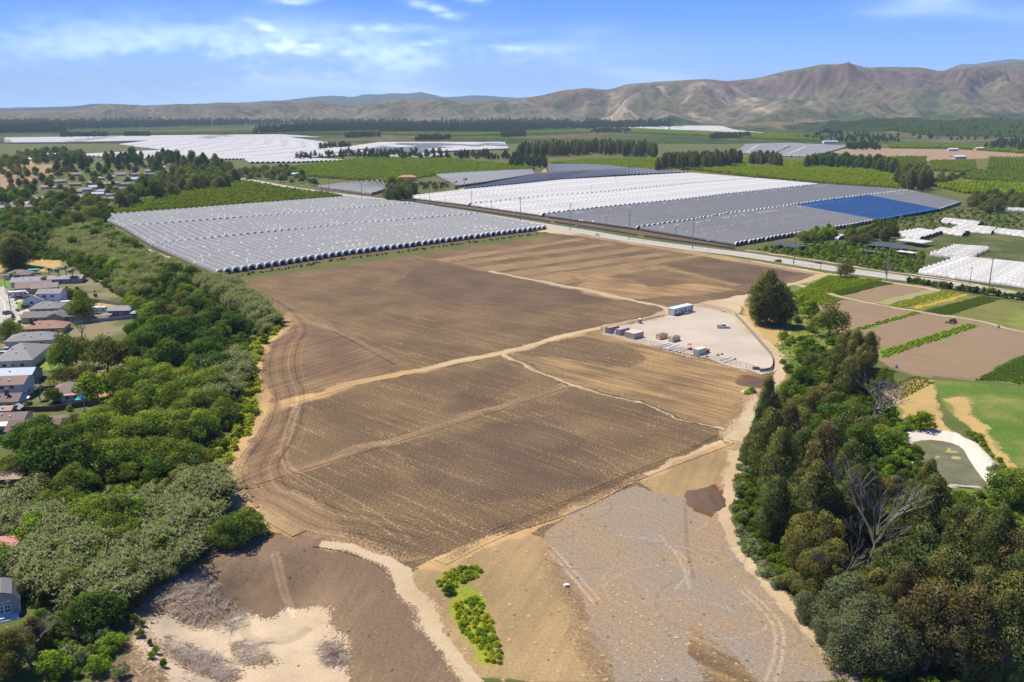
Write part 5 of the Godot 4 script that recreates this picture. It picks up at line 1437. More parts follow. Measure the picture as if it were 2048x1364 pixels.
	tree("willow", V(-61.2,-178.7), 6, 9, "green bush with feathery top at the corner of the brown field")
	tree("willow", V(-65.8,-175.2), 5, 7, "lower green bush left of the field corner bush")
	tree("conifer", V(-61.3,-184.8), 4.5, 4, "spiky green shrub on top of the field corner bushes", "", "spiky_shrub", "shrub")
	tree("bare", V(-68.9,-169.6), 4, 8, "grey leafless thicket left of the field corner bushes", "", "bare_shrub", "shrub")
	tree("olive", V(-71.4,-171.8), 4, 8, "grey green thicket behind the leafless one at the bank", "", "bank_shrub", "shrub")
	tree("oak", V(-79.6,-142.4), 7, 10, "round dark green tree at the foot of the reed bed")
	tree("oak", V(-77,-143.2), 6, 8, "second dark green tree at the foot of the reed bed, nearer the sandy wash")
	tree("brightbush", V(-79.4,-129.1), 4, 6, "lime green shrub at the bottom left corner")
	tree("bare", V(-85.2,-131.9), 9, 9, "grey bare branched pine at the bottom left below the shed")
	tree("goldgum", V(-87.2,-129.1), 9, 8, "mossy green pine at the bottom left frame edge")
	tree("goldgum", V(-86.7,-136.2), 7, 6, "mossy green pine just below the white shed")
	tree("willow", V(-107,-162.3), 7, 8, "green tree at the left frame edge between the red shed and the white shed")
	stand(["brightbush", "bush", "saltbush"], spread_points([V(-89,-144.1),V(-83.4,-142.4),V(-71.9,-137.7),V(-66.4,-127.2),V(-79.3,-127.2),V(-84.9,-136.2)], 2.6, 22, 12), 1.6, 3.2, 1.4, "garden edge shrub", "beside the sandy wash at the bottom left", "shrubs at the bottom left")
	stand(["brightbush", "bush"], spread_points([V(-78,-152.7),V(-71.8,-147.4),V(-67,-139.3),V(-60.5,-131.9),V(-54.5,-125.1),V(-55.8,-125.1),V(-62,-131.2),V(-67.2,-136.2),V(-71.6,-142.4)], 1.8, 16, 13), 0.9, 1.6, 1.2, "leafy weed bush", "along the cut bank of the sandy wash", "weed bushes along the wash")
	stand(["willow", "bush", "olive", "oak"], spread_points([V(-451.9,-760.6),V(-368,-760.6),V(-293.4,-641),V(-235.1,-553),V(-168.4,-471),V(-199,-464.1),V(-241.9,-517.2),V(-300.1,-553),V(-356.1,-593.9)], 7.5, 70, 14), 5.0, 10.0, 1.25, "scrubby creek tree", "in the woods left of the grey tunnels", "trees left of the grey tunnels")
	stand(["willow", "oak", "olive"], spread_points([V(-224.9,-485.5),V(-199.1,-485.5),V(-160.3,-432.1),V(-130.5,-379.3),V(-117,-337.3),V(-98.6,-275.1),V(-86.7,-238.8),V(-97.1,-231),V(-116.6,-242.8),V(-129.6,-265.1),V(-134.8,-297.2),V(-157.7,-337.3),V(-164.5,-379.3),V(-186.6,-409.4)], 7.5, 70, 15, big.map(func(a): return [a[0], a[1], 5.0]) + wil.map(func(a): return [a[0], a[1], 5.0])), 4.5, 8.5, 1.35, "creek thicket tree", "along the left side of the brown field", "thicket trees beside the brown field")
	stand(["bush", "saltbush"], spread_points([V(-115.3,-345),V(-108.8,-337.3),V(-93.4,-280.3),V(-85.6,-247),V(-84.4,-227.3),V(-90.9,-247),V(-96.9,-280.3)], 3.4, 20, 16), 1.8, 3.2, 1.5, "rounded edge shrub", "behind the mustard strip", "shrubs on the rim of the woods")
	stand(["oak", "willow", "olive"], spread_points([V(-141.3,-220.2),V(-132.1,-223.7),V(-115.3,-223.7),V(-86.1,-220.2),V(-77.4,-210.3),V(-77.4,-202.6),V(-95.9,-210.3),V(-112,-202.6),V(-123.5,-202.6)], 6.0, 26, 17), 4.0, 7.0, 1.3, "woodland tree", "in the strip above the reed bed", "woodland above the reeds")
	stand(["mustard"], spread_points(curve_band([V(-105,-377.4),V(-104.5,-363.1),V(-105.3,-346.6),V(-100.2,-320.2),V(-93.4,-294.3),V(-88.5,-275.1),V(-83,-251.3),V(-81.6,-236.8),V(-80.6,-220.2),V(-79.3,-210.3)], 4.5), 1.5, 90, 18), 1.2, 2.0, 2.0, "yellow mustard clump", "along the left field edge", "mustard along the field edge")
	stand(["mustard", "brightbush"], spread_points([V(-15.9,-158.3),V(-13.2,-164.3),V(-7.9,-165.3),V(-6.2,-162.3),V(-9.8,-159.3),V(-12.7,-156.4)] + [], 1.0, 40, 19), 0.5, 0.9, 1.9, "yellow green weed clump", "in the upper weed island", "weed island, upper end")
	stand(["mustard", "brightbush"], spread_points([V(-11.7,-150),V(-6.9,-153.6),V(-4.2,-145.7),V(-2.2,-136.2),V(-2.1,-131.9),V(-3.9,-131.9),V(-8.8,-140.8)], 1.05, 90, 20), 0.5, 0.9, 1.9, "yellow green weed clump", "in the lower weed island", "weed island, lower end")
	tree("oak", V(-12.9,-155.1), 1.9, 2.9, "single dark round bush in the yellow weed island")
	tree("brightbush", V(-84.1,-260.4), 3, 5, "yellow green bush leaning over the field edge below the woods")
	# far left: town trees
	stand(["oak", "olive", "willow", "eucalyptus"], spread_points([V(-451.9,-760.6),V(-551,-932),V(-533,-959),V(-415.1,-882.8),V(-348.2,-760.6),V(-351.6,-667.4),V(-398.3,-667.4)], 9.5, 56, 21), 8, 15, 1.0, "dark suburban tree", "in front of the far left street", "trees before the far left street")
	stand(["oak", "eucalyptus", "olive"], spread_points([V(-370.9,-817.3),V(-379,-907),V(-366,-1018),V(-348,-1063),V(-363,-1151),V(-434,-1344),V(-491,-1293),V(-443,-1050),V(-413,-907)], 8.5, 110, 22), 11, 20, 0.85, "dark green tree", "in the grove left of the orchard", "grove left of the orchard")
	stand(["eucalyptus", "oak", "conifer"], spread_points([V(-666,-1245),V(-634,-1344),V(-514,-1293),V(-404,-1273),V(-500,-1526),V(-663,-1677),V(-803,-1710),V(-782,-1499)], 13, 70, 23), 12, 26, .62, "tall town tree", "behind the far left houses", "tall trees behind the far left houses")
	stand(["oak", "olive"], spread_points([V(-892,-1526),V(-1043,-1901),V(-1000,-1967),V(-832,-1710),V(-808,-1499),V(-819,-1400)], 11, 70, 24), 10, 17, 1.0, "hillside tree", "at the far left edge below the white tunnels", "hillside trees at the far left edge")
	stand(["oak", "olive", "eucalyptus"], spread_points([V(-787,-1344),V(-792,-1423),V(-666,-1273),V(-541,-1018),V(-550,-959),V(-551,-932)], 14, 30, 63), 7, 13, .95, "roadside tree", "along the bare lane at the far left", "trees along the far left lane")
	stand(["eucalyptus"], spread_points([V(-316.9,-525.7),V(-315.7,-534.5),V(-307.4,-531),V(-303.1,-534.5),V(-297.1,-520.6),V(-304.2,-508.9)], 9, 6, 25), 20, 24, .8, "huge dark eucalyptus", "over the dry lawn at the left edge", "eucalyptus over the dry lawn")
	stand(["olive", "oak", "willow"], spread_points([V(-376,-1184),V(-418,-1344),V(-387,-1460),V(-326,-1344),V(-246,-1091),V(-306,-1151)], 8, 60, 26), 6, 11, 1.1, "roadside tree", "along the highway left of the olive orchard", "trees along the highway")
	stand(["oak", "eucalyptus", "olive"], spread_points([V(-141,-943),V(-122,-907),V(-113,-922),V(-107,-1012),V(-142,-1106),V(-147,-1037)], 8, 22, 27), 9, 17, .9, "dense dark tree", "round the ranch house by the road", "trees round the ranch house")
	stand(["oak", "olive"], spread_points([V(-128,-1063),V(-92,-1037),V(-63,-1050),V(-77,-1120),V(-113,-1136)], 9, 16, 28), 4, 7, 1.2, "garden tree", "along the drive of the ranch house", "garden trees of the ranch house")
	for i in 9: palm(V(-147,-1091) + Vector2(i * 11.0, rng.randf_range(-8, 8)), rng.randf_range(7, 13), "slim palm tree, %s from the left at the ranch house" % ordinal(i), "palms at the ranch house")
	var pp := [[-265.1,-485.5,8],[-257.7,-481.1,9],[-258.9,-491.6,8],[-248.3,-478.2,9],[-280.9,-476.7,7],[-275.4,-471.0,7],[-256.7,-464.1,7],[-159.3,-275.1,6]]
	for i in pp.size(): palm(Vector2(pp[i][0], pp[i][1]), pp[i][2], "garden palm, %s listed down the row of near houses" % ordinal(i), "palms among the near houses")
	# windbreaks
	stand(["eucalyptus"], spread_points([V(12,-1710),V(77,-1782),V(186,-1860),V(279,-1710),V(316,-1944),V(209,-2087),V(17,-1901)], 6.5, 150, 29), 25, 32, .42, "tall windbreak eucalyptus", "in the dark row behind the bright orchard", "windbreak behind the bright orchard", "windbreak_tree")
	stand(["eucalyptus"], spread_points([V(221,-1344),V(255,-1377),V(367,-1473),V(387,-1486),V(408,-1568),V(266,-1473)], 5.5, 70, 30), 22, 30, .42, "dark windbreak eucalyptus", "in the clump between the two bright orchards", "windbreak between the bright orchards", "windbreak_tree")
	stand(["eucalyptus"], spread_points([V(404,-1486),V(443,-1448),V(467,-1526),V(430,-1568)], 6.5, 26, 31), 20, 26, .45, "eucalyptus", "in the short row right of the windbreak clump", "short row right of the windbreak", "windbreak_tree")
	stand(["eucalyptus", "oak"], spread_points([V(468,-1423),V(541,-1400),V(567,-1293),V(619,-1423),V(556,-1583)], 8, 70, 32), 15, 24, .6, "mixed windbreak tree", "above the right end of the bright orchard", "mixed trees above the bright orchard", "windbreak_tree")
	stand(["eucalyptus"], spread_points([V(446,-1018),V(464,-1000),V(511,-1063),V(568,-1200),V(513,-1159)], 8, 22, 33), 22, 28, .55, "great dark eucalyptus", "at the far corner of the blue tunnels", "great eucalyptus behind the blue tunnels")
	stand(["olive", "oak"], spread_points([V(537,-1106),V(632,-1218),V(667,-1293),V(582,-1200)], 10, 16, 34), 6, 10, 1.2, "grey green tree", "right of the great eucalyptus corner", "grey trees right of the great corner")
	stand(["eucalyptus", "olive", "oak"], spread_points([V(449.7,-873.5),V(503,-932),V(576,-976),V(484.5,-817.3),V(432.5,-797.5)], 9, 30, 35), 8, 14, .9, "scrubby tree", "behind the nursery at the right edge", "trees behind the nursery")
	# nursery
	stand(["brightbush", "willow"], spread_points([V(217.2,-646.1),V(249.4,-672.9),V(245.5,-651.3),V(212.8,-621.3)], 5, 16, 36), 6, 9, 1.0, "light green nursery tree", "at the corner of the right tunnel block", "light trees at the tunnel corner")
	stand(["oak", "eucalyptus"], spread_points([V(251.1,-646.1),V(303.7,-690),V(286.6,-641),V(239.3,-605)], 7, 22, 37), 6, 12, 1.0, "dark nursery tree", "in the middle of the plant nursery", "dark trees in the nursery")
	for k in 3:
		var np := spread_points([V(169,-593.9),V(214.8,-616.6),V(243.7,-616.6),V(266.4,-593.9),V(277.4,-572.8),V(242.6,-504.1),V(220.2,-522.3),V(192.2,-568.7)], 3.4, 220, 38 + k) + spread_points([V(262.9,-667.4),V(333.6,-760.6),V(434.4,-838.1),V(473.1,-797.5),V(411.3,-690),V(338.3,-678.5),V(294.1,-667.4)], 6.0, 120, 50 + k)
		var cl := []
		for p in np: cl.append(Color(1, 1, 1) * rng.randf_range(.6, 1.3))
		stuff("nursery_plants", species[["bush", "brightbush", "saltbush"][k]][0][0], leaf_mat, scatter_xf(np, .3, .8), cl, ["dark green potted plants ranked over the nursery", "light green potted plants ranked over the nursery", "grey green potted plants ranked over the nursery"][k], "plants")
	var yard := spread_points([V(-288.1,-485.5),V(-286.6,-504.1),V(-256.5,-485.5),V(-201.4,-432.1),V(-198.6,-379.3),V(-188.1,-345),V(-185.2,-309.6),V(-163.3,-285.8),V(-139.1,-275.1),V(-127.6,-247),V(-132.7,-238.8),V(-146.1,-238.8),V(-161.2,-260.4),V(-196.4,-337.3),V(-233.6,-388.8)], 6.5, 60, 60)
	var yc := []
	for p in yard: yc.append(Color(1, 1, 1) * rng.randf_range(.7, 1.2))
	stuff("garden_plants", species["bush"][1][0], leaf_mat, scatter_xf(yard, .3, .75), yc, "small garden shrubs between the near houses", "plants")
	stand(["oak", "eucalyptus", "olive", "willow"], spread_points([V(-451.9,-760.6),V(-540,-932),V(-564,-1050),V(-703,-1344),V(-604,-1460),V(-520,-1460),V(-446,-1120),V(-428,-959),V(-415.1,-882.8),V(-417.7,-797.5)], 17, 70, 61), 6, 12, 1.0, "town tree", "among the far houses", "trees among the far houses", "town_tree")

func curve_band(pts: Array, wid: float) -> Array:
	return ribbon(curve(pts, 6.0), wid)

# ---------------------------------------------------------------- what nobody could count
func scatter_xf(pts: Array, s0: float, s1: float, tall := 1.0) -> Array:
	var o := []
	for p in pts:
		var s := rng.randf_range(s0, s1)
		o.append(Transform3D(Basis(Vector3.UP, rng.randf() * TAU).scaled_local(Vector3(s, s * tall * rng.randf_range(.85, 1.15), s)), v3(p, hill_h(p.x, p.y) if p.y < -2450 else ground_h(p.x, p.y))))
	return o

func orchard_points(poly: Array, row: float, gap: float, yaw: float) -> Array:
	var b := poly_box(poly)
	var pk := PackedVector2Array(poly)
	var c := b.get_center()
	var n := int(b.size.length() / gap) / 2 + 2
	var m := int(b.size.length() / row) / 2 + 2
	var u := Vector2(cos(yaw), sin(yaw)); var w := Vector2(-sin(yaw), cos(yaw))
	var o := []
	for j in range(-m, m):
		for i in range(-n, n):
			var p := c + u * (i * gap + rng.randf_range(-.5, .5)) + w * (j * row + rng.randf_range(-.4, .4))
			if rng.randf() > 0.03 and in_poly(p, pk): o.append(p)
	return o

func orchard(poly: Array, row: float, gap: float, yaw: float, s: float, label: String, tint := Color(1, 1, 1)) -> void:
	var pts := orchard_points(poly, row, gap, yaw)
	var cols := []
	for p in pts:
		var k := rng.randf_range(.8, 1.2)
		cols.append(Color(tint.r * k, tint.g * k, tint.b * k))
	stuff("orchard_trees", species["citrus"][pts.size() % 2][0], leaf_mat, scatter_xf(pts, s * .85, s * 1.15), cols, label, "orchard")

func reed_mesh(sd: int) -> ArrayMesh:   # a clump of tall canes that the wind bends over, with drooping blades and plumes
	var r := RandomNumberGenerator.new(); r.seed = sd
	var v := PackedVector3Array(); var nr := PackedVector3Array(); var col := PackedColorArray(); var idx := PackedInt32Array()
	for i in 34:
		var base := Vector3(r.randfn() * 0.8, 0, r.randfn() * 0.8)
		var lean := Vector3(1.3 + r.randfn() * 0.7, 0, -0.5 + r.randfn() * 0.7)
		var hgt := r.randf_range(3.2, 5.2)
		var c := Color(.21, .25, .10) * r.randf_range(.75, 1.25)
		if r.randf() < .16: c = Color(.34, .33, .20)
		var prev := base
		for k in 6:
			var f := (k + 1) / 6.0
			var p := base + Vector3.UP * hgt * (f - 0.18 * f * f * f) + lean * f * f
			var d := (p - prev).normalized()
			for q in 3:     # blades
				var a := r.randf() * TAU
				var o := (Vector3(cos(a), 0.25, sin(a)) + lean * 0.35).normalized()
				var l := r.randf_range(.5, .95)
				var s := o.cross(Vector3.UP).normalized() * 0.07
				var m := p + o * l * 0.55 + Vector3.UP * 0.06; var e := p + o * l - Vector3.UP * l * 0.35
				var b := v.size()
				for t in [p - s * .6, p + s * .6, m + s, m - s, e]: v.append(t)
				var nn := (s.cross(o).normalized() * 0.5 + Vector3.UP * 0.7).normalized()
				for t in 5:
					nr.append(nn); col.append(c)
				idx.append_array(PackedInt32Array([b, b + 2, b + 1, b, b + 3, b + 2, b + 3, b + 4, b + 2]))
			var sd2 := d.cross(Vector3.RIGHT).normalized() * 0.03
			var b2 := v.size()
			for t in [prev - sd2, prev + sd2, p + sd2, p - sd2]: v.append(t)
			for t in 4:
				nr.append(Vector3.UP); col.append(c * 0.9)
			idx.append_array(PackedInt32Array([b2, b2 + 1, b2 + 2, b2, b2 + 2, b2 + 3]))
			prev = p
	var arr := []
	arr.resize(Mesh.ARRAY_MAX)
	arr[Mesh.ARRAY_VERTEX] = v; arr[Mesh.ARRAY_NORMAL] = nr; arr[Mesh.ARRAY_COLOR] = col; arr[Mesh.ARRAY_INDEX] = idx
	var m := ArrayMesh.new()
	m.add_surface_from_arrays(Mesh.PRIMITIVE_TRIANGLES, arr)
	return m

func tuft_mesh(sd: int, c: Color, hgt: float) -> ArrayMesh:
	var r := RandomNumberGenerator.new(); r.seed = sd
	var st := SurfaceTool.new()
	st.begin(Mesh.PRIMITIVE_TRIANGLES)
	for i in 16:
		var a := r.randf() * TAU
		var p := Vector3(r.randfn() * .16, 0, r.randfn() * .16)
		var o := Vector3(cos(a), 0, sin(a))
		var s := o.cross(Vector3.UP) * 0.07
		st.set_color(c * r.randf_range(.75, 1.25)); st.set_normal((Vector3.UP + o * .4).normalized())
		st.add_vertex(p + s); st.add_vertex(p - s); st.add_vertex(p + o * hgt * 1.3 + Vector3.UP * hgt * r.randf_range(.15, .6))
	return st.commit()

func brush_mesh(sd: int) -> ArrayMesh:   # cut canes thrown in a heap
	var r := RandomNumberGenerator.new(); r.seed = sd
	var st := mb()
	for i in 44:
		var c := Vector3(r.randfn() * .8, absf(r.randfn()) * .10, r.randfn() * .8)
		var d := Vector3(1.0 + r.randfn() * .5, r.randfn() * .12, .5 + r.randfn() * .7).normalized() * r.randf_range(.5, 1.5)
		tube(st, c - d, c + d, .022, .012, 3)
	return done(st)

func mass() -> void:
	# reed beds
	var rd := []
	var k := 0
	for poly in [[V(-127.1,-195.4),V(-110.5,-187.4),V(-98.5,-182.3),V(-87.2,-198.3),V(-80,-210.3),V(-73.4,-198.3),V(-69.3,-182.3),V(-68.8,-170.7),V(-71.7,-158.3),V(-75.5,-152.7),V(-76.8,-146.6),V(-84.9,-147.4),V(-96.5,-152.7),V(-104.8,-162.3),V(-110.4,-166.4)], [V(-297,-616.6),V(-235.1,-553),V(-173.3,-485.5),V(-134.6,-432.1),V(-111.4,-388.8),V(-107.3,-361.4),V(-135.3,-409.4),V(-159.4,-444.4),V(-199.1,-485.5),V(-235.2,-508.9),V(-270.9,-553)], [V(-355.5,-667.4),V(-344.9,-711.1),V(-282.6,-616.6),V(-249.6,-534.5),V(-283.9,-553),V(-321.3,-593.9)], [V(-113.1,-297.2),V(-108.4,-322.9),V(-100.5,-309.6),V(-93.5,-275.1),V(-97,-260.4),V(-107,-275.1)], [V(-167.6,-485.5),V(-126.2,-420.5),V(-105.5,-379.3),V(-108.7,-374.6),V(-130.4,-409.4),V(-163.7,-457.4)], [V(-241.9,-517.2),V(-199.1,-485.5),V(-186,-432.1),V(-209.5,-444.4)]]:
		rd += spread_points(poly, 1.35 if k == 0 else 1.75, 2600, 100 + k)
		k += 1
	var half := [[], []]
	var sheds := [V(-111.7,-171.6), V(-123.9,-195.4), V(-99.8,-149.8), V(-109.4,-167.4)]
	rd = rd.filter(func(p): return sheds.all(func(s): return p.distance_to(s) > 5.0))
	for p in rd:
		var q := hn2.get_noise_2d(p.x * 60.0, p.y * 60.0); var q2 := hn2.get_noise_2d(p.x * 110.0 + 700.0, p.y * 110.0)
		if q2 < -0.34: continue      # gaps where the canes have fallen apart
		half[rng.randi() % 2].append(Transform3D(Basis(Vector3.UP, q * 3.5 + rng.randf_range(-.4, .4)).scaled(Vector3.ONE * clampf(1.0 + q2 * 1.5 + rng.randf_range(-.15, .15), .45, 1.75)), v3(p)))
	for h in 2: stuff("giant_reeds", reed_mesh(41 + h), leaf_mat, half[h], [], "tall feathery grey green giant reeds filling the creek bed", "reeds")
	# understorey of the left woods and the right belt, ground cover
	var us := []
	for poly in [[V(-473.1,-797.5),V(-368,-760.6),V(-247.4,-583.1),V(-168,-478.2),V(-133.9,-432.1),V(-106.6,-379.3),V(-100.6,-322.9),V(-87.6,-275.1),V(-81.7,-242),V(-79.5,-216.8),V(-74.7,-198.3),V(-69.5,-172.9),V(-75.9,-149.1),V(-92.7,-145.7),V(-123.7,-198.3),V(-127.7,-210.3),V(-118.2,-242.8),V(-135.3,-285.8),V(-168.4,-388.8),V(-198.9,-432.1),V(-293.6,-553),V(-332.6,-553)], [V(53.9,-171.8),V(53.9,-187.4),V(61.9,-213.5),V(78.7,-251.3),V(100.7,-285.8),V(122.4,-353),V(125.5,-337.3),V(131.6,-297.2),V(116.9,-242.8),V(111.5,-201.2),V(119.5,-182.3),V(86.2,-122.5),V(61.2,-122.5),V(58.5,-140.8)]]:
		us += spread_points(poly, 2.4, 3800, 120)
	var uc := []
	for i in us.size(): uc.append(Color(.9, .95, .8) * rng.randf_range(.65, 1.25))
	stuff("undergrowth", species["bush"][0][0], leaf_mat, scatter_xf(us, .5, 1.1), uc, "dense leafy undergrowth beneath the creek trees", "undergrowth")
	var gr := []
	var gc := []
	for poly in [[V(107.7,-201.2),V(123.8,-202.6),V(127.9,-196.8),V(131.5,-190),V(117.1,-166.4),V(112.8,-170.7),V(110.6,-184.8)], [V(124.7,-388.8),V(152.9,-409.4),V(138.6,-345),V(118.9,-297.2),V(98.9,-275.1),V(100.8,-297.2),V(109.4,-345)], [V(128.7,-285.8),V(148.3,-302.1),V(151.9,-294.3),V(131,-275.1)]]:
		gr += spread_points(poly, .6, 900, 133)
	for p in gr: gc.append(Color(rng.randf_range(.9, 1.7), rng.randf_range(.9, 1.25), .8) * rng.randf_range(.6, 1.1))
	stuff("rank_grass", species["brightbush"][1][0], leaf_mat, scatter_xf(gr, .05, .15, .8), gc, "rank green grass and weeds on the slope round the pond", "grass")
	# weeds and straw tufts on the fields
	var w1 := tuft_mesh(3, Color(.17, .25, .06), .45)
	var pts := spread_points([V(-157.8,-464.1),V(-68,-562.7),V(70.7,-414.9),V(27.4,-361.4),V(-4.6,-333.6),V(-35.6,-306.4),V(-68.2,-275.1),V(-78,-255.8),V(-72.1,-210.3),V(-59.5,-184.8),V(-33.9,-172.9),V(-15.7,-168.9),V(-2.5,-182.3),V(32.4,-210.9),V(61.7,-238.8),V(72.4,-251.3),V(88.3,-291.4),V(44.3,-357.2),V(67.4,-409.4),V(-4.1,-500.9),V(-46.8,-553)], 6.0, 200, 140)
	pts += spread_points([V(7.6,-179.9),V(32.6,-210.3),V(53.5,-198.3),V(51.4,-170.7),V(55.7,-140.8),V(57.7,-126.4),V(-7.2,-126.4),V(-14.8,-145.7)], 5.0, 130, 141)
	pts += spread_points([V(-65.1,-170.2),V(-43.2,-174.7),V(-25.2,-158.3),V(-14.1,-127.2),V(-36.4,-127.2),V(-45.5,-149.1),V(-62.5,-152.7)], 5.0, 50, 142)
	stuff("weeds", w1, leaf_mat, scatter_xf(pts, .3, .9), [], "small green weeds sprouting all over the brown fields", "weeds")
	M.straw = mat(Color.WHITE, .9)
	M.straw.vertex_color_use_as_albedo = true
	var w2 := tuft_mesh(5, Color(.50, .38, .20), .4)
	pts = spread_points([V(-15.7,-168.1),V(-2.4,-180.4),V(7.6,-178.7),V(13.6,-152.7),V(17.6,-126.4),V(-6.7,-126.4),V(-15.1,-144.1),V(-23.1,-162.3)], 4.0, 130, 143)
	pts += spread_points([V(23.3,-158.3),V(35.8,-144.1),V(43.4,-127.2),V(30.5,-127.2),V(24.4,-137.7)], 2.6, 80, 144)
	pts += spread_points([V(-2.8,-334.4),V(27.6,-364),V(43.5,-359.7),V(73.3,-326.4),V(90.1,-304.5),V(87.8,-280.3),V(72.4,-251.3),V(65.6,-248.7),V(46.1,-270),V(19.5,-296)], 7.0, 70, 145)
	pts += spread_points([V(103.2,-379.3),V(106.9,-374.6),V(110.4,-341.1),V(103.5,-300.2),V(94.6,-285.8),V(105.3,-322.9),V(106.4,-349)], 1.1, 500, 146)
	stuff("dry_straw", w2, M.straw, scatter_xf(pts, .5, 1.2), [], "tufts of dry straw standing on the cut fields", "straw")
	# cut brush in the wash
	var br := spread_points([V(-78.6,-161.4),V(-66.6,-163.3),V(-54.8,-155.8),V(-54.2,-150.5),V(-61.7,-149.3),V(-70.1,-153.1)], 1.2, 90, 150)
	br += spread_points([V(-65.9,-142.3),V(-56.2,-141.5),V(-51,-137),V(-50.8,-133.6),V(-58,-133.6),V(-63.5,-138.5)], 1.0, 70, 151) + spread_points([V(-53.6,-145.5),V(-48.1,-144.7),V(-45.4,-140),V(-50.8,-139.3)], 1.0, 26, 152) + spread_points([V(-37,-144.7),V(-33.3,-145.5),V(-29.2,-138.5),V(-33.8,-138.5)], 1.0, 20, 153)
	stuff("cut_brush", brush_mesh(8), mat(lin(.44, .37, .31)), scatter_xf(br, .7, 1.2), [], "grey cut canes and sticks strewn over the sandy wash", "brush")
	# orchards
	orchard([V(-382,-805.3),V(-381,-912),V(-367,-1175),V(-284,-1063),V(-184,-954),V(-222,-907),V(-273.1,-868.9),V(-325.2,-821.4),V(-363.5,-775)], 6.0, 5.2, .9, 1.15, "green orchard trees between the grove and the grey tunnels", Color(.95, .95, .8))
	orchard([V(-343,-1293),V(-361,-1423),V(-329,-1583),V(-262,-1745),V(-118,-1677),V(30,-1460),V(37,-1400),V(-56,-1323),V(-112,-1273),V(-155,-1151),V(-221,-1192)], 6.4, 5.6, .9, 1.2, "large green orchard beyond the road in the middle distance")
	orchard([V(63,-1554),V(148,-1660),V(275,-1677),V(285,-1400),V(349,-1227),V(407,-1128),V(469,-1057),V(558,-1273),V(483,-1344),V(409,-1448),V(285,-1400),V(243,-1344),V(194,-1423),V(142,-1499)], 6.0, 5.2, .9, 1.2, "bright green orchard running behind the white tunnels", Color(1.35, 1.3, .8))
	orchard([V(394,-1448),V(453,-1377),V(555,-1283),V(578,-1499),V(502,-1644),V(366,-1710),V(339,-1583)], 6.4, 5.6, .9, 1.2, "green orchard strip behind the windbreak on the right", Color(1.2, 1.2, .8))
	orchard([V(530,-1106),V(631,-1151),V(650,-1106),V(662,-1050),V(589,-932),V(576,-976),V(521,-1000)], 6.0, 4.8, .5, 1.2, "green orchard above the nursery on the right", Color(1.2, 1.2, .9))
	orchard([V(629,-1218),V(724,-1366),V(781,-1334),V(833,-1293),V(697,-1077),V(654,-1113),V(635,-1159)], 9.5, 3.4, .95, 1.15, "orchard in separate leafy rows on the right slope")
	orchard([V(768,-1613),V(857,-1628),V(736,-1388),V(687,-1334),V(662,-1377)], 6.4, 5.2, .4, 1.2, "dense orchard block on the right slope")
	orchard([V(938,-1728),V(1008,-1728),V(1124,-1677),V(883,-1313),V(793,-1355),V(762,-1400)], 6.6, 5.6, .5, 1.2, "orchard at the right frame edge above the separate rows")
	orchard([V(1029,-2410),V(1218,-2410),V(1276,-2194),V(1346,-2013),V(1193,-1782),V(1107,-1901),V(1083,-2139),V(929,-2166)], 11, 6, 1.15, 1.5, "orchard in slanting rows below the far right houses")
	orchard([V(659,-1710),V(821,-1745),V(719,-1526),V(605,-1400)], 7, 6, .5, 1.3, "small orchard patch left of the dense block")
	orchard([V(341,-3871),V(474,-3553),V(673,-3162),V(837,-2758),V(933,-2672),V(1045,-2997),V(787,-3705),V(444,-4470)], 8, 7, .9, 1.5, "strip of bright orchard below the far white tunnels", Color(1.2, 1.2, .8))
	orchard([V(-1559,-3346),V(-1074,-3627),V(-565,-3786),V(-519,-3346),V(-954,-3346),V(-1295,-3162)], 12, 9, .9, 1.9, "distant orchard between the dark tree belts on the left plain", Color(.8, .9, .7))
	orchard([V(-520,-3481),V(-47,-3481),V(334,-3786),V(307,-3481),V(-218,-3105),V(-426,-3221)], 12, 9, .9, 1.9, "distant orchard left of the far white tunnels", Color(.9, 1.0, .7))
	orchard([V(1347,-3871),V(2064,-4713),V(2210,-4470),V(2344,-4052),V(1708,-2946),V(1461,-2946),V(1367,-3283)], 11, 8, .5, 1.7, "dark orchards spread over the lower right slope", Color(.6, .75, .6))
	# tree belts on the far plain
	var ft := []
	var fm := []
	for poly in [[V(-2097,-3553),V(-1795,-3553),V(-2500,-4984),V(-2935,-4984)], [V(-2146,-4251),V(-1712,-5288),V(-1099,-6021),V(-91,-6718),V(435,-7280),V(497,-8324),V(-1386,-7598),V(-2457,-6021),V(-2755,-5288)], [V(-963,-3346),V(-522,-3786),V(-361,-4149),V(-389,-4470),V(-948,-3959)], [V(-500,-3627),V(-49,-3627),V(178,-4149),V(797,-4470),V(942,-5288),V(-64,-4713),V(-394,-4251)], [V(-370,-5288),V(1069,-5819),V(1802,-6718),V(1458,-7944),V(325,-7598)], [V(-3113,-5288),V(-2796,-6021),V(-1814,-7598),V(-581,-8324),V(-2196,-9203),V(-4110,-6988)]]:
		ft += spread_points(poly, 9.0, 1500, 160 + ft.size() % 7)
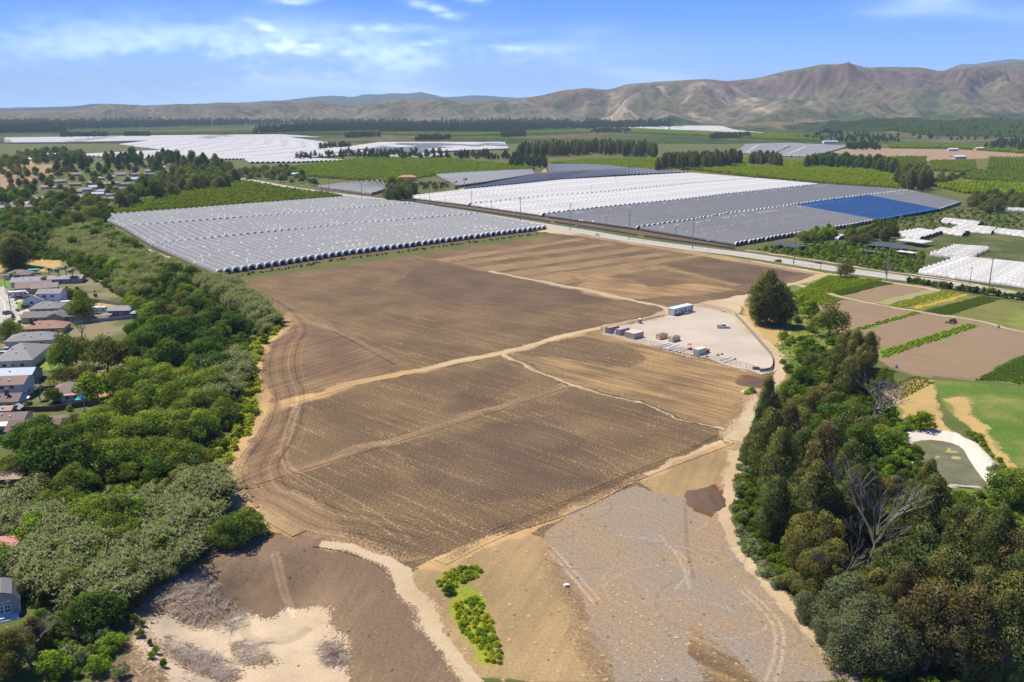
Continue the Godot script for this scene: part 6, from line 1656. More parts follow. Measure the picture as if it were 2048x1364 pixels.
	for poly in [[V(313,-3553),V(474,-3553),V(516,-3871),V(371,-3959)], [V(639,-2849),V(794,-2946),V(852,-3162),V(713,-3105)], [V(913,-2849),V(978,-2553),V(1107,-2516),V(1278,-2946),V(1208,-3412)], [V(802,-2087),V(873,-2087),V(953,-2312),V(851,-2251)], [V(1244,-2946),V(1326,-2672),V(1419,-2444),V(2239,-3871),V(2103,-4251),V(1625,-3705)], [V(1110,-2087),V(1158,-1990),V(1276,-2087),V(1557,-2553),V(1434,-2591)], [V(-557,-2946),V(-456,-3051),V(-490,-3283),V(-590,-3221)], [V(-289,-2631),V(-194,-2758),V(-210,-2997),V(-302,-2897)], [V(-41,-2997),V(46,-3105),V(50,-3412),V(-36,-3346)], [V(-407,-1644),V(-302,-1745),V(-210,-1644),V(-121,-1710),V(6,-1644),V(6,-1820),V(-131,-1860),V(-350,-1901),V(-421,-1745)], [V(-3,-1460),V(54,-1423),V(64,-1583),V(6,-1710)], [V(-455,-2087),V(-404,-2194),V(-438,-2312),V(-478,-2194)], [V(-1508,-2946),V(-1373,-2997),V(-1502,-3283),V(-1660,-3283)], [V(-1336,-3051),V(-1250,-3051),V(-1344,-3283),V(-1437,-3283)], [V(1867,-5288),V(3192,-7598),V(4894,-11664),V(2721,-7598)], [V(5419,-11664),V(10235,-19457),V(-92112.2,175368.3),V(16454,-35043)]]:
		fm += spread_points(poly, 11.0, 150, 170 + fm.size() % 9)
	for l in [[V(-2097,-3553),V(-1795,-3553)], [V(-2506,-4251),V(-2122,-4251)], [V(-3113,-5288),V(-1778,-6021)], [V(-2095,-4149),V(-1661,-5131)], [V(-2378,-4713),V(-87,-6468)], [V(-3359,-5819),V(454,-7598)], [V(-973,-3412),V(-370,-4251)], [V(-1066,-3705),V(-551,-4358)], [V(-948,-3959),V(-414,-4470)], [V(-911,-4984),V(1234,-6718)], [V(-359,-3871),V(187,-4358)], [V(-321,-4589),V(889,-4984)], [V(-191,-5288),V(1072,-6021)], [V(277,-6468),V(1952,-7280)], [V(404,-4589),V(1276,-6021)]]:
		var n := int(l[0].distance_to(l[1]) / 4.5)
		for i in n:
			var p: Vector2 = l[0].lerp(l[1], float(i) / n)
			if hn2.get_noise_2d(p.x * 1.4, p.y * 1.4) > -0.36: ft.append(p + Vector2(rng.randfn() * 10.0, rng.randfn() * 70.0))
	ft = ft.filter(func(p): return p.y > -2450 or hill_h(p.x, p.y) < 14.0 or (p.x > 900.0 and hill_h(p.x, p.y) < 40.0))
	var third := [[], [], []]
	fm = fm.filter(func(p): return p.y > -2450 or hill_h(p.x, p.y) < 60.0)
	for t in scatter_xf(ft, .9, 1.5, 1.15) + scatter_xf(fm, .6, 1.2, .72): third[rng.randi() % 3].append(t)
	for h in 3: stuff("distant_trees", species["fartree"][h][0], leaf_mat, third[h], [], "dark belts of trees across the far valley plain", "trees")
	# scattered brush on the hills
	var hb := []
	for i in 420:
		var p := Vector2(rng.randf_range(300, 4200), rng.randf_range(-5600, -3400))
		if hn3.get_noise_2d(p.x * 2.0, p.y * 2.0) > 0.16 and hill_h(p.x, p.y) < 75.0: hb.append(p)
	stuff("hillside_brush", species["fartree"][0][0], leaf_mat, scatter_xf(hb, .5, 1.1, .45), [], "dark brush and oaks dotted over the hillsides", "brush")

# ---------------------------------------------------------------- houses
func roof_mat(c: Color) -> StandardMaterial3D:
	var key := "roof" + c.to_html()
	if not M.has(key): M[key] = mat(c.linear_to_srgb(), .85)
	return M[key]

# ridge along local x; length L along x, width W along z
func house(at: Vector2, L: float, W: float, yaw_deg: float, wall_h: float, roof: String, pitch: float, wc: Color, rc: Color, label: String, group := "", opts := {}) -> Node3D:
	var o := thing(opts.get("called", "house"), v3(at), deg_to_rad(yaw_deg), label, opts.get("category", "house"), group)
	if at.y > -520.0:
		L *= 1.1; W *= 1.1
	var hx := L * .5; var hz := W * .5
	var rise := hz * pitch
	var wm := roof_mat(wc)
	var st := mb()
	var wallb := 0.0
	for s in [-1.0, 1.0]:
		quad(st, Vector3(-hx, 0, s * hz), Vector3(hx, 0, s * hz), Vector3(hx, wall_h, s * hz), Vector3(-hx, wall_h, s * hz))
		quad(st, Vector3(s * hx, 0, -hz), Vector3(s * hx, 0, hz), Vector3(s * hx, wall_h, hz), Vector3(s * hx, wall_h, -hz))
		if roof == "gable":
			st.add_vertex(Vector3(s * hx, wall_h, -hz)); st.add_vertex(Vector3(s * hx, wall_h, hz)); st.add_vertex(Vector3(s * hx, wall_h + rise, 0))
		elif roof == "gambrel":
			quad(st, Vector3(s * hx, wall_h, -hz), Vector3(s * hx, wall_h, hz), Vector3(s * hx, wall_h + rise * .72, hz * .62), Vector3(s * hx, wall_h + rise * .72, -hz * .62))
			st.add_vertex(Vector3(s * hx, wall_h + rise * .72, -hz * .62)); st.add_vertex(Vector3(s * hx, wall_h + rise * .72, hz * .62)); st.add_vertex(Vector3(s * hx, wall_h + rise, 0))
	part("wall", done(st), wm, o)
	var e := 0.5
	var rt := mb()
	var y0 := wall_h - e * pitch
	var th := Vector3(0, .16, 0)
	var faces := []
	if roof == "gable":
		for s in [-1.0, 1.0]:
			faces.append([Vector3(-hx - e, y0, s * (hz + e)), Vector3(hx + e, y0, s * (hz + e)), Vector3(hx + e, wall_h + rise, 0), Vector3(-hx - e, wall_h + rise, 0)])
	elif roof == "gambrel":
		for s in [-1.0, 1.0]:
			faces.append([Vector3(-hx - .25, wall_h - .15, s * (hz + .15)), Vector3(hx + .25, wall_h - .15, s * (hz + .15)), Vector3(hx + .25, wall_h + rise * .72, s * hz * .62), Vector3(-hx - .25, wall_h + rise * .72, s * hz * .62)])
			faces.append([Vector3(-hx - .25, wall_h + rise * .72, s * hz * .62), Vector3(hx + .25, wall_h + rise * .72, s * hz * .62), Vector3(hx + .25, wall_h + rise, 0), Vector3(-hx - .25, wall_h + rise, 0)])
	elif roof == "hip":
		var rx := maxf(hx - hz, 0.1)
		for s in [-1.0, 1.0]:
			faces.append([Vector3(-hx - e, y0, s * (hz + e)), Vector3(hx + e, y0, s * (hz + e)), Vector3(rx, wall_h + rise, 0), Vector3(-rx, wall_h + rise, 0)])
			faces.append([Vector3(s * (hx + e), y0, -hz - e), Vector3(s * (hx + e), y0, hz + e), Vector3(s * rx, wall_h + rise, 0), Vector3(s * rx, wall_h + rise, 0.001)])
	else:    # flat, slightly sloping
		faces.append([Vector3(-hx - .3, wall_h, hz + .3), Vector3(hx + .3, wall_h, hz + .3), Vector3(hx + .3, wall_h + rise * .4, -hz - .3), Vector3(-hx - .3, wall_h + rise * .4, -hz - .3)])
	for f in faces:
		quad(rt, f[0] + th, f[1] + th, f[2] + th, f[3] + th)
		quad(rt, f[3], f[2], f[1], f[0])
		for k in 4: quad(rt, f[k], f[(k + 1) % 4], f[(k + 1) % 4] + th, f[k] + th)
	var ro := part("roof", done(rt), roof_mat(rc), o)
	# roof vents and a chimney
	for k in opts.get("vents", 2):
		var b := mb()
		var vx := lerpf(-hx * .5, hx * .5, (k + .5) / opts.get("vents", 2))
		var vz := hz * (.35 if k % 2 == 0 else .6)
		bevel_box(b, Vector3(vx, wall_h + (hz - vz) * pitch + .35, vz), Vector3(.45, .6, .45), .06)
		part("roof_vent", done(b), M.white, ro)
	if opts.has("chimney"):
		var b := mb()
		bevel_box(b, Vector3(opts.chimney, wall_h + rise * .5 + .9, hz * .3), Vector3(1.1, rise + 2.0, .9), .08)
		part("chimney", done(b), M.brick, ro)
	# openings on the long side towards the camera and on the ends
	for k in opts.get("win", 3):
		var wx := lerpf(-hx * .7, hx * .7, (k + .5) / opts.get("win", 3))
		for fl in (2 if wall_h > 4.5 else 1):
			window(o, Vector3(wx, 1.55 + fl * 2.7, hz), 0.0, 1.5, 1.15)
	if opts.get("end_win", 1):
		window(o, Vector3(hx, 1.5, hz * .2), PI / 2, 1.4, 1.1)
		window(o, Vector3(-hx, 1.5, -hz * .2), -PI / 2, 1.4, 1.1)
	if opts.get("door", 1):
		var d := mb()
		box(d, Vector3(hx * .12, 1.05, hz + .04), Vector3(.95, 2.1, .08))
		part("door", done(d), M.door, o)
	return o

func window(o: Node3D, at: Vector3, yaw: float, w: float, h: float) -> void:
	if not M.has("win_%d_%d" % [int(w * 10), int(h * 10)]):
		var f := mb()
		for s in [-1.0, 1.0]:
			box(f, Vector3(s * (w * .5 + .05), 0, .03), Vector3(.10, h + .2, .10))
			box(f, Vector3(0, s * (h * .5 + .05), .031), Vector3(w, .10, .10))
		var p := mb()
		quad(p, Vector3(-w * .5, -h * .5, .02), Vector3(w * .5, -h * .5, .02), Vector3(w * .5, h * .5, .02), Vector3(-w * .5, h * .5, .02))
		M["win_%d_%d" % [int(w * 10), int(h * 10)]] = [done(f), done(p)]
	var m: Array = M["win_%d_%d" % [int(w * 10), int(h * 10)]]
	var fr := part("window", m[0], M.white, o, at, Vector3(0, yaw, 0))
	part("pane", m[1], M.pane, fr)

func canopy(at: Vector2, yaw: float, s: Vector2, h: float, top: Color, label: String, called := "canopy", peak := .9, posts := 4) -> Node3D:   # roof on posts
	var o := thing(called, v3(at), yaw, label, called.replace("_", " "))
	var st := mb()
	var c := [Vector3(-s.x, h, -s.y), Vector3(s.x, h, -s.y), Vector3(s.x, h, s.y), Vector3(-s.x, h, s.y)]
	for k in 4:
		var a: Vector3 = c[k] * Vector3(.5, 1, .5); var b: Vector3 = c[(k + 1) % 4] * Vector3(.5, 1, .5)
		st.add_vertex(a); st.add_vertex(b); st.add_vertex(Vector3(0, h + peak, 0))
		quad(st, a, b, b - Vector3(0, .25, 0), a - Vector3(0, .25, 0))
	part("cover", done(st), roof_mat(top), o)
	for k in 4:
		var p := mb()
		var q: Vector3 = c[k] * Vector3(.47, 0, .47)
		tube(p, q, q + Vector3(0, h, 0), .06, .06)
		part("post", done(p), M.white, o)
	return o

func wall_run(called: String, pts: Array, h: float, thick: float, m: Material, label: String, category: String, pieces := 3.0) -> void:   # a fence or wall of panels between posts
	var o := thing(called, v3(pts[0]), 0, label, category)
	for i in pts.size() - 1:
		var a: Vector2 = pts[i] - pts[0]; var b: Vector2 = pts[i + 1] - pts[0]
		var n := maxi(1, int(round(a.distance_to(b) / pieces)))
		var yaw := -atan2(b.y - a.y, b.x - a.x)
		for k in n:
			var c := a.lerp(b, (k + .5) / n)
			var key := "%s_panel_%d" % [called, int(a.distance_to(b) / n * 20)]
			if not M.has(key):
				var st := mb(); bevel_box(st, Vector3(0, h * .5, 0), Vector3(a.distance_to(b) / n - .1, h, thick), .02); M[key] = done(st)
			part("panel", M[key], m, o, v3(c), Vector3(0, yaw, 0))
			if not M.has(called + "_post"):
				var st := mb(); bevel_box(st, Vector3(0, h * .53, 0), Vector3(.14, h * 1.06, thick + .06), .02); M[called + "_post"] = done(st)
			part("post", M[called + "_post"], m, o, v3(a.lerp(b, float(k) / n)), Vector3(0, yaw, 0))

func build_houses() -> void:
	M.white = mat(lin(.72, .72, .72), .6)
	M.brick = mat(lin(.22, .075, .05))
	M.door = mat(lin(.35, .33, .32), .5)
	M.pane = mat(lin(.03, .04, .055), .12)
	M.wood = mat(lin(.20, .145, .105)); M.darkwood = mat(lin(.085, .06, .05)); M.greywood = mat(lin(.34, .31, .28))
	var grey := Color(.19, .19, .20); var dgrey := Color(.125, .125, .14); var brown := Color(.145, .105, .095); var terra := Color(.27, .155, .105); var blue := Color(.40, .46, .54)
	var cream := Color(.52, .48, .41); var tan := Color(.36, .29, .23); var wht := Color(.72, .73, .76)
	house(V(-285.7,-491.6), 12, 9, 14, 2.8, "hip", .42, cream, Color(.17, .125, .12), "far brown hip roofed house beside the dry lawn")
	house(V(-269.3,-471), 14, 9, 14, 2.8, "gable", .36, cream, Color(.24, .23, .25), "grey gabled house behind the large brown roofed one")
	house(V(-254.1,-479.6), 19, 9, 12, 2.6, "gable", .25, tan, Color(.23, .22, .23), "long low grey roofed house behind the garden palms")
	house(V(-257.2,-454.7), 15, 11, 22, 3.0, "gable", .38, tan, Color(.20, .145, .13), "large brown roofed house with a stepped gable", "", {"vents": 3})
	house(V(-249.2,-450.8), 11, 8, 22, 3.4, "gable", .38, tan, Color(.22, .175, .16), "brown gabled wing with a window in its end wall")
	house(V(-232.8,-426.2), 10, 8, 6, 5.6, "gable", .34, wht, Color(.21, .20, .20), "two storey white walled house with a grey roof", "", {"win": 2})
	house(V(-238.9,-422.8), 7, 9, 96, 2.8, "gable", .45, wht, Color(.24, .23, .22), "white garage with its gable towards the road bend", "", {"win": 0})
	house(V(-224.5,-406.2), 12, 10, 10, 2.8, "hip", .42, cream, Color(.19, .185, .18), "small grey hip roofed house above the long dark one")
	house(V(-210.8,-388.8), 26, 9, 8, 2.7, "gable", .32, tan, dgrey, "long dark grey roofed house in front of the white camper", "", {"vents": 5, "win": 5})
	house(V(-209.3,-385.9), 8, 7, 98, 3.0, "gable", .45, tan, dgrey, "cross gable porch of the long dark grey roofed house", "", {"win": 0, "door": 0})
	house(V(-186.1,-398.9), 9, 6, 8, 3.0, "gable", .45, Color(.21, .165, .14), Color(.23, .225, .24), "brown workshop with a grey roof at the edge of the woods", "", {"called": "workshop", "category": "workshop", "vents": 0})
	house(V(-205,-367.5), 15, 9, 10, 2.7, "hip", .45, tan, terra, "terracotta roofed house under the long dark grey one", "", {"chimney": -5.5})
	house(V(-199.3,-346.6), 17, 10, 12, 3.0, "hip", .40, cream, grey, "grey hip roofed house beside the tall bright yard tree", "", {"vents": 3})
	house(V(-190.2,-321.5), 12, 20, 11, 3.4, "hip", .36, cream, Color(.21, .21, .215), "big square grey roofed house with a lawn on its right", "", {"vents": 3})
	house(V(-179.2,-294.9), 14, 11, 8, 3.0, "gable", .36, Color(.30, .38, .46), blue, "pale blue metal roofed house below the big grey one", "", {"vents": 1})
	house(V(-175.3,-299), 5, 6, 8, 2.5, "flat", .1, Color(.22, .26, .32), blue, "pale blue patio roof joined to the blue metal roofed house", "", {"called": "patio_cover", "category": "patio cover", "vents": 0, "door": 0})
	house(V(-172.4,-280.3), 12, 9, 8, 5.2, "gable", .32, Color(.46, .50, .55), Color(.20, .13, .115), "two storey house with a brown roof and bluish walls")
	house(V(-167,-269), 9, 7, 8, 2.8, "gable", .4, Color(.4, .4, .42), Color(.15, .105, .095), "low brown roof with a tall red brick chimney at the frame edge", "", {"chimney": 1.0})
	house(V(-151,-279.3), 9, 7.5, 14, 2.7, "hip", .55, wht, Color(.20, .15, .14), "garden house with a brown hip roof and a lean-to porch", "", {"vents": 0})
	house(V(-148.2,-275.1), 6, 3.2, 14, 2.2, "flat", .25, Color(.5, .52, .55), Color(.29, .225, .20), "lean-to porch in front of the brown hip roofed garden house", "", {"called": "porch", "category": "porch", "vents": 0, "win": 2, "end_win": 0})
	house(V(-143.3,-243.7), 13, 7.5, 8, 2.9, "gable", .42, wht, Color(.135, .085, .08), "dark brown gabled house with white walls above the trees", "", {"vents": 2, "win": 4})
	house(V(-156.1,-251.3), 10, 7, 8, 2.8, "gable", .32, cream, Color(.16, .11, .105), "flat brown roofed house left of the dark brown gabled one")
	house(V(-162.9,-259.4), 6, 4, 8, 2.6, "gable", .3, cream, Color(.32, .23, .19), "tan roof corner at the left frame edge")
	house(V(-160,-262.2), 2.8, 2.4, 96, 1.9, "gable", .5, Color(.12, .13, .15), Color(.28, .29, .31), "tiny grey garden shed between two back yards", "", {"called": "garden_shed", "category": "shed", "vents": 0, "win": 0, "end_win": 0})
	house(V(-131.4,-207.8), 6.2, 4.2, 6, 2.6, "hip", .45, Color(.06, .05, .045), Color(.33, .235, .175), "open garden pavilion with a tan hip roof on the left edge", "", {"called": "garden_pavilion", "category": "pavilion", "vents": 0, "win": 0, "end_win": 0, "door": 0})  # near-black walls stand in for the shade inside the open front
	house(V(-123.9,-195.4), 4.2, 3.2, 12, 2.2, "flat", .2, Color(.10, .075, .06), Color(.26, .24, .23), "weathered lean-to below the garden pavilion", "", {"called": "lean_to", "category": "shed", "vents": 0, "win": 0, "end_win": 0})
	house(V(-111.7,-171.6), 4.4, 4.6, 6, 2.3, "flat", .28, Color(.22, .07, .07), Color(.40, .16, .17), "red roofed shed at the edge of the reed bed", "", {"called": "red_shed", "category": "shed", "vents": 0, "win": 0, "end_win": 0})
	var sh := house(V(-99.8,-149.8), 5.4, 5.0, 119, 2.4, "gambrel", .95, Color(.36, .35, .31), Color(.13, .135, .155), "grey barn shaped shed with white double doors at the bottom left", "", {"called": "barn_shed", "category": "shed", "vents": 0, "win": 0, "end_win": 0, "door": 0})
	for s in [-1.0, 1.0]:     # white double doors with panes on the gable end
		var d := mb(); box(d, Vector3(-3.03, 1.15, s * .62), Vector3(.08, 2.1, 1.16)); var dn := part("door", done(d), M.white, sh)
		for r in 2:
			for c in 2:
				var p := mb(); box(p, Vector3(-3.08, 1.0 + r * .75, s * .62 + (c - .5) * .48), Vector3(.03, .55, .38)); part("pane", done(p), M.pane, dn)
	for k in 3:
		var p := mb(); box(p, Vector3(-3.03, 2.9, (k - 1) * .9), Vector3(.06, .32, .62)); part("transom_window", done(p), M.white, sh)
	for s in [-1.0, 1.0]:
		var t := mb(); box(t, Vector3(-3.01, 1.2, s * 2.68), Vector3(.07, 2.4, .16)); part("corner_trim", done(t), M.white, sh)
	var dk := mb(); bevel_box(dk, Vector3(-4.3, .12, 0), Vector3(2.4, .24, 4.8), .03); part("deck", done(dk), mat(lin(.6, .6, .6)), sh)
	var pb := mb(); bevel_box(pb, Vector3(-4.9, .5, -.9), Vector3(.6, .5, 1.8), .05); part("planter_box", done(pb), M.white, sh)
	canopy(V(-285.1,-505.7), .2, Vector2(6, 4), 2.6, Color(.03, .36, .29), "green turquoise shade roof beside the far brown house", "shade_roof", .3)
	canopy(V(-143,-271), .25, Vector2(3.8, 3.0), 2.0, Color(.05, .46, .52), "turquoise pop-up canopy in the garden beside the brick wall", "pop_up_canopy", 1.2)
	canopy(V(-175.2,-392.8), .15, Vector2(6.5, 6.0), 2.9, Color(.24, .26, .30), "open carport with a rounded grey roof next to the workshop", "carport", .7)
	canopy(V(-188.7,-388.8), .2, Vector2(5.0, 4.0), 2.6, Color(.22, .22, .235), "small grey pergola roof in front of the workshop", "pergola", .8)
	canopy(V(-161.9,-271), .3, Vector2(2.6, 2.6), 2.3, Color(.75, .74, .72), "white patio umbrella over the terrace", "patio_umbrella", .5)
	canopy(V(-154.2,-245.3), .1, Vector2(7, 4), 2.7, Color(.72, .66, .50), "cream shade sail at the left edge beside the dark brown house", "shade_sail", .2)
	wall_run("wooden_fence", [V(-220.2,-418.2),V(-210,-426.2),V(-190.6,-416)], 1.9, .08, M.greywood, "weathered board fence round the bare back yard", "fence")
	wall_run("garden_wall", [V(-158.7,-263.2),V(-148.7,-264.1),V(-141.2,-269),V(-135.5,-269)], 1.8, .2, M.darkwood, "dark wooden garden wall below the turquoise canopy", "wall")
	wall_run("side_fence", [V(-170.4,-283.6),V(-158,-285.8)], 1.7, .1, M.darkwood, "dark side fence beside the two storey blue walled house", "fence")
	wall_run("yard_wall", [V(-199.6,-381.1),V(-174.7,-392.8)], 1.6, .15, M.greywood, "low pale wall along the workshop yard", "wall")
	wall_run("back_fence", [V(-151.5,-238),V(-143.5,-239.6),V(-136.9,-241.2)], 1.6, .1, M.darkwood, "dark back fence below the dark brown gabled house", "fence")
	# the far town
	var cols := [Color(.24, .22, .23), Color(.20, .15, .13), Color(.30, .19, .14), Color(.30, .30, .33), Color(.17, .165, .17), Color(.42, .46, .52)]
	var names := ["grey", "brown", "rusty tan", "pale grey", "dark grey", "bluish"]
	var far := [[-489.1,-838.1,22,9],[-491.6,-864.4,18,9],[-490.5,-882.8,16,9],[-497.9,-922.1,15,9],[-470.3,-817.3,16,8],[-503.0,-999.7,14,9],[-505.1,-1030.6,15,9],[-509.8,-1063.4,14,9],[-472.3,-953.9,14,9],[-475.7,-1011.8,13,9],[-430.3,-922.1,13,8],[-637.1,-1273.2,17,12],[-563.8,-1226.8,13,8],[-517.2,-1183.6,15,9],[-491.4,-1105.6,14,9],[-543.2,-1127.9,15,9],[-520.0,-1105.6,14,9],[-549.6,-1273.2,13,9],[-552.6,-1063.4,14,8],[-509.3,-965.0,14,8],[-487.2,-943.1,13,8],[-443.1,-976.3,12,8],[-569.7,-1063.4,13,8],[-505.9,-1273.2,13,9],[-556.6,-1344.2,14,9],[-572.6,-1423.4,15,9],[-467.1,-846.7,16,9],[-473.5,-892.3,15,9],[-480.6,-943.1,14,9],[-467.6,-1037.0,14,9],[-512.0,-1120.3,14,9],[-508.6,-1200.5,14,9],[-529.2,-1273.2,14,9],[-570.5,-1200.5,16,9],[-571.5,-1273.2,14,9],[-554.9,-1105.6,14,9],[-461.6,-943.1,14,9],[-465.6,-976.3,13,8],[-444.2,-965.0,13,8],[-520.6,-932.5,16,9],[-521.8,-1333.6,14,9],[-535.3,-1399.9,16,9],[-597.1,-1151.1,14,9]]
	for i in far.size():
		var c := i * 5 % 6
		house(Vector2(far[i][0], far[i][1]), far[i][2], far[i][3], 20 + (i * 37) % 40, 2.8, "gable" if i % 3 else "hip", .4, [cream, wht, tan][i % 3], cols[c], "distant %s roofed town house, %s listed outwards from the near end of town" % [names[c], ordinal(i)], "houses of the far town", {"win": 2, "vents": 1})
	house(V(-459,-1355), 34, 12, 8, 4, "gable", .25, Color(.5, .42, .36), Color(.40, .21, .16), "long pinkish roofed building among the far town trees", "", {"win": 5})
	house(V(-889,-1644), 46, 14, -8, 4, "gable", .2, wht, Color(.68, .68, .67), "long white roofed barn at the far left", "", {"called": "barn", "category": "barn", "win": 0})
	house(V(-925,-1764), 18, 14, 10, 5, "gable", .5, wht, Color(.68, .69, .71), "white barn behind the long white one at the far left", "", {"called": "barn", "category": "barn", "win": 0})
	house(V(-143,-1192), 24, 12, 5, 5, "hip", .4, Color(.5, .40, .32), Color(.42, .19, .10), "orange tiled ranch house among trees by the tunnels", "", {"win": 4})
	house(V(-315,-1273), 22, 9, 10, 3.5, "gable", .25, wht, Color(.62, .60, .57), "pale farm shed in the trees along the highway", "", {"called": "farm_shed", "category": "shed"})
	house(V(894,-2479), 40, 14, 0, 6, "gable", .25, wht, Color(.46, .5, .58), "bluish roofed barn on the far right slope", "", {"called": "barn", "category": "barn"})
	var fb := 0
	for r in [[2717.4,-5630.5,30,12],[3334.6,-6718.3,26,12],[2014.1,-3870.8,22,12],[1970.2,-3552.7,30,12],[1109.8,-2086.9,40,10],[868.2,-1710.4,34,14],[1020.0,-2037.2,22,10],[4325.8,-7597.9,30,12],[6095.3,-10933.2,26,12],[2880.7,-5287.7,24,12],[2113.2,-4588.6,24,10],[2134.8,-4470.3,24,10]]:
		house(Vector2(r[0], r[1]), r[2], r[3], int(r[0]) % 60, 5, "gable", .3, [wht, cream, tan][int(r[2]) % 3], [Color(.5, .48, .46), Color(.36, .22, .17), Color(.6, .6, .6)][int(r[2] + r[3]) % 3], "tiny pale farm building, %s listed over the right slope from its left end" % ordinal(fb), "farm buildings on the right slope", {"win": 0, "vents": 0})
		fb += 1

# ---------------------------------------------------------------- vehicles
func wheels(o: Node3D, xs: Array, tr: float, r: float, w := .24) -> void:
	var key := "tyre_%d" % int(r * 100)
	if not M.has(key):
		var t := mb(); disc_x(t, Vector3.ZERO, r, w, 14)
		var m := mb(); disc_x(m, Vector3.ZERO, r * .6, w + .03, 10)
		M[key] = [done(t), done(m)]
	for x in xs:
		for s in [-1.0, 1.0]:
			var t := part("wheel", M[key][0], M.tyre, o, Vector3(x, r, s * tr))
			part("rim", M[key][1], M.rim, t)

# body and cabin outlines in side view, front towards +x
func car(at: Vector2, yaw: float, body: Array, cabin: Array, width: float, c: Color, label: String, category := "car", called := "car") -> Node3D:
	var o := thing(called, v3(at, .02), yaw, label, category)
	var paint := mat(c.linear_to_srgb(), .3)
	paint.clearcoat_enabled = true
	var st := mb(); extrude(st, body, -width * .5, width * .5, .05); part("body", done(st), paint, o)
	var cb := mb(); extrude(cb, cabin, -width * .43, width * .43, .12); part("windows", done(cb), M.glass, o)
	var top := 0.0
	var x0 := 1e9; var x1 := -1e9
	for p in cabin: top = maxf(top, p.y)
	for p in cabin:
		if p.y > top - .12: x0 = minf(x0, p.x); x1 = maxf(x1, p.x)
	var rf := mb(); bevel_box(rf, Vector3((x0 + x1) * .5, top + .01, 0), Vector3(x1 - x0 + .1, .09, width * .78), .04); part("roof", done(rf), paint, o)
	var bx0 := 1e9; var bx1 := -1e9
	for p in body: bx0 = minf(bx0, p.x); bx1 = maxf(bx1, p.x)
	wheels(o, [bx0 + (bx1 - bx0) * .19, bx0 + (bx1 - bx0) * .81], width * .5 - .12, .34)
	for s in [-1.0, 1.0]:
		var h := mb(); box(h, Vector3(bx1 - .03, .68, s * width * .36), Vector3(.1, .16, .34)); part("headlight", done(h), M.lamp, o)
		var t := mb(); box(t, Vector3(bx0 + .03, .78, s * width * .38), Vector3(.1, .2, .22)); part("tail_light", done(t), M.tail, o)
	return o

func sedan(at: Vector2, yaw: float, c: Color, label: String) -> void:
	car(at, yaw, [Vector2(-2.25, .3), Vector2(2.25, .3), Vector2(2.3, .62), Vector2(1.1, .92), Vector2(-1.5, .95), Vector2(-2.3, .85)], [Vector2(-1.6, .92), Vector2(1.05, .9), Vector2(.35, 1.42), Vector2(-.95, 1.44)], 1.8, c, label)

func suv(at: Vector2, yaw: float, c: Color, label: String) -> void:
	car(at, yaw, [Vector2(-2.3, .35), Vector2(2.3, .35), Vector2(2.35, .8), Vector2(1.2, 1.08), Vector2(-2.3, 1.08)], [Vector2(-2.2, 1.05), Vector2(1.1, 1.05), Vector2(.5, 1.68), Vector2(-1.95, 1.72)], 1.9, c, label, "suv", "suv")

func pickup(at: Vector2, yaw: float, c: Color, label: String) -> void:
	var o := car(at, yaw, [Vector2(-2.9, .45), Vector2(2.85, .45), Vector2(2.9, .95), Vector2(2.7, 1.12), Vector2(1.3, 1.18), Vector2(-.75, 1.18), Vector2(-.75, .8), Vector2(-2.9, .8)], [Vector2(-.75, 1.15), Vector2(1.35, 1.15), Vector2(.75, 1.86), Vector2(-.6, 1.88)], 1.95, c, label, "pickup truck", "pickup_truck")
	var paint := mat(c.linear_to_srgb(), .3)
	for s in [-1.0, 1.0]:
		var b := mb(); bevel_box(b, Vector3(-1.83, 1.0, s * .92), Vector3(2.15, .42, .09), .02); part("bed_side", done(b), paint, o)
	var t := mb(); bevel_box(t, Vector3(-2.87, 1.0, 0), Vector3(.08, .4, 1.8), .02); part("tailgate", done(t), paint, o)
	var l := mb(); box(l, Vector3(-1.8, .86, 0), Vector3(2.1, .06, 1.72)); part("bed_liner", done(l), M.tyre, o)

func camper(at: Vector2, yaw: float, L: float, h: float, label: String, called: String, nose: bool) -> void:
	var o := thing(called, v3(at, .02), yaw, label, called.replace("_", " "))
	var hx := L * .5
	var pr := [Vector2(-hx, .55), Vector2(hx, .55), Vector2(hx, h * .55), Vector2(hx - (1.2 if nose else .35), h), Vector2(-hx + .2, h), Vector2(-hx, h - .25)]
	var st := mb(); extrude(st, pr, -1.22, 1.22, .03); part("body", done(st), M.white, o)
	var b := mb(); box(b, Vector3(0, 1.35, 1.235), Vector3(L * .92, .16, .03)); part("stripe", done(b), mat(lin(.35, .33, .31)), o)
	for k in 4:
		var w := mb(); box(w, Vector3(lerpf(-hx * .75, hx * .75, k / 3.0), h * .62, 1.225), Vector3(L * .1, .6, .05)); part("window", done(w), M.pane, o)
	var d := mb(); box(d, Vector3(L * .12, 1.5, 1.23), Vector3(.7, 1.8, .05)); part("door", done(d), M.door, o)
	for k in 2:
		var a := mb(); bevel_box(a, Vector3((k - .5) * L * .45, h + .14, 0), Vector3(1.1, .3, .8), .06); part("roof_unit", done(a), M.white, o)
	wheels(o, [-hx * .25, -hx * .25 + .9] if not nose else [-hx * .55, hx * .65], 1.0, .38)

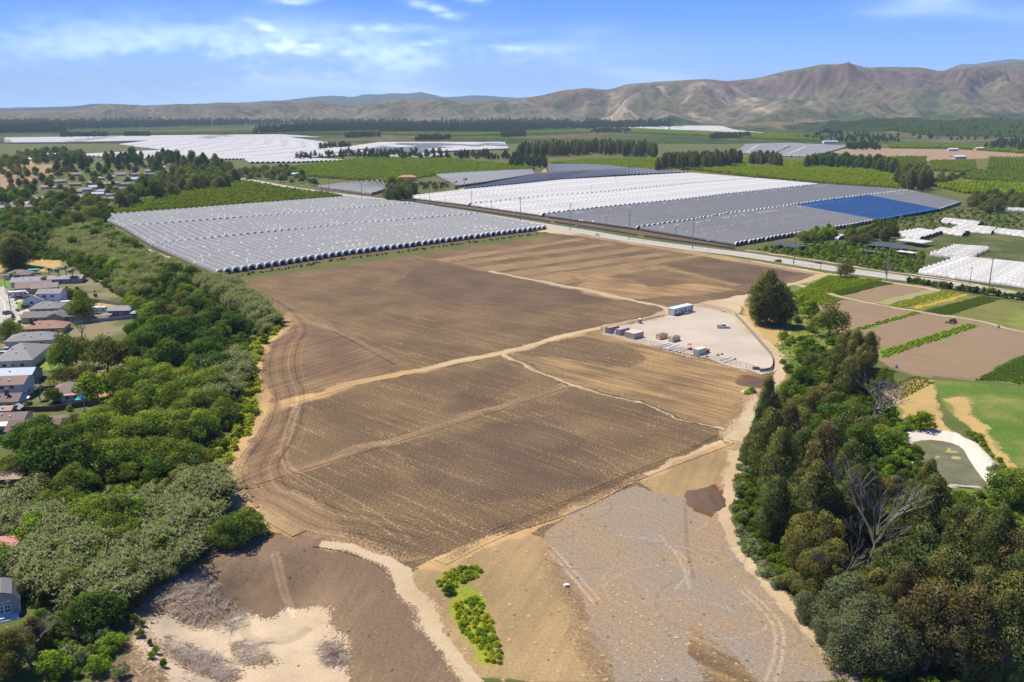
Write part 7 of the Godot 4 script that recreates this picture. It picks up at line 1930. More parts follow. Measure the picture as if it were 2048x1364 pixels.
func tractor(at: Vector2, yaw: float) -> void:
	var o := thing("tractor", v3(at), yaw, "red farm tractor with a canopy pulling an implement over the tilled plot", "tractor")
	var red := mat(lin(.20, .035, .025), .5)
	var b := mb(); bevel_box(b, Vector3(1.1, 1.15, 0), Vector3(2.0, .75, .85), .12); part("hood", done(b), red, o)
	var c := mb(); bevel_box(c, Vector3(-.5, 1.05, 0), Vector3(1.3, .7, 1.0), .05); part("chassis", done(c), M.tyre, o)
	var s := mb(); bevel_box(s, Vector3(-.7, 1.6, 0), Vector3(.5, .6, .5), .1); part("seat", done(s), M.tyre, o)
	for x in [-1.2, .2]:
		for z in [-.55, .55]:
			var p := mb(); tube(p, Vector3(x, 1.2, z), Vector3(x, 2.75, z), .04, .04); part("canopy_post", done(p), M.tyre, o)
	var t := mb(); bevel_box(t, Vector3(-.5, 2.8, 0), Vector3(1.8, .1, 1.5), .03); part("canopy", done(t), mat(lin(.5, .46, .38)), o)
	for q in [-1.0, 1.0]:
		var w := mb(); disc_x(w, Vector3(-.9, .85, q * .95), .85, .5, 18); var wn := part("wheel", done(w), M.tyre, o)
		var r := mb(); disc_x(r, Vector3(-.9, .85, q * .95), .45, .54, 12); part("rim", done(r), red, wn)
		var f := mb(); disc_x(f, Vector3(1.6, .5, q * .75), .5, .3, 16); part("wheel", done(f), M.tyre, o)
	var im := mb(); bevel_box(im, Vector3(-3.0, .7, 0), Vector3(.5, .3, 4.2), .05); var imn := part("implement", done(im), mat(lin(.08, .05, .04)), o)
	for k in 4:
		var sh := mb(); box(sh, Vector3(-3.6, .3, (k - 1.5) * 1.2), Vector3(1.6, .4, .22)); part("shank", done(sh), M.tyre, imn)
	var ar := mb(); tube(ar, Vector3(-1.2, .8, 0), Vector3(-2.8, .75, 0), .08, .08); part("drawbar", done(ar), M.tyre, o)

func build_vehicles() -> void:
	M.tyre = mat(lin(.025, .025, .027), .8); M.rim = mat(lin(.35, .35, .36), .4, .5)
	M.glass = mat(lin(.02, .025, .03), .1); M.lamp = mat(lin(.7, .7, .68), .2); M.tail = mat(lin(.3, .02, .02), .3)
	var along := -0.91     # towards the lower right along the highway
	sedan(V(17.8,-767.7), along, Color(.62, .63, .65), "white car on the highway beside the white tunnels")
	sedan(V(53.1,-714.2), along + PI, Color(.40, .50, .52), "pale teal car on the highway at the corner of the grey tunnels")
	sedan(V(66.3,-664.6), along, Color(.5, .51, .53), "silver car on the highway shoulder beside the brown field")
	suv(V(170.5,-545.5), along + PI, Color(.035, .045, .06), "dark blue car on the highway above the lone eucalyptus")
	sedan(V(194,-539.9), along + PI, Color(.16, .012, .014), "dark red car on the highway by the nursery entrance")
	suv(V(-255,-1057), along, Color(.66, .67, .68), "white van on the highway left of the roadside orchard")
	sedan(V(-124,-927), along, Color(.05, .05, .055), "dark car parked under the roadside trees by the ranch")
	suv(V(-241.4,-400.9), 1.2, Color(.05, .12, .22), "blue car parked on the street bend")
	suv(V(-239,-413.8), .2, Color(.02, .03, .05), "dark blue car in the driveway beside the white one")
	sedan(V(-242.8,-419.3), .2, Color(.66, .68, .70), "white car in the driveway behind the dark blue one")
	suv(V(-254.3,-435.7), .2, Color(.03, .06, .045), "dark green car parked behind the motorhome")
	pickup(V(-227.6,-395.8), 1.4, Color(.35, .36, .38), "grey pickup parked beside the long dark roofed house")
	pickup(V(-204.1,-334.4), .1, Color(.68, .69, .70), "white pickup parked at the left edge, farther of three")
	suv(V(-201.6,-329.3), .1, Color(.60, .61, .63), "silver van parked at the left edge, middle of three")
	sedan(V(-198.8,-323.6), .1, Color(.68, .68, .69), "white car parked at the left edge, nearest of three")
	pickup(V(94.6,-373.7), -.02, Color(.66, .66, .67), "white pickup truck parked in the gravel yard")
	camper(V(-200.2,-402), .12, 11.5, 3.3, "long white camper trailer parked beside the fenced bare yard", "camper_trailer", false)
	camper(V(-257.4,-439.4), .25, 9.5, 3.2, "cream motorhome parked on the drive near the street bend", "motorhome", true)
	camper(V(-221.7,-418.2), .1, 5.5, 2.6, "small boat shaped trailer under wraps by the grey hip roof", "covered_trailer", true)
	tractor(V(202.8,-384), .75)
	# buggy by the gate
	var o := thing("utility_cart", v3(V(92,-310.2)), -.6, "small dark utility cart parked inside the yard fence corner", "utility cart")
	var st := mb(); extrude(st, [Vector2(-1.3, .4), Vector2(1.3, .4), Vector2(1.35, .8), Vector2(.5, .95), Vector2(-1.3, .85)], -.7, .7, .06); part("body", done(st), mat(lin(.05, .06, .05), .5), o)
	for x in [-.6, .55]:
		for z in [-.6, .6]:
			var p := mb(); tube(p, Vector3(x, .8, z), Vector3(x * .9, 1.9, z * .9), .035, .035); part("roll_bar", done(p), M.tyre, o)
	var rf := mb(); bevel_box(rf, Vector3(0, 1.92, 0), Vector3(1.3, .07, 1.25), .02); part("roof", done(rf), mat(lin(.5, .5, .5)), o)
	wheels(o, [-.85, .9], .62, .32)

# ---------------------------------------------------------------- the gravel yard
const ALONG := 0.715     # long sides of the yard things point up to the right

func corrugated(st: SurfaceTool, a: Vector3, b: Vector3, h: float, out: Vector3, n: int) -> void:   # a wall of folded steel
	for i in n:
		var p := a.lerp(b, (i + .02) / n); var q := a.lerp(b, (i + .25) / n); var r := a.lerp(b, (i + .5) / n); var s := a.lerp(b, (i + .75) / n); var t := a.lerp(b, (i + 1.02) / n)
		var y := Vector3(0, h, 0); var d := out * .05
		quad(st, p + d, q + d, q + d + y, p + d + y); quad(st, q + d, r, r + y, q + d + y)
		quad(st, r, s, s + y, r + y); quad(st, s, t + d, t + d + y, s + y)

func container(at: Vector2, yaw: float, L: float, W: float, H: float, side: Color, top: Color, label: String, called := "shipping_container", category := "container") -> Node3D:
	var o := thing(called, v3(at, .03), yaw, label, category)
	var m := mat(side.linear_to_srgb(), .6)
	var hx := L * .5; var hz := W * .5
	var sides := [["side_wall", Vector3(-hx, .12, hz), Vector3(hx, .12, hz), Vector3(0, 0, 1), int(L / .42)], ["side_wall", Vector3(-hx, .12, -hz), Vector3(hx, .12, -hz), Vector3(0, 0, -1), int(L / .42)], ["end_wall", Vector3(hx, .12, -hz), Vector3(hx, .12, hz), Vector3(1, 0, 0), int(W / .42)]]
	for s in sides:
		var st := mb(); corrugated(st, s[1], s[2], H - .2, s[3], s[4]); part(s[0], done(st), m, o)
	for k in 2:
		var d := mb(); bevel_box(d, Vector3(-hx - .02, H * .5, (k - .5) * hz), Vector3(.07, H - .3, hz - .04), .02)
		var dn := part("door", done(d), m, o)
		for q in 2:
			var r := mb(); tube(r, Vector3(-hx - .08, .2, (k - .5) * hz + (q - .5) * .45), Vector3(-hx - .08, H - .1, (k - .5) * hz + (q - .5) * .45), .025, .025, 5); part("locking_bar", done(r), M.steel, dn)
	for x in [-1.0, 1.0]:
		for z in [-1.0, 1.0]:
			var p := mb(); box(p, Vector3(x * hx, H * .5, z * hz), Vector3(.16, H, .16)); part("corner_post", done(p), m, o)
	var t := mb(); box(t, Vector3(0, H - .06, 0), Vector3(L, .1, W)); part("roof", done(t), mat(top.linear_to_srgb(), .7), o)
	for k in [-1.0, 1.0]:
		var b := mb(); box(b, Vector3(0, .1, k * hz), Vector3(L, .14, .12)); part("bottom_rail", done(b), m, o)
	return o

func bin(at: Vector2, yaw: float, L: float, W: float, H: float, label: String, fill_col: Color, tarp: bool) -> void:   # open roll-off bin heaped with waste
	var o := thing("waste_bin", v3(at), yaw, label, "waste bin")
	var m := mat(lin(.56, .44, .30), .6)
	var hx := L * .5; var hz := W * .5
	for s in [-1.0, 1.0]:
		var w := mb(); box(w, Vector3(0, H * .5 + .12, s * hz), Vector3(L, H - .1, .08)); var wn := part("side_wall", done(w), m, o)
		for k in 7:
			var r := mb(); box(r, Vector3(lerpf(-hx + .15, hx - .15, k / 6.0), H * .5 + .1, s * (hz + .08)), Vector3(.12, H - .15, .1)); part("rib", done(r), m, wn)
		var e := mb(); box(e, Vector3(s * hx, H * .5 + .12, 0), Vector3(.08, H - .1, W - .1)); var en := part("end_wall", done(e), m, o)
		for k in 3:
			var r := mb(); box(r, Vector3(s * (hx + .07), lerpf(.3, H, k / 2.0), 0), Vector3(.1, .12, W)); part("rib", done(r), m, en)
	var f := mb(); box(f, Vector3(0, .15, 0), Vector3(L, .1, W)); part("floor", done(f), m, o)
	part("waste", mound_mesh(hx * .95, hz * .95, .7, 5), mat(fill_col.linear_to_srgb()), o, Vector3(0, H - .35, 0))
	if tarp: part("blue_tarp", mound_mesh(.9, .7, .5, 9), mat(lin(.30, .42, .58), .5), o, Vector3(-hx * .4, H + .05, 0))

func mound_mesh(rx: float, rz: float, h: float, sd: int) -> ArrayMesh:
	var r := RandomNumberGenerator.new(); r.seed = sd
	var n := FastNoiseLite.new(); n.seed = sd; n.frequency = .9 / maxf(minf(rx, rz), .2); n.fractal_octaves = 4
	var st := mb()
	var nr := 7; var na := 22
	var p := func(i: int, k: int) -> Vector3:
		var f := float(i) / nr; var a := TAU * (k % na) / na
		var x := cos(a) * rx * f; var z := sin(a) * rz * f
		var e := 1.0 + .25 * n.get_noise_2d(cos(a) * rx, sin(a) * rz)
		return Vector3(x * e, h * (1.0 - f * f) * (1.0 + .8 * n.get_noise_2d(x * 1.7 + 9.0, z * 1.7)) - (.06 if i == nr else 0.0), z * e)
	st.set_smooth_group(0)
	for i in nr:
		for k in na: quad(st, p.call(i, k), p.call(i + 1, k), p.call(i + 1, k + 1), p.call(i, k + 1))
	return done(st)

func wire_fence(pts: Array, h: float, label: String, screen := false) -> void:
	var o := thing("wire_fence", v3(pts[0]), 0, label, "fence")
	var dense := curve(pts, 3.0)
	if not M.has("fence_post"):
		var st := mb(); tube(st, Vector3.ZERO, Vector3(0, h, 0), .05, .05, 6); M.fence_post = done(st)
	var net := mb()
	for i in dense.size():
		var a: Vector2 = dense[i] - pts[0]
		part("post", M.fence_post, M.steel, o, v3(a))
		if i == dense.size() - 1: break
		var b: Vector2 = dense[i + 1] - pts[0]
		var d := (b - a).normalized() * .02
		var wn := 9
		for k in wn:
			var y := .1 + (h - .15) * k / (wn - 1.0)
			var t := .03 if k == wn - 1 else .012
			quad(net, v3(a, y - t), v3(b, y - t), v3(b, y + t), v3(a, y + t))
		for k in 8:
			var q := a.lerp(b, k / 8.0)
			quad(net, v3(q - d * .6, .08), v3(q + d * .6, .08), v3(q + d * .6, h - .05), v3(q - d * .6, h - .05))
	part("wire_mesh", done(net), M.steel, o).set_meta("kind", "stuff")
	if screen:
		var sc := mb()
		for i in dense.size() - 1:
			var a: Vector2 = dense[i] - pts[0] + Vector2(-.07, 0); var b: Vector2 = dense[i + 1] - pts[0] + Vector2(-.07, 0)
			quad(sc, v3(a, .15), v3(b, .15), v3(b, h - .2), v3(a, h - .2))
		part("screen_cloth", done(sc), mat(lin(.22, .21, .195)), o)

func build_yard() -> void:
	# site office
	var c := (V(73.2,-397.8) + V(88.8,-407.8)) * .5
	var o := thing("site_office", v3(c), ALONG, "long pale site office trailer with a wooden ramp in the gravel yard", "office trailer")
	var L := 14.5; var W := 3.7; var H := 3.6
	var wm := mat(lin(.46, .42, .41), .6)
	var st := mb(); box(st, Vector3(0, .6 + 1.35, 0), Vector3(L, 2.7, W)); part("wall", done(st), wm, o)
	var rf := mb(); bevel_box(rf, Vector3(0, H - .2, 0), Vector3(L + .2, .26, W + .2), .1); part("roof", done(rf), mat(lin(.52, .60, .66), .4), o)
	var sk := mb(); box(sk, Vector3(0, .31, 0), Vector3(L - .1, .62, W - .1)); part("skirting", done(sk), mat(lin(.36, .33, .32)), o)
	for x in [-5.9, -1.7, 1.2, 6.0]: window(o, Vector3(x, 2.2, W * .5), 0.0, .9, .9)
	for x in [-4.6, 2.9]:
		var d := mb(); box(d, Vector3(x, 1.75, W * .5 + .03), Vector3(.95, 2.1, .07)); part("door", done(d), M.white, o)
	for k in 12:
		var s := mb(); box(s, Vector3(lerpf(-L * .5, L * .5, k / 11.0), 1.95, W * .5 + .012), Vector3(.03, 2.7, .03)); part("panel_seam", done(s), mat(lin(.40, .36, .35)), o)
	var rp := thing("ramp_deck", o.position + Vector3(2.2, 0, 0).rotated(Vector3.UP, ALONG) + Vector3(0, 0, 2.9).rotated(Vector3.UP, ALONG), ALONG, "wooden access ramp and landing along the front of the site office", "ramp")
	for k in 22:
		var b := mb(); box(b, Vector3(lerpf(-3.6, 3.6, k / 21.0), .75 - .55 * clampf((k - 8) / 14.0, 0, 1), 0), Vector3(.31, .05, 1.5)); part("plank", done(b), mat(lin(.42, .43, .40)), rp)
	for s in [-1.0, 1.0]:
		for k in 5:
			var p := mb(); tube(p, Vector3(lerpf(-3.6, 3.6, k / 4.0), 0, s * .74), Vector3(lerpf(-3.6, 3.6, k / 4.0), 1.5 - .1 * k, s * .74), .04, .04, 5); part("post", done(p), mat(lin(.22, .27, .27)), rp)
		var h := mb(); tube(h, Vector3(-3.6, 1.5, s * .74), Vector3(3.6, 1.1, s * .74), .04, .04, 5); part("handrail", done(h), mat(lin(.22, .27, .27)), rp)
	var stp := thing("entry_steps", o.position + Vector3(-4.6, 0, 2.6).rotated(Vector3.UP, ALONG), ALONG, "dark entry steps at the left door of the site office", "steps")
	for k in 3:
		var b := mb(); box(b, Vector3(0, .18 + k * .2, .5 - k * .32), Vector3(1.2, .07, .36)); part("step", done(b), M.tyre, stp)
	# toilet
	var p := thing("portable_toilet", v3(V(58.6,-382.1)), ALONG, "grey portable toilet with a white roof by the yard fence", "portable toilet")
	var b := mb(); box(b, Vector3(0, 1.08, 0), Vector3(1.15, 2.1, 1.15)); part("cabin", done(b), mat(lin(.16, .19, .24), .5), p)
	var r := mb(); extrude(r, [Vector2(-.62, 2.12), Vector2(.62, 2.12), Vector2(.5, 2.3), Vector2(0, 2.38), Vector2(-.5, 2.3)], -.62, .62); part("roof", done(r), M.white, p)
	var d := mb(); box(d, Vector3(0, 1.08, .59), Vector3(.7, 1.85, .04)); part("door", done(d), mat(lin(.22, .25, .30), .5), p)
	# containers
	container(V(44.1,-366.6), ALONG, 6.1, 2.44, 2.6, Color(.20, .21, .25), Color(.44, .24, .17), "dark shipping container with an orange rusted roof, leftmost in the yard")
	container(V(48.2,-363.1), ALONG, 6.1, 2.44, 2.6, Color(.24, .22, .28), Color(.42, .28, .27), "mauve grey shipping container with a pinkish roof, second from the left")
	container(V(51.6,-358.8), ALONG, 6.1, 2.44, 2.6, Color(.38, .30, .27), Color(.60, .45, .32), "tan shipping container, rear one of the joined pair in the yard")
	container(V(53.4,-356.7), ALONG, 6.1, 2.44, 2.6, Color(.42, .345, .32), Color(.62, .50, .40), "pinkish tan shipping container, front one of the joined pair in the yard")
	var wb := thing("water_tank", v3(V(45.6,-363.1)), ALONG, "white tank wedged between the two left containers", "tank")
	var wt := mb(); bevel_box(wt, Vector3(0, .75, 0), Vector3(1.2, 1.5, 1.4), .2); part("tank", done(wt), M.white, wb)
	var wl := mb(); bevel_box(wl, Vector3(0, 1.56, 0), Vector3(.5, .12, .5), .05); part("lid", done(wl), M.white, wb)
	bin(V(64,-355.5), ALONG, 5.2, 2.3, 2.0, "tan open waste bin heaped with green cuttings", Color(.17, .16, .06), false)
	bin(V(68.6,-351.4), ALONG, 5.0, 2.4, 2.1, "tan open waste bin with a blue tarp and brown waste", Color(.34, .22, .12), true)
	container(V(75.2,-331.4), ALONG, 4.9, 2.4, 2.5, Color(.52, .53, .54), Color(.66, .56, .42), "pale grey container with a cream roof near the lower yard fence")
	var sk2 := thing("skip", v3(V(78.4,-333.6)), ALONG, "small rust red skip behind the pale grey container", "skip")
	var s3 := mb(); extrude(s3, [Vector2(-.6, .1), Vector2(.7, .1), Vector2(1.1, 1.3), Vector2(-1.0, 1.3)], -.9, .9); part("hopper", done(s3), mat(lin(.22, .075, .045), .7), sk2)
	var s4 := mb(); box(s4, Vector3(.05, 1.32, 0), Vector3(2.2, .08, 1.9)); part("rim", done(s4), mat(lin(.22, .075, .045), .7), sk2)
	var lift := thing("scissor_lift", v3(V(72.5,-338.1)), ALONG, "red and white lift frame standing by the white pipes", "lift")
	var l1 := mb(); bevel_box(l1, Vector3(0, .45, 0), Vector3(1.9, .6, 1.1), .08); part("base", done(l1), mat(lin(.35, .04, .03), .5), lift)
	var l2 := mb(); bevel_box(l2, Vector3(0, 2.3, 0), Vector3(1.9, .16, 1.1), .03); part("top_deck", done(l2), mat(lin(.35, .04, .03), .5), lift)
	for x in [-.8, .8]:
		for z in [-.45, .45]:
			var q := mb(); tube(q, Vector3(x, .7, z), Vector3(x, 2.3, z), .06, .06); part("post", done(q), M.white, lift)
	wheels(lift, [-.6, .6], .5, .22)
	var pi := [[63.0,-345.0,8],[64.0,-343.5,8],[66.6,-341.9,9],[67.5,-339.6,9],[68.5,-337.3,9],[69.6,-335.8,8],[84.1,-324.3,7],[84.8,-321.5,7]]
	for i in pi.size():
		var n := thing("white_pipe", v3(Vector2(pi[i][0], pi[i][1]), .2), ALONG + .05 * (i % 3), "white pipe lying on the gravel, %s from the left along the lower yard fence" % ordinal(i), "pipe", "white pipes on the gravel")
		var t := mb(); tube(t, Vector3(-pi[i][2] * .5, 0, 0), Vector3(pi[i][2] * .5, 0, 0), .2, .2, 8); part("pipe", done(t), M.white, n)
		var f := mb(); tube(f, Vector3(-pi[i][2] * .5 - .05, 0, 0), Vector3(-pi[i][2] * .5 + .1, 0, 0), .26, .26, 8); part("flange", done(f), M.white, n)
	var rolls := [[62.7,-338.1],[63.2,-337.3],[63.6,-336.6]]
	for i in 3:
		var n := thing("white_drum", v3(Vector2(rolls[i][0], rolls[i][1])), i, "white drum, %s from the left in the cluster by the pipes" % ordinal(i), "drum", "white drums by the pipes")
		var t := mb(); tube(t, Vector3(0, .02, 0), Vector3(0, .9, 0), .34, .34, 12); part("shell", done(t), M.white, n)
		var e := mb(); tube(e, Vector3(0, .9, 0), Vector3(0, .96, 0), .34, .02, 12); part("lid", done(e), M.white, n)
	var scrap := [[82.1,-329.3],[84.0,-330.7],[87.4,-323.6],[77.2,-327.1]]
	for i in scrap.size():
		var n := thing("scrap_pile", v3(Vector2(scrap[i][0], scrap[i][1])), i, "dark heap of scrap, %s from the left on the lower gravel" % ordinal(i), "scrap", "scrap on the lower gravel")
		part("heap", mound_mesh(.9, .6, .5, 20 + i), M.tyre, n)
		var t := mb(); tube(t, Vector3(-.4, .1, 0), Vector3(.3, 1.1, .2), .06, .04, 5); part("rod", done(t), M.steel, n)
	# fences
	wire_fence([V(39.4,-368.3),V(44.1,-359.7),V(55.6,-346.6),V(73.5,-327.1),V(87,-314.1),V(91.1,-308.3)], 2.0, "wire fence along the lower edge of the gravel yard")
	wire_fence([V(39.4,-368.3),V(40.8,-373.7),V(51.8,-383),V(73.1,-399.9)], 2.0, "wire fence between the gravel yard and the straw path")
	wire_fence([V(91.7,-418.2),V(99.4,-410.5),V(106.3,-400.9)], 2.0, "wire fence with a gate at the top of the gravel yard")
	wire_fence([V(106.3,-398.9),V(105.4,-377.4),V(104.1,-348.2),V(103,-328.5),V(100.1,-316.1),V(96.7,-308.3),V(92.6,-307)], 1.5, "screened fence curving down the right side of the gravel yard", true)
	# heaps
	var hp := thing("compost_heap", v3(V(48.6,-198.3)), 0, "broad flat heap of brown compost beside the dirt track", "compost heap")
	part("heap", mound_mesh(5.5, 7.5, 1.0, 3), mat(lin(.095, .058, .038)), hp)
	var hq := thing("compost_heap", v3(V(87.5,-293.7)), 0, "brown compost heap at the corner of the straw field below the yard", "compost heap")
	part("heap", mound_mesh(7.5, 5.0, .9, 4), mat(lin(.09, .056, .038)), hq)
	var hr := thing("rubble_heap", v3(V(82.3,-283.6)), 0, "pale rubble heap overgrown with weeds below the compost heap", "rubble heap")
	part("heap", mound_mesh(3.2, 2.2, 1.0, 6), mat(lin(.38, .34, .28)), hr)
	tree("brightbush", V(82.8,-283), 1.8, 3.6, "green weed bush growing on the rubble heap", "", "weed_bush", "shrub")
	tree("mustard", V(81,-281.4), 1.2, 2.8, "yellowish weed at the foot of the rubble heap", "", "weed_bush", "shrub")

func bar(st: SurfaceTool, a: Vector3, b: Vector3, w: float) -> void:
	tube(st, a, b, w, w, 4)

# ---------------------------------------------------------------- roads, plots, pond, poles, nursery
func strip_mesh(pts: Array, wid: float, y: float) -> ArrayMesh:
	var c := curve(pts, 5.0)
	var st := SurfaceTool.new()
	st.begin(Mesh.PRIMITIVE_TRIANGLES)
	for i in c.size() - 1:
		var d0: Vector2 = (c[mini(i + 1, c.size() - 1)] - c[maxi(i - 1, 0)]).normalized(); var d1: Vector2 = (c[mini(i + 2, c.size() - 1)] - c[i]).normalized()
		var n0 := Vector2(-d0.y, d0.x) * wid * .5; var n1 := Vector2(-d1.y, d1.x) * wid * .5
		for p in [c[i] + n0, c[i] - n0, c[i + 1] - n1, c[i] + n0, c[i + 1] - n1, c[i + 1] + n1]:
			st.set_normal(Vector3.UP); st.set_uv(near_uv(p)); st.add_vertex(Vector3(p.x, y + ground_h(p.x, p.y), p.y))
	return st.commit()

func build_roads() -> void:
	var road := [V(-480,-1344),V(-352,-1184),V(-295,-1106),V(-255,-1057),V(-204,-1000),V(-148,-943),V(-114,-907),V(-52.3,-829.6),V(7.4,-750.2),V(53.8,-690),V(87.9,-643.6),V(125.6,-602.8),V(159.3,-570.7),V(197.1,-522.3),V(220.9,-497.7),V(244.1,-475.3),V(267.3,-439.4),V(300.4,-393.8)]
	var am := StandardMaterial3D.new()
	var n := FastNoiseLite.new(); n.seed = 6; n.frequency = .03; n.fractal_octaves = 5
	var g := Gradient.new(); g.set_color(0, lin(.29, .275, .25)); g.set_color(1, lin(.39, .37, .34))
	var t := NoiseTexture2D.new(); t.noise = n; t.color_ramp = g; t.seamless = true; t.width = 512; t.height = 512
	am.albedo_texture = t; am.uv1_triplanar = true; am.uv1_world_triplanar = true; am.uv1_scale = Vector3.ONE * .02; am.roughness = .9
	M.asphalt = am
	setting("highway", strip_mesh(road, 17.0, .05), am, "straight pale highway running between the tunnel blocks", "road")
	var ym := mat(lin(.55, .38, .06)); var wm := mat(lin(.62, .62, .60))
	for k in 2: setting("road_marking", strip_mesh(road.map(func(p): return p + Vector2(.785, -.62) * (k - .5) * .6), .22, .056), ym, ["near yellow centre line of the highway", "far yellow centre line of the highway"][k], "road marking")
	for k in [-1.0, 1.0]: setting("road_marking", strip_mesh(road.map(func(p): return p + Vector2(.785, -.62) * k * 5.6), .2, .055), wm, "white edge line on the %s side of the highway" % ("nursery" if k > 0 else "brown field"), "road marking")
	setting("street", strip_mesh([V(-284.2,-464.1),V(-273.8,-450.8),V(-263.8,-437),V(-251.6,-418.2),V(-239.5,-396.8),V(-234.1,-384),V(-231.9,-370.1)], 9.0, .03), am, "curved residential street at the left edge", "street")
	setting("road_marking", strip_mesh([V(-267.3,-439.4),V(-258.6,-427.4),V(-250.1,-413.8),V(-239.5,-394.8)], .25, .036), wm, "white line on the curved street at the left edge", "road marking")
	var y := .012
	for s in [["dirt_path", 5.0, [V(-77.5,-272),V(-69.1,-279.3),V(-55.9,-293.7),V(-35.8,-308.3),V(-4.6,-332.9),V(27.6,-364),V(41.8,-374.6),V(73.9,-403)], "straw covered path crossing the brown fields to the gravel yard"], ["dirt_path", 3.2, [V(-69,-570.7),V(-31.4,-534.5),V(-5.6,-504.1),V(20.3,-476.7),V(34.5,-462.7),V(72.2,-419.3)], "dirt path running from the grey tunnels down to the site office"], ["dirt_path", 3.2, [V(-68,-208.1),V(-59.1,-216.8),V(-44.8,-229.2),V(-19.1,-252.6),V(1,-272),V(19.2,-290.2)], "faint path slanting across the lower brown field"], ["ditch_path", 2.4, [V(-4.8,-332.9),V(4.8,-314.8),V(19.4,-293.7),V(36,-279.8),V(46,-269),V(54.8,-257.1),V(65,-247)], "ditch path between the straw field and the lower brown field"], ["dirt_path", 3.6, [V(64.2,-237.2),V(48.5,-224.8),V(32.4,-211.3),V(14.1,-192.9),V(-2.4,-181.1),V(-15.6,-167.4)], "broad dirt path along the lower edge of the brown field"], ["dirt_track", 4.2, [V(-44.3,-176.6),V(-36.5,-173.8),V(-29.1,-168.9),V(-23.9,-162.3),V(-19.8,-152.9),V(-15.7,-143.1),V(-11.5,-135.3),V(-6.3,-125.1)], "pale dirt track curving round the rim of the sandy wash"], ["dirt_track", 4.6, [V(106.1,-388.8),V(105.8,-372.8),V(106.4,-348.2),V(105.8,-328.5),V(101.2,-309.6),V(95,-294.9),V(89.6,-283.6),V(86.9,-280.3),V(73,-251.8),V(65.7,-238)], "pale dirt track along the right side of the gravel yard"], ["dirt_track", 3.8, [V(65,-231),V(57.8,-208.4),V(52.8,-195.7),V(51.3,-188.7),V(50.7,-180.4),V(51.7,-171.3),V(53.1,-162.3),V(54.9,-151.6),V(56.9,-141),V(58.3,-131.6),V(59.5,-124.4)], "pale dirt track beside the dark eucalyptus belt"], ["field_edge_track", 4.0, [V(-165.1,-478.2),V(-136,-439.4),V(-113.9,-406.2),V(-102.1,-384),V(-101.3,-364),V(-103,-345.8),V(-98,-318.8),V(-91.4,-296),V(-85.2,-279.3),V(-81.4,-262.7),V(-78.9,-242),V(-78.6,-225.2),V(-77.6,-215.2),V(-73.7,-204.4),V(-67.7,-195.2),V(-62,-192.1),V(-49.1,-180.4)], "worn track round the left edge of the brown fields"]]:
		setting(s[0], strip_mesh(s[2], s[1], .09 + y), M.near, s[3], "track")
		y += .007
	y = .012
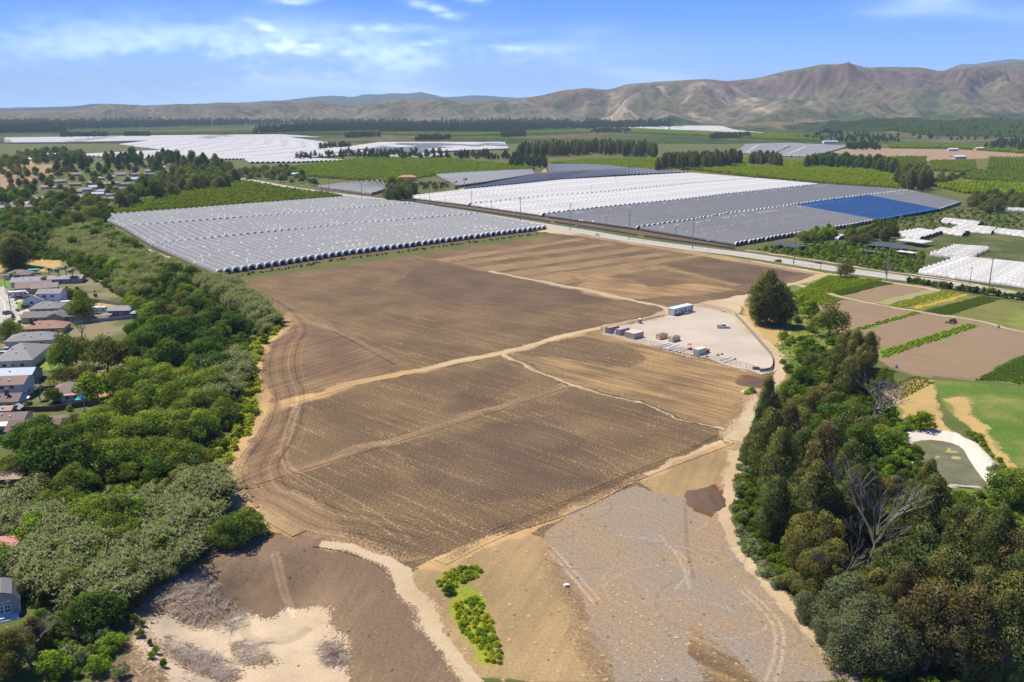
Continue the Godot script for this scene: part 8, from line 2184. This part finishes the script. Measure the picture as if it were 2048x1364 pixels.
	for s in [["ploughed_field", [V(-156.2,-476.7),V(-68.3,-564.7),V(71.4,-419.3),V(27.9,-368.3),V(-4.7,-336.6),V(-36.5,-309.6),V(-73.5,-366.6),V(-103,-407.3),V(-124.4,-432.1)], "largest brown ploughed field below the grey tunnels"], ["ploughed_field", [V(-61.4,-568.7),V(45.3,-670.1),V(73.3,-641),V(180.2,-504.1),V(147.8,-465.5),V(120,-443.1),V(93.4,-423.9),V(72.6,-421.6),V(-5.7,-507.3)], "striped brown field beside the highway"], ["ploughed_field", [V(-98.6,-388.8),V(-73.8,-363.1),V(-56.8,-337.3),V(-43.9,-317.5),V(-37.3,-308.3),V(-56.3,-296),V(-69.6,-281.4),V(-81.1,-276.1),V(-88.6,-297.2),V(-98.6,-337.3)], "triangular brown headland beside the left woods"], ["ploughed_field", [V(-68.5,-276.6),V(-35.4,-304.5),V(-4.6,-329.3),V(18.2,-292.5),V(1,-273.5),V(-19.1,-254),V(-45,-230.3),V(-59.4,-218.2),V(-66.8,-210.3),V(-71.1,-238.8)], "brown field between the straw path and the slanting path"], ["ploughed_field", [V(-65.9,-207.2),V(-58.7,-215.5),V(-44.5,-227.7),V(-18.9,-250.9),V(1,-270),V(19,-287.4),V(35.7,-277.2),V(45.7,-267),V(54.4,-255.3),V(63.3,-245.3),V(48.9,-226.6),V(32.8,-213.5),V(14.3,-195.4),V(-2.5,-183.6),V(-15.9,-170.7),V(-34.5,-175.6),V(-49.6,-182.3)], "lowest broad brown field in the middle of the view"], ["straw_field", [V(-1.6,-332.9),V(27.4,-361.4),V(38.9,-368.3),V(43.3,-358),V(73,-325),V(89.7,-303.3),V(85.2,-280.3),V(70.9,-251.3),V(55.1,-259),V(46.3,-271),V(36.3,-281.9),V(19.6,-297.2)], "yellow straw field below the gravel yard"], ["stubble_field", [V(8.2,-181.1),V(13.9,-188.9),V(31.7,-205.9),V(40.5,-202.6),V(51,-198.3),V(49.1,-184.8),V(51.2,-170.2),V(53.4,-158.7),V(55.8,-141.2),V(57.1,-127.2),V(18.5,-127.2),V(13.6,-152.7),V(8.2,-172.9)], "grey stubbly field beside the right dirt track"], ["straw_field", [V(-14.5,-166.8),V(-2.4,-178.7),V(7,-179.4),V(13.5,-150.9),V(17.2,-127.2),V(-5.5,-127.2),V(-14.7,-144.1),V(-21.9,-161.2)], "pale straw field at the bottom centre"], ["gravel_yard", [V(40.9,-370.1),V(46.5,-372.8),V(73,-392.8),V(93.2,-416),V(105.3,-396.8),V(105.3,-368.3),V(103.4,-332.9),V(100.5,-316.1),V(96.9,-308.9),V(91.3,-305.8),V(73.9,-329.3),V(42.9,-360.5)], "pale gravel yard with containers and a site office"], ["crop_plot", [V(168.5,-454.7),V(204.9,-487),V(213.4,-475.3),V(174.2,-443.1)], "dark green crop strip nearest the road bend"], ["tilled_plot", [V(174.8,-441.9),V(212.8,-473.9),V(232,-464.1),V(183.4,-426.2)], "tilled brown strip beside the dark crop strip"], ["flower_strip", [V(189.6,-419.3),V(234.6,-454.7),V(243.3,-439.4),V(198.5,-407.3)], "strip of yellow and orange flowers"], ["crop_plot", [V(201.2,-407.3),V(247.2,-441.9),V(253.4,-434.5),V(207.3,-398.9)], "dark green crop strip right of the flowers"], ["tilled_plot", [V(150.6,-414.9),V(167.9,-434.5),V(197.1,-404.1),V(215.1,-385.9),V(150.6,-337.3),V(140.6,-345),V(145,-386.9)], "tilled brown plot with the tractor"], ["crop_plot", [V(149.9,-335.8),V(208.7,-381.1),V(211.5,-377.4),V(146,-325)], "green crop strip between the two large tilled plots"], ["tilled_plot", [V(145.5,-323.6),V(212.2,-377.4),V(223.4,-363.1),V(228.9,-349.8),V(209.1,-317.5),V(204.4,-330),V(168.4,-298.4),V(148.8,-303.3),V(143.6,-318.1)], "large tilled brown plot at the right edge"], ["crop_plot", [V(168.2,-297.2),V(203.6,-328.5),V(224.1,-341.9),V(187.8,-282.5),V(182.2,-291.4),V(177.1,-296)], "dark green crop at the right edge below the tilled plot"]]:
		setting(s[0], flat_sheet(s[1], y), M.near, s[2], s[0].replace("_", " "))
		y += .004
	# standing crops in the green strips
	var crop := []
	for poly in [[V(168.5,-454.7),V(204.9,-487),V(213.4,-475.3),V(174.2,-443.1)], [V(201.2,-407.3),V(247.2,-441.9),V(253.4,-434.5),V(207.3,-398.9)], [V(168.2,-297.2),V(203.6,-328.5),V(217.2,-337.3),V(186.3,-285.8),V(177.1,-296)]]:
		crop += orchard_points(poly, 1.05, .6, -.86)
	stuff("row_crop", species["bush"][1][0], leaf_mat, scatter_xf(crop, .17, .25, .75), [], "dark green vegetables standing in rows on the right plots", "vegetables")
	crop = []
	for poly in [[V(149.9,-335.8),V(208.7,-381.1),V(211.5,-377.4),V(146,-325)], [V(148.1,-367.5),V(194.6,-405.1),V(196.1,-402),V(151.5,-366.6)], [V(146.7,-444.4),V(188,-500.9),V(196.2,-491.6),V(214,-485.5),V(166.1,-446.9),V(171.1,-432.1),V(151,-418.2)]]:
		crop += orchard_points(poly, 1.5, 1.1, -.86)
	stuff("green_crop", species["brightbush"][0][0], leaf_mat, scatter_xf(crop, .16, .26, .7), crop.map(func(_p): return Color(1.5, 1.35, .9) * rng.randf_range(.75, 1.2)), "light green crops and weeds in strips on the right plots", "vegetables")
	var fl := orchard_points([V(189.6,-419.3),V(234.6,-454.7),V(238.4,-449.5),V(193.9,-414.9)], 1.4, 1.1, -.86)
	stuff("yellow_flowers", species["mustard"][0][0], leaf_mat, scatter_xf(fl, .35, .5), [], "rows of yellow and orange flowers on the right plots", "flowers")
	# cover on the strip of weeds below the grey tunnels
	var wv := spread_points(curve_band([V(-170.3,-488.5),V(-141.4,-517.2),V(-111.7,-553),V(-76.5,-583.1),V(-34.3,-623.7),V(28.1,-678.5)], 4.5), 1.7, 420, 200)
	stuff("tunnel_weeds", species["bush"][2][0], leaf_mat, scatter_xf(wv, .25, .55), [], "weeds growing along the open ends of the grey tunnels", "weeds")

func build_pond() -> void:
	var outer := [V(117.2,-243.7),V(123,-246.2),V(128.1,-246.6),V(132.5,-245.3),V(134.7,-243.7),V(134.8,-238.8),V(136.5,-236.4),V(136.3,-231),V(135.1,-224.4),V(133.3,-218.2),V(131.7,-213.2),V(124.6,-204.1),V(119.7,-204.7),V(113.9,-205.9),V(109.7,-210.9),V(109.2,-220.2),V(112.4,-231)]
	var inner := [V(117.7,-236.4),V(121.1,-238),V(124.5,-238.4),V(127.5,-237.2),V(129.2,-235.6),V(130.1,-233.7),V(129.9,-230.3),V(128.2,-224.8),V(126.5,-218.2),V(125.1,-211.9),V(124.2,-205.9),V(123.7,-205.3),V(120.1,-205.9),V(114.5,-207.2),V(111.4,-212.9),V(112.1,-220.2),V(115,-229.2)]
	var n := FastNoiseLite.new(); n.seed = 3; n.frequency = .22; n.fractal_octaves = 4
	var st := mb()
	st.set_smooth_group(0)
	var rows := []
	var m := outer.size() * 4
	for r in [[0.0, -.05], [.12, .75], [.28, 1.25], [.5, 1.0], [.75, .6], [1.0, .22], [1.12, .05]]:
		var line := []
		for i in m:
			var a: Vector2 = outer[i / 4].lerp(outer[(i / 4 + 1) % outer.size()], (i % 4) / 4.0); var b: Vector2 = inner[i / 4].lerp(inner[(i / 4 + 1) % inner.size()], (i % 4) / 4.0)
			var p := a.lerp(b, r[0])
			var near := smoothstep(1.0, 3.0, a.distance_to(b))
			line.append(v3(p + Vector2(n.get_noise_2d(i * 9.0, r[0] * 20.0), n.get_noise_2d(i * 9.0 + 50.0, r[0] * 20.0)) * .5, r[1] * lerpf(.45, 1.0, near) + n.get_noise_2d(p.x * 6.0, p.y * 6.0) * .22 * (1.0 if r[0] < .9 and r[0] > 0 else 0.0)))
		rows.append(line)
	for r in rows.size() - 1:
		for i in m: quad(st, rows[r][i], rows[r][(i + 1) % m], rows[r + 1][(i + 1) % m], rows[r + 1][i])
	setting("pond_liner", done(st), mat(lin(.50, .46, .40), .7), "wrinkled white plastic liner round the irrigation pond", "pond liner", "structure")
	var wm := StandardMaterial3D.new()
	var g := Gradient.new(); g.set_color(0, lin(.10, .095, .045)); g.set_color(1, lin(.17, .16, .08))
	var t := NoiseTexture2D.new(); var nz := FastNoiseLite.new(); nz.frequency = .01; nz.seed = 5; t.noise = nz; t.color_ramp = g; t.seamless = true
	wm.albedo_texture = t; wm.uv1_triplanar = true; wm.uv1_world_triplanar = true; wm.uv1_scale = Vector3.ONE * .03; wm.roughness = .3; wm.metallic_specular = .22
	setting("pond_water", flat_sheet(inner, .24), wm, "murky olive water of the irrigation pond", "water")
	var al := [[125.7,-229.2,2.2,.8],[124.8,-224.8,1.6,1.2],[119.8,-225.2,1.2,.5],[125.7,-230.7,1.5,.5]]
	for i in al.size():
		var o := thing("algae_mat", v3(Vector2(al[i][0], al[i][1]), .25), .3 * i, "yellow algae mat, %s listed from the far end of the pond" % ordinal(i), "algae", "algae mats on the pond")
		part("mat", mound_mesh(al[i][2], al[i][3], .035, 30 + i), mat(lin(.30, .26, .08)), o)
	var dr := [[120.0,-247.0],[145.8,-312.2],[218.1,-373.7]]
	var dl := ["blue barrel on the corner of the white pond liner", "blue barrel at the corner of the large tilled plot", "blue barrel beside the green plot at the right edge"]
	for i in 3:
		var o := thing("blue_barrel", v3(Vector2(dr[i][0], dr[i][1])), 0, dl[i], "barrel")
		var b := mb(); tube(b, Vector3.ZERO, Vector3(0, .55, 0), .42, .48, 12); tube(b, Vector3(0, .55, 0), Vector3(0, 1.1, 0), .48, .42, 12); part("shell", done(b), mat(lin(.02, .20, .42), .4), o)
		var l := mb(); tube(l, Vector3(0, 1.1, 0), Vector3(0, 1.14, 0), .42, .02, 12); part("lid", done(l), mat(lin(.02, .16, .34), .4), o)
	var sh := [[104.9,-197.4,3.4,1.0],[106.2,-195.4,2.2,.8],[112.8,-197.4,2.4,.9],[112.2,-199.4,1.2,.5]]
	for i in sh.size():
		var o := thing("plastic_sheet_heap", v3(Vector2(sh[i][0], sh[i][1])), .4, "crumpled white plastic heap, %s listed along the slope below the pond" % ordinal(i), "plastic heap", "plastic heaps below the pond")
		part("sheet", mound_mesh(sh[i][2], sh[i][3], .6, 40 + i), M.white, o)
	var bx := thing("white_crate", v3(V(11.1,-157.9)), .4, "lone white crate lying in the stubble at the bottom centre", "crate")
	var b1 := mb(); bevel_box(b1, Vector3(0, .22, 0), Vector3(.9, .44, .6), .04); part("box", done(b1), M.white, bx)
	var b2 := mb(); bevel_box(b2, Vector3(.2, .5, .3), Vector3(.7, .08, .5), .02); part("lid", done(b2), M.white, bx)
	var st2 := mb(); st2.set_smooth_group(-1)
	extrude(st2, [Vector2(-.2, 0), Vector2(.2, 0), Vector2(.16, .16), Vector2(-.1, .2)], -.14, .14, .2)
	stuff("white_stones", done(st2), mat(lin(.62, .59, .55)), scatter_xf(spread_points([V(17.9,-166.4),V(24.1,-156.4),V(25.6,-139.3),V(26.3,-127.2),V(20.2,-127.2),V(18.3,-140.8)], 1.2, 36, 210) + spread_points([V(7.4,-172.9),V(53.1,-172.9),V(53.7,-127.2),V(19.4,-127.2)], 9.0, 24, 211), .35, .9), [], "white stones lying scattered over the grey stubbly field", "stones")

func utility_pole(at: Vector2, hgt: float, big: bool, label: String, group: String) -> void:
	var o := thing("utility_pole", v3(at), -.91, label, "utility pole", group)
	var p := mb(); limb(p, Vector3(0, -.2, 0), Vector3(0, hgt, 0), .34 if big else .2, .16 if big else .12, rng, 1); part("pole", done(p), M.pole, o)
	for k in (3 if big else 1):
		var a := mb(); box(a, Vector3(0, hgt - .6 - k * 1.7, 0), Vector3(.16, .16, 3.0 if big else 2.2)); var an := part("cross_arm", done(a), M.pole, o)
		for s in [-1.0, 1.0]:
			var i := mb(); tube(i, Vector3(0, hgt - .5 - k * 1.7, s * (1.35 if big else 1.0)), Vector3(0, hgt - .1 - k * 1.7, s * (1.35 if big else 1.0)), .09, .06, 6); part("insulator", done(i), M.steel, an)

func wire(a: Vector3, b: Vector3, st: SurfaceTool) -> void:
	var prev := a
	for k in 8:
		var f := (k + 1) / 8.0
		var p := a.lerp(b, f) - Vector3(0, 4.0 * f * (1 - f) * a.distance_to(b) * .014, 0)
		tube(st, prev, p, .028, .028, 3)
		prev = p

func build_poles() -> void:
	M.pole = mat(lin(.24, .225, .21), .7)
	var big := [[-257.8,-1050.0,20],[-210.6,-999.7,21],[-164.0,-948.4,20],[-123.4,-902.1,21],[-81.1,-855.4,20],[-37.0,-797.5,22],[7.3,-743.4,22],[46.8,-692.9,22],[87.9,-643.6,22],[126.4,-598.3,22],[177.6,-536.3,22],[222.3,-502.5,21],[253.9,-449.5,22]]
	for i in big.size(): utility_pole(Vector2(big[i][0], big[i][1]), big[i][2], true, "tall utility pole, %s from the left along the highway" % ordinal(i), "tall poles along the highway")
	var small := [[-226.9,-1005.7,8],[-176.2,-943.1,8],[-142.4,-907.0,8],[-68.7,-887.6,9],[-19.5,-821.4,9],[33.1,-771.3,9],[78.1,-711.1,9],[124.6,-651.3,9],[187.4,-515.5,9],[255.1,-471.0,10],[48.1,-1312.8,18],[88.3,-970.6,12],[133.8,-1120.3,10]]
	for i in small.size(): utility_pole(Vector2(small[i][0], small[i][1]), small[i][2], false, "short utility pole, %s listed along the tunnel side of the highway" % ordinal(i), "short poles along the highway")
	var sub := [[-268.2,-446.9,10],[-250.1,-418.2,10],[-232.4,-388.8,9],[-135.5,-257.6,9],[1282.5,-2757.5,12]]
	for i in sub.size(): utility_pole(Vector2(sub[i][0], sub[i][1]), sub[i][2], false, ["slim street pole at the farthest drive of the near houses", "slim street pole by the motorhome drive", "slim street pole near the parked blue car", "slim pole in the rock garden right of the garden wall", "slim pole on the far right slope"][i], "")
	for k in 3:
		for s in [-1.0, 1.0]:
			var st := mb()
			for i in big.size() - 1:
				var off := Vector3(0, 0, s * 1.35).rotated(Vector3.UP, -.91)
				wire(v3(Vector2(big[i][0], big[i][1]), big[i][2] - .15 - k * 1.7) + off, v3(Vector2(big[i + 1][0], big[i + 1][1]), big[i + 1][2] - .15 - k * 1.7) + off, st)
			var o := MeshInstance3D.new()
			o.name = numbered("power_cable"); o.mesh = done(st); o.material_override = M.tyre; add_child(o)
			meta(o, "%s power cable strung on the %s side of the tall highway poles" % [["top", "middle", "lowest"][k], "field" if s > 0 else "tunnel"], "cable", "cables on the tall poles")
	# two masts on the hill
	for i in 2:
		var p: Vector2 = [Vector2(2530, -6800), Vector2(2670, -6800)][i]
		var o := thing("radio_mast", v3(p, hill_h(p.x, p.y)), 0, ["shorter radio mast on the hilltop at the right", "taller radio mast on the hilltop at the right"][i], "mast")
		var st := mb(); tube(st, Vector3.ZERO, Vector3(0, 24 + i * 14, 0), 1.6, .8, 5); part("mast", done(st), M.tyre, o)
		var d := mb(); box(d, Vector3(0, 16 + i * 12, 0), Vector3(5, 4, 2)); part("antenna", done(d), M.tyre, o)

func shade_house(at: Vector2, sx: float, sz: float, yaw: float, h: float, m: Material, label: String) -> void:
	var o := thing("shade_house", v3(at), yaw, label, "shade house")
	var st := mb()
	var n := 5
	for i in n:
		for j in 3:
			var p := func(a: int, b: int) -> Vector3: return Vector3(lerpf(-sx * .5, sx * .5, float(a) / n), h - .25 * absf(sin(a * 2.1 + b)), lerpf(-sz * .5, sz * .5, b / 3.0))
			quad(st, p.call(i, j), p.call(i + 1, j), p.call(i + 1, j + 1), p.call(i, j + 1))
	part("shade_cloth", done(st), m, o)
	for i in 4:
		for j in 2:
			var q := mb(); tube(q, Vector3(lerpf(-sx * .48, sx * .48, i / 3.0), 0, (j - .5) * sz * .96), Vector3(lerpf(-sx * .48, sx * .48, i / 3.0), h - .1, (j - .5) * sz * .96), .06, .06, 5); part("post", done(q), M.steel, o)

func build_nursery() -> void:
	var dark := mat(lin(.055, .06, .075), .6); var pale := mat(lin(.50, .51, .52), .5)
	shade_house(V(194,-600.5), 22, 16, -.9, 3.0, dark, "dark shade house at the front corner of the nursery")
	shade_house(V(263.8,-596.1), 26, 20, -.9, 3.2, dark, "large dark shade house in the middle of the nursery")
	shade_house(V(241.3,-574.8), 18, 8, -.9, 2.6, dark, "narrow dark shade house in front of the large one")
	shade_house(V(289.8,-616.6), 20, 16, -.9, 3.4, pale, "pale shade house behind the large dark one")
	shade_house(V(262.9,-568.7), 12, 7, -.9, 3.0, pale, "small pale cover beside the large dark shade house")
	var W := 5.4
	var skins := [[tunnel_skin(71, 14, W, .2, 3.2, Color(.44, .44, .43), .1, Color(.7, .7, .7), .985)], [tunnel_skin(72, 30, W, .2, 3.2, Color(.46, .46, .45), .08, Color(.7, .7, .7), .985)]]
	var arch := tunnel_arch(W, .2, 3.2, .1, .2)
	var legs := tunnel_legs(14, W, .25)
	for b in [[[V(295.2,-661.9),V(327.2,-687.1)], [V(303.8,-636),V(335.8,-670.1)], 6, 0, "white hoop house, %s from the front behind the nursery trees", "white hoop houses behind the nursery trees"],
		[[V(277,-564.7),V(311.8,-602.8)], [V(296.5,-551.1),V(331,-593.9)], 8, 0, "white hoop house, %s from the front in the nursery middle block", "white hoop houses, nursery middle block"],
		[[V(240.7,-502.5),V(292,-554.9)], [V(294.4,-444.4),V(343.8,-508.9)], 10, 1, "long white hoop house, %s from the road at the right edge", "long white hoop houses at the right edge"],
		[[V(368.4,-736.7),V(382.7,-757.1)], [V(386.2,-711.1),V(398.7,-730.1)], 2, 0, "white hoop house, %s of the pair highest in the nursery", "pair of hoop houses highest in the nursery"],
		[[V(354.7,-690),V(374.1,-714.2)], [V(373.8,-667.4),V(392,-692.9)], 4, 0, "white hoop house, %s from the front in the upper nursery block", "hoop houses, upper nursery block"],
		[[V(336.3,-678.5),V(347.5,-695.9)], [V(346.2,-656.6),V(356.8,-672.9)], 2, 0, "white hoop house, %s of the low pair left of the flower rows", "low pair of hoop houses left of the flower rows"],
		[[V(379.5,-672.9),V(391.2,-690)], [V(394.4,-646.1),V(407.6,-664.6)], 2, 0, "white hoop house, %s of the pair at the upper right edge", "pair of hoop houses at the upper right edge"],
		[[V(238.6,-651.3),V(246.6,-667.4)], [V(247.5,-638.5),V(253.8,-651.3)], 1, 0, "single white hoop house, %s one behind the light nursery trees", "single hoop house behind the light trees"],
		[[V(463.6,-833.8),V(487.6,-864.4)], [V(492.5,-821.4),V(514.7,-851)], 4, 0, "white dome shaped hoop house, %s from the front behind the right trees", "hoop houses behind the right trees"]]:
		bay(b[0], b[1], b[2], skins, W, arch, legs, null, true, func(_i): return b[3], b[4], b[5])
	# field stacks at the end of the grey tunnels
	for i in 3:
		var p := [V(6.6,-708), V(14.5,-692.9), V(-6.8,-726.9)][i] as Vector2
		var o := thing("crate_stack", v3(p), -.9, "dark stack of field crates, %s from the tunnel corner by the highway" % ordinal(i), "crate stack", "crate stacks at the tunnel corner")
		for k in 6:
			var c := mb(); bevel_box(c, Vector3(-6.0 + k * 2.2, .8, 0), Vector3(2.0, 1.6 - .3 * (k % 3), 1.6), .05); part("crate", done(c), M.darkwood, o)
	# wrapped plastic lines along the roadside foot of the right block
	wall_run("tunnel_skirt", [V(-113,-922),V(-43.1,-838.1),V(22.8,-757.1),V(32.8,-743.4)], 1.6, .3, mat(lin(.10, .09, .08)), "dark wind cloth along the road side of the white tunnels", "wind fence", 12.0)
	wall_run("tunnel_skirt", [V(37,-740),V(91.4,-670.1),V(96.9,-661.9)], 1.6, .3, mat(lin(.10, .09, .08)), "dark wind cloth along the road side of the dark grey tunnels", "wind fence", 12.0)
	wall_run("tunnel_skirt", [V(101.1,-656.6),V(129.8,-623.7),V(155.6,-596.1)], 1.6, .3, mat(lin(.10, .09, .08)), "dark wind cloth along the road side of the nearest right tunnels", "wind fence", 12.0)

func _ready() -> void:
	setup_view()
	rng.seed = 7
	build_ground()
	build_hills()
	build_species()
	build_tunnels()
	build_houses()
	build_vehicles()
	build_roads()
	build_pond()
	build_nursery()
	build_yard()
	build_poles()
	plant()
	mass()
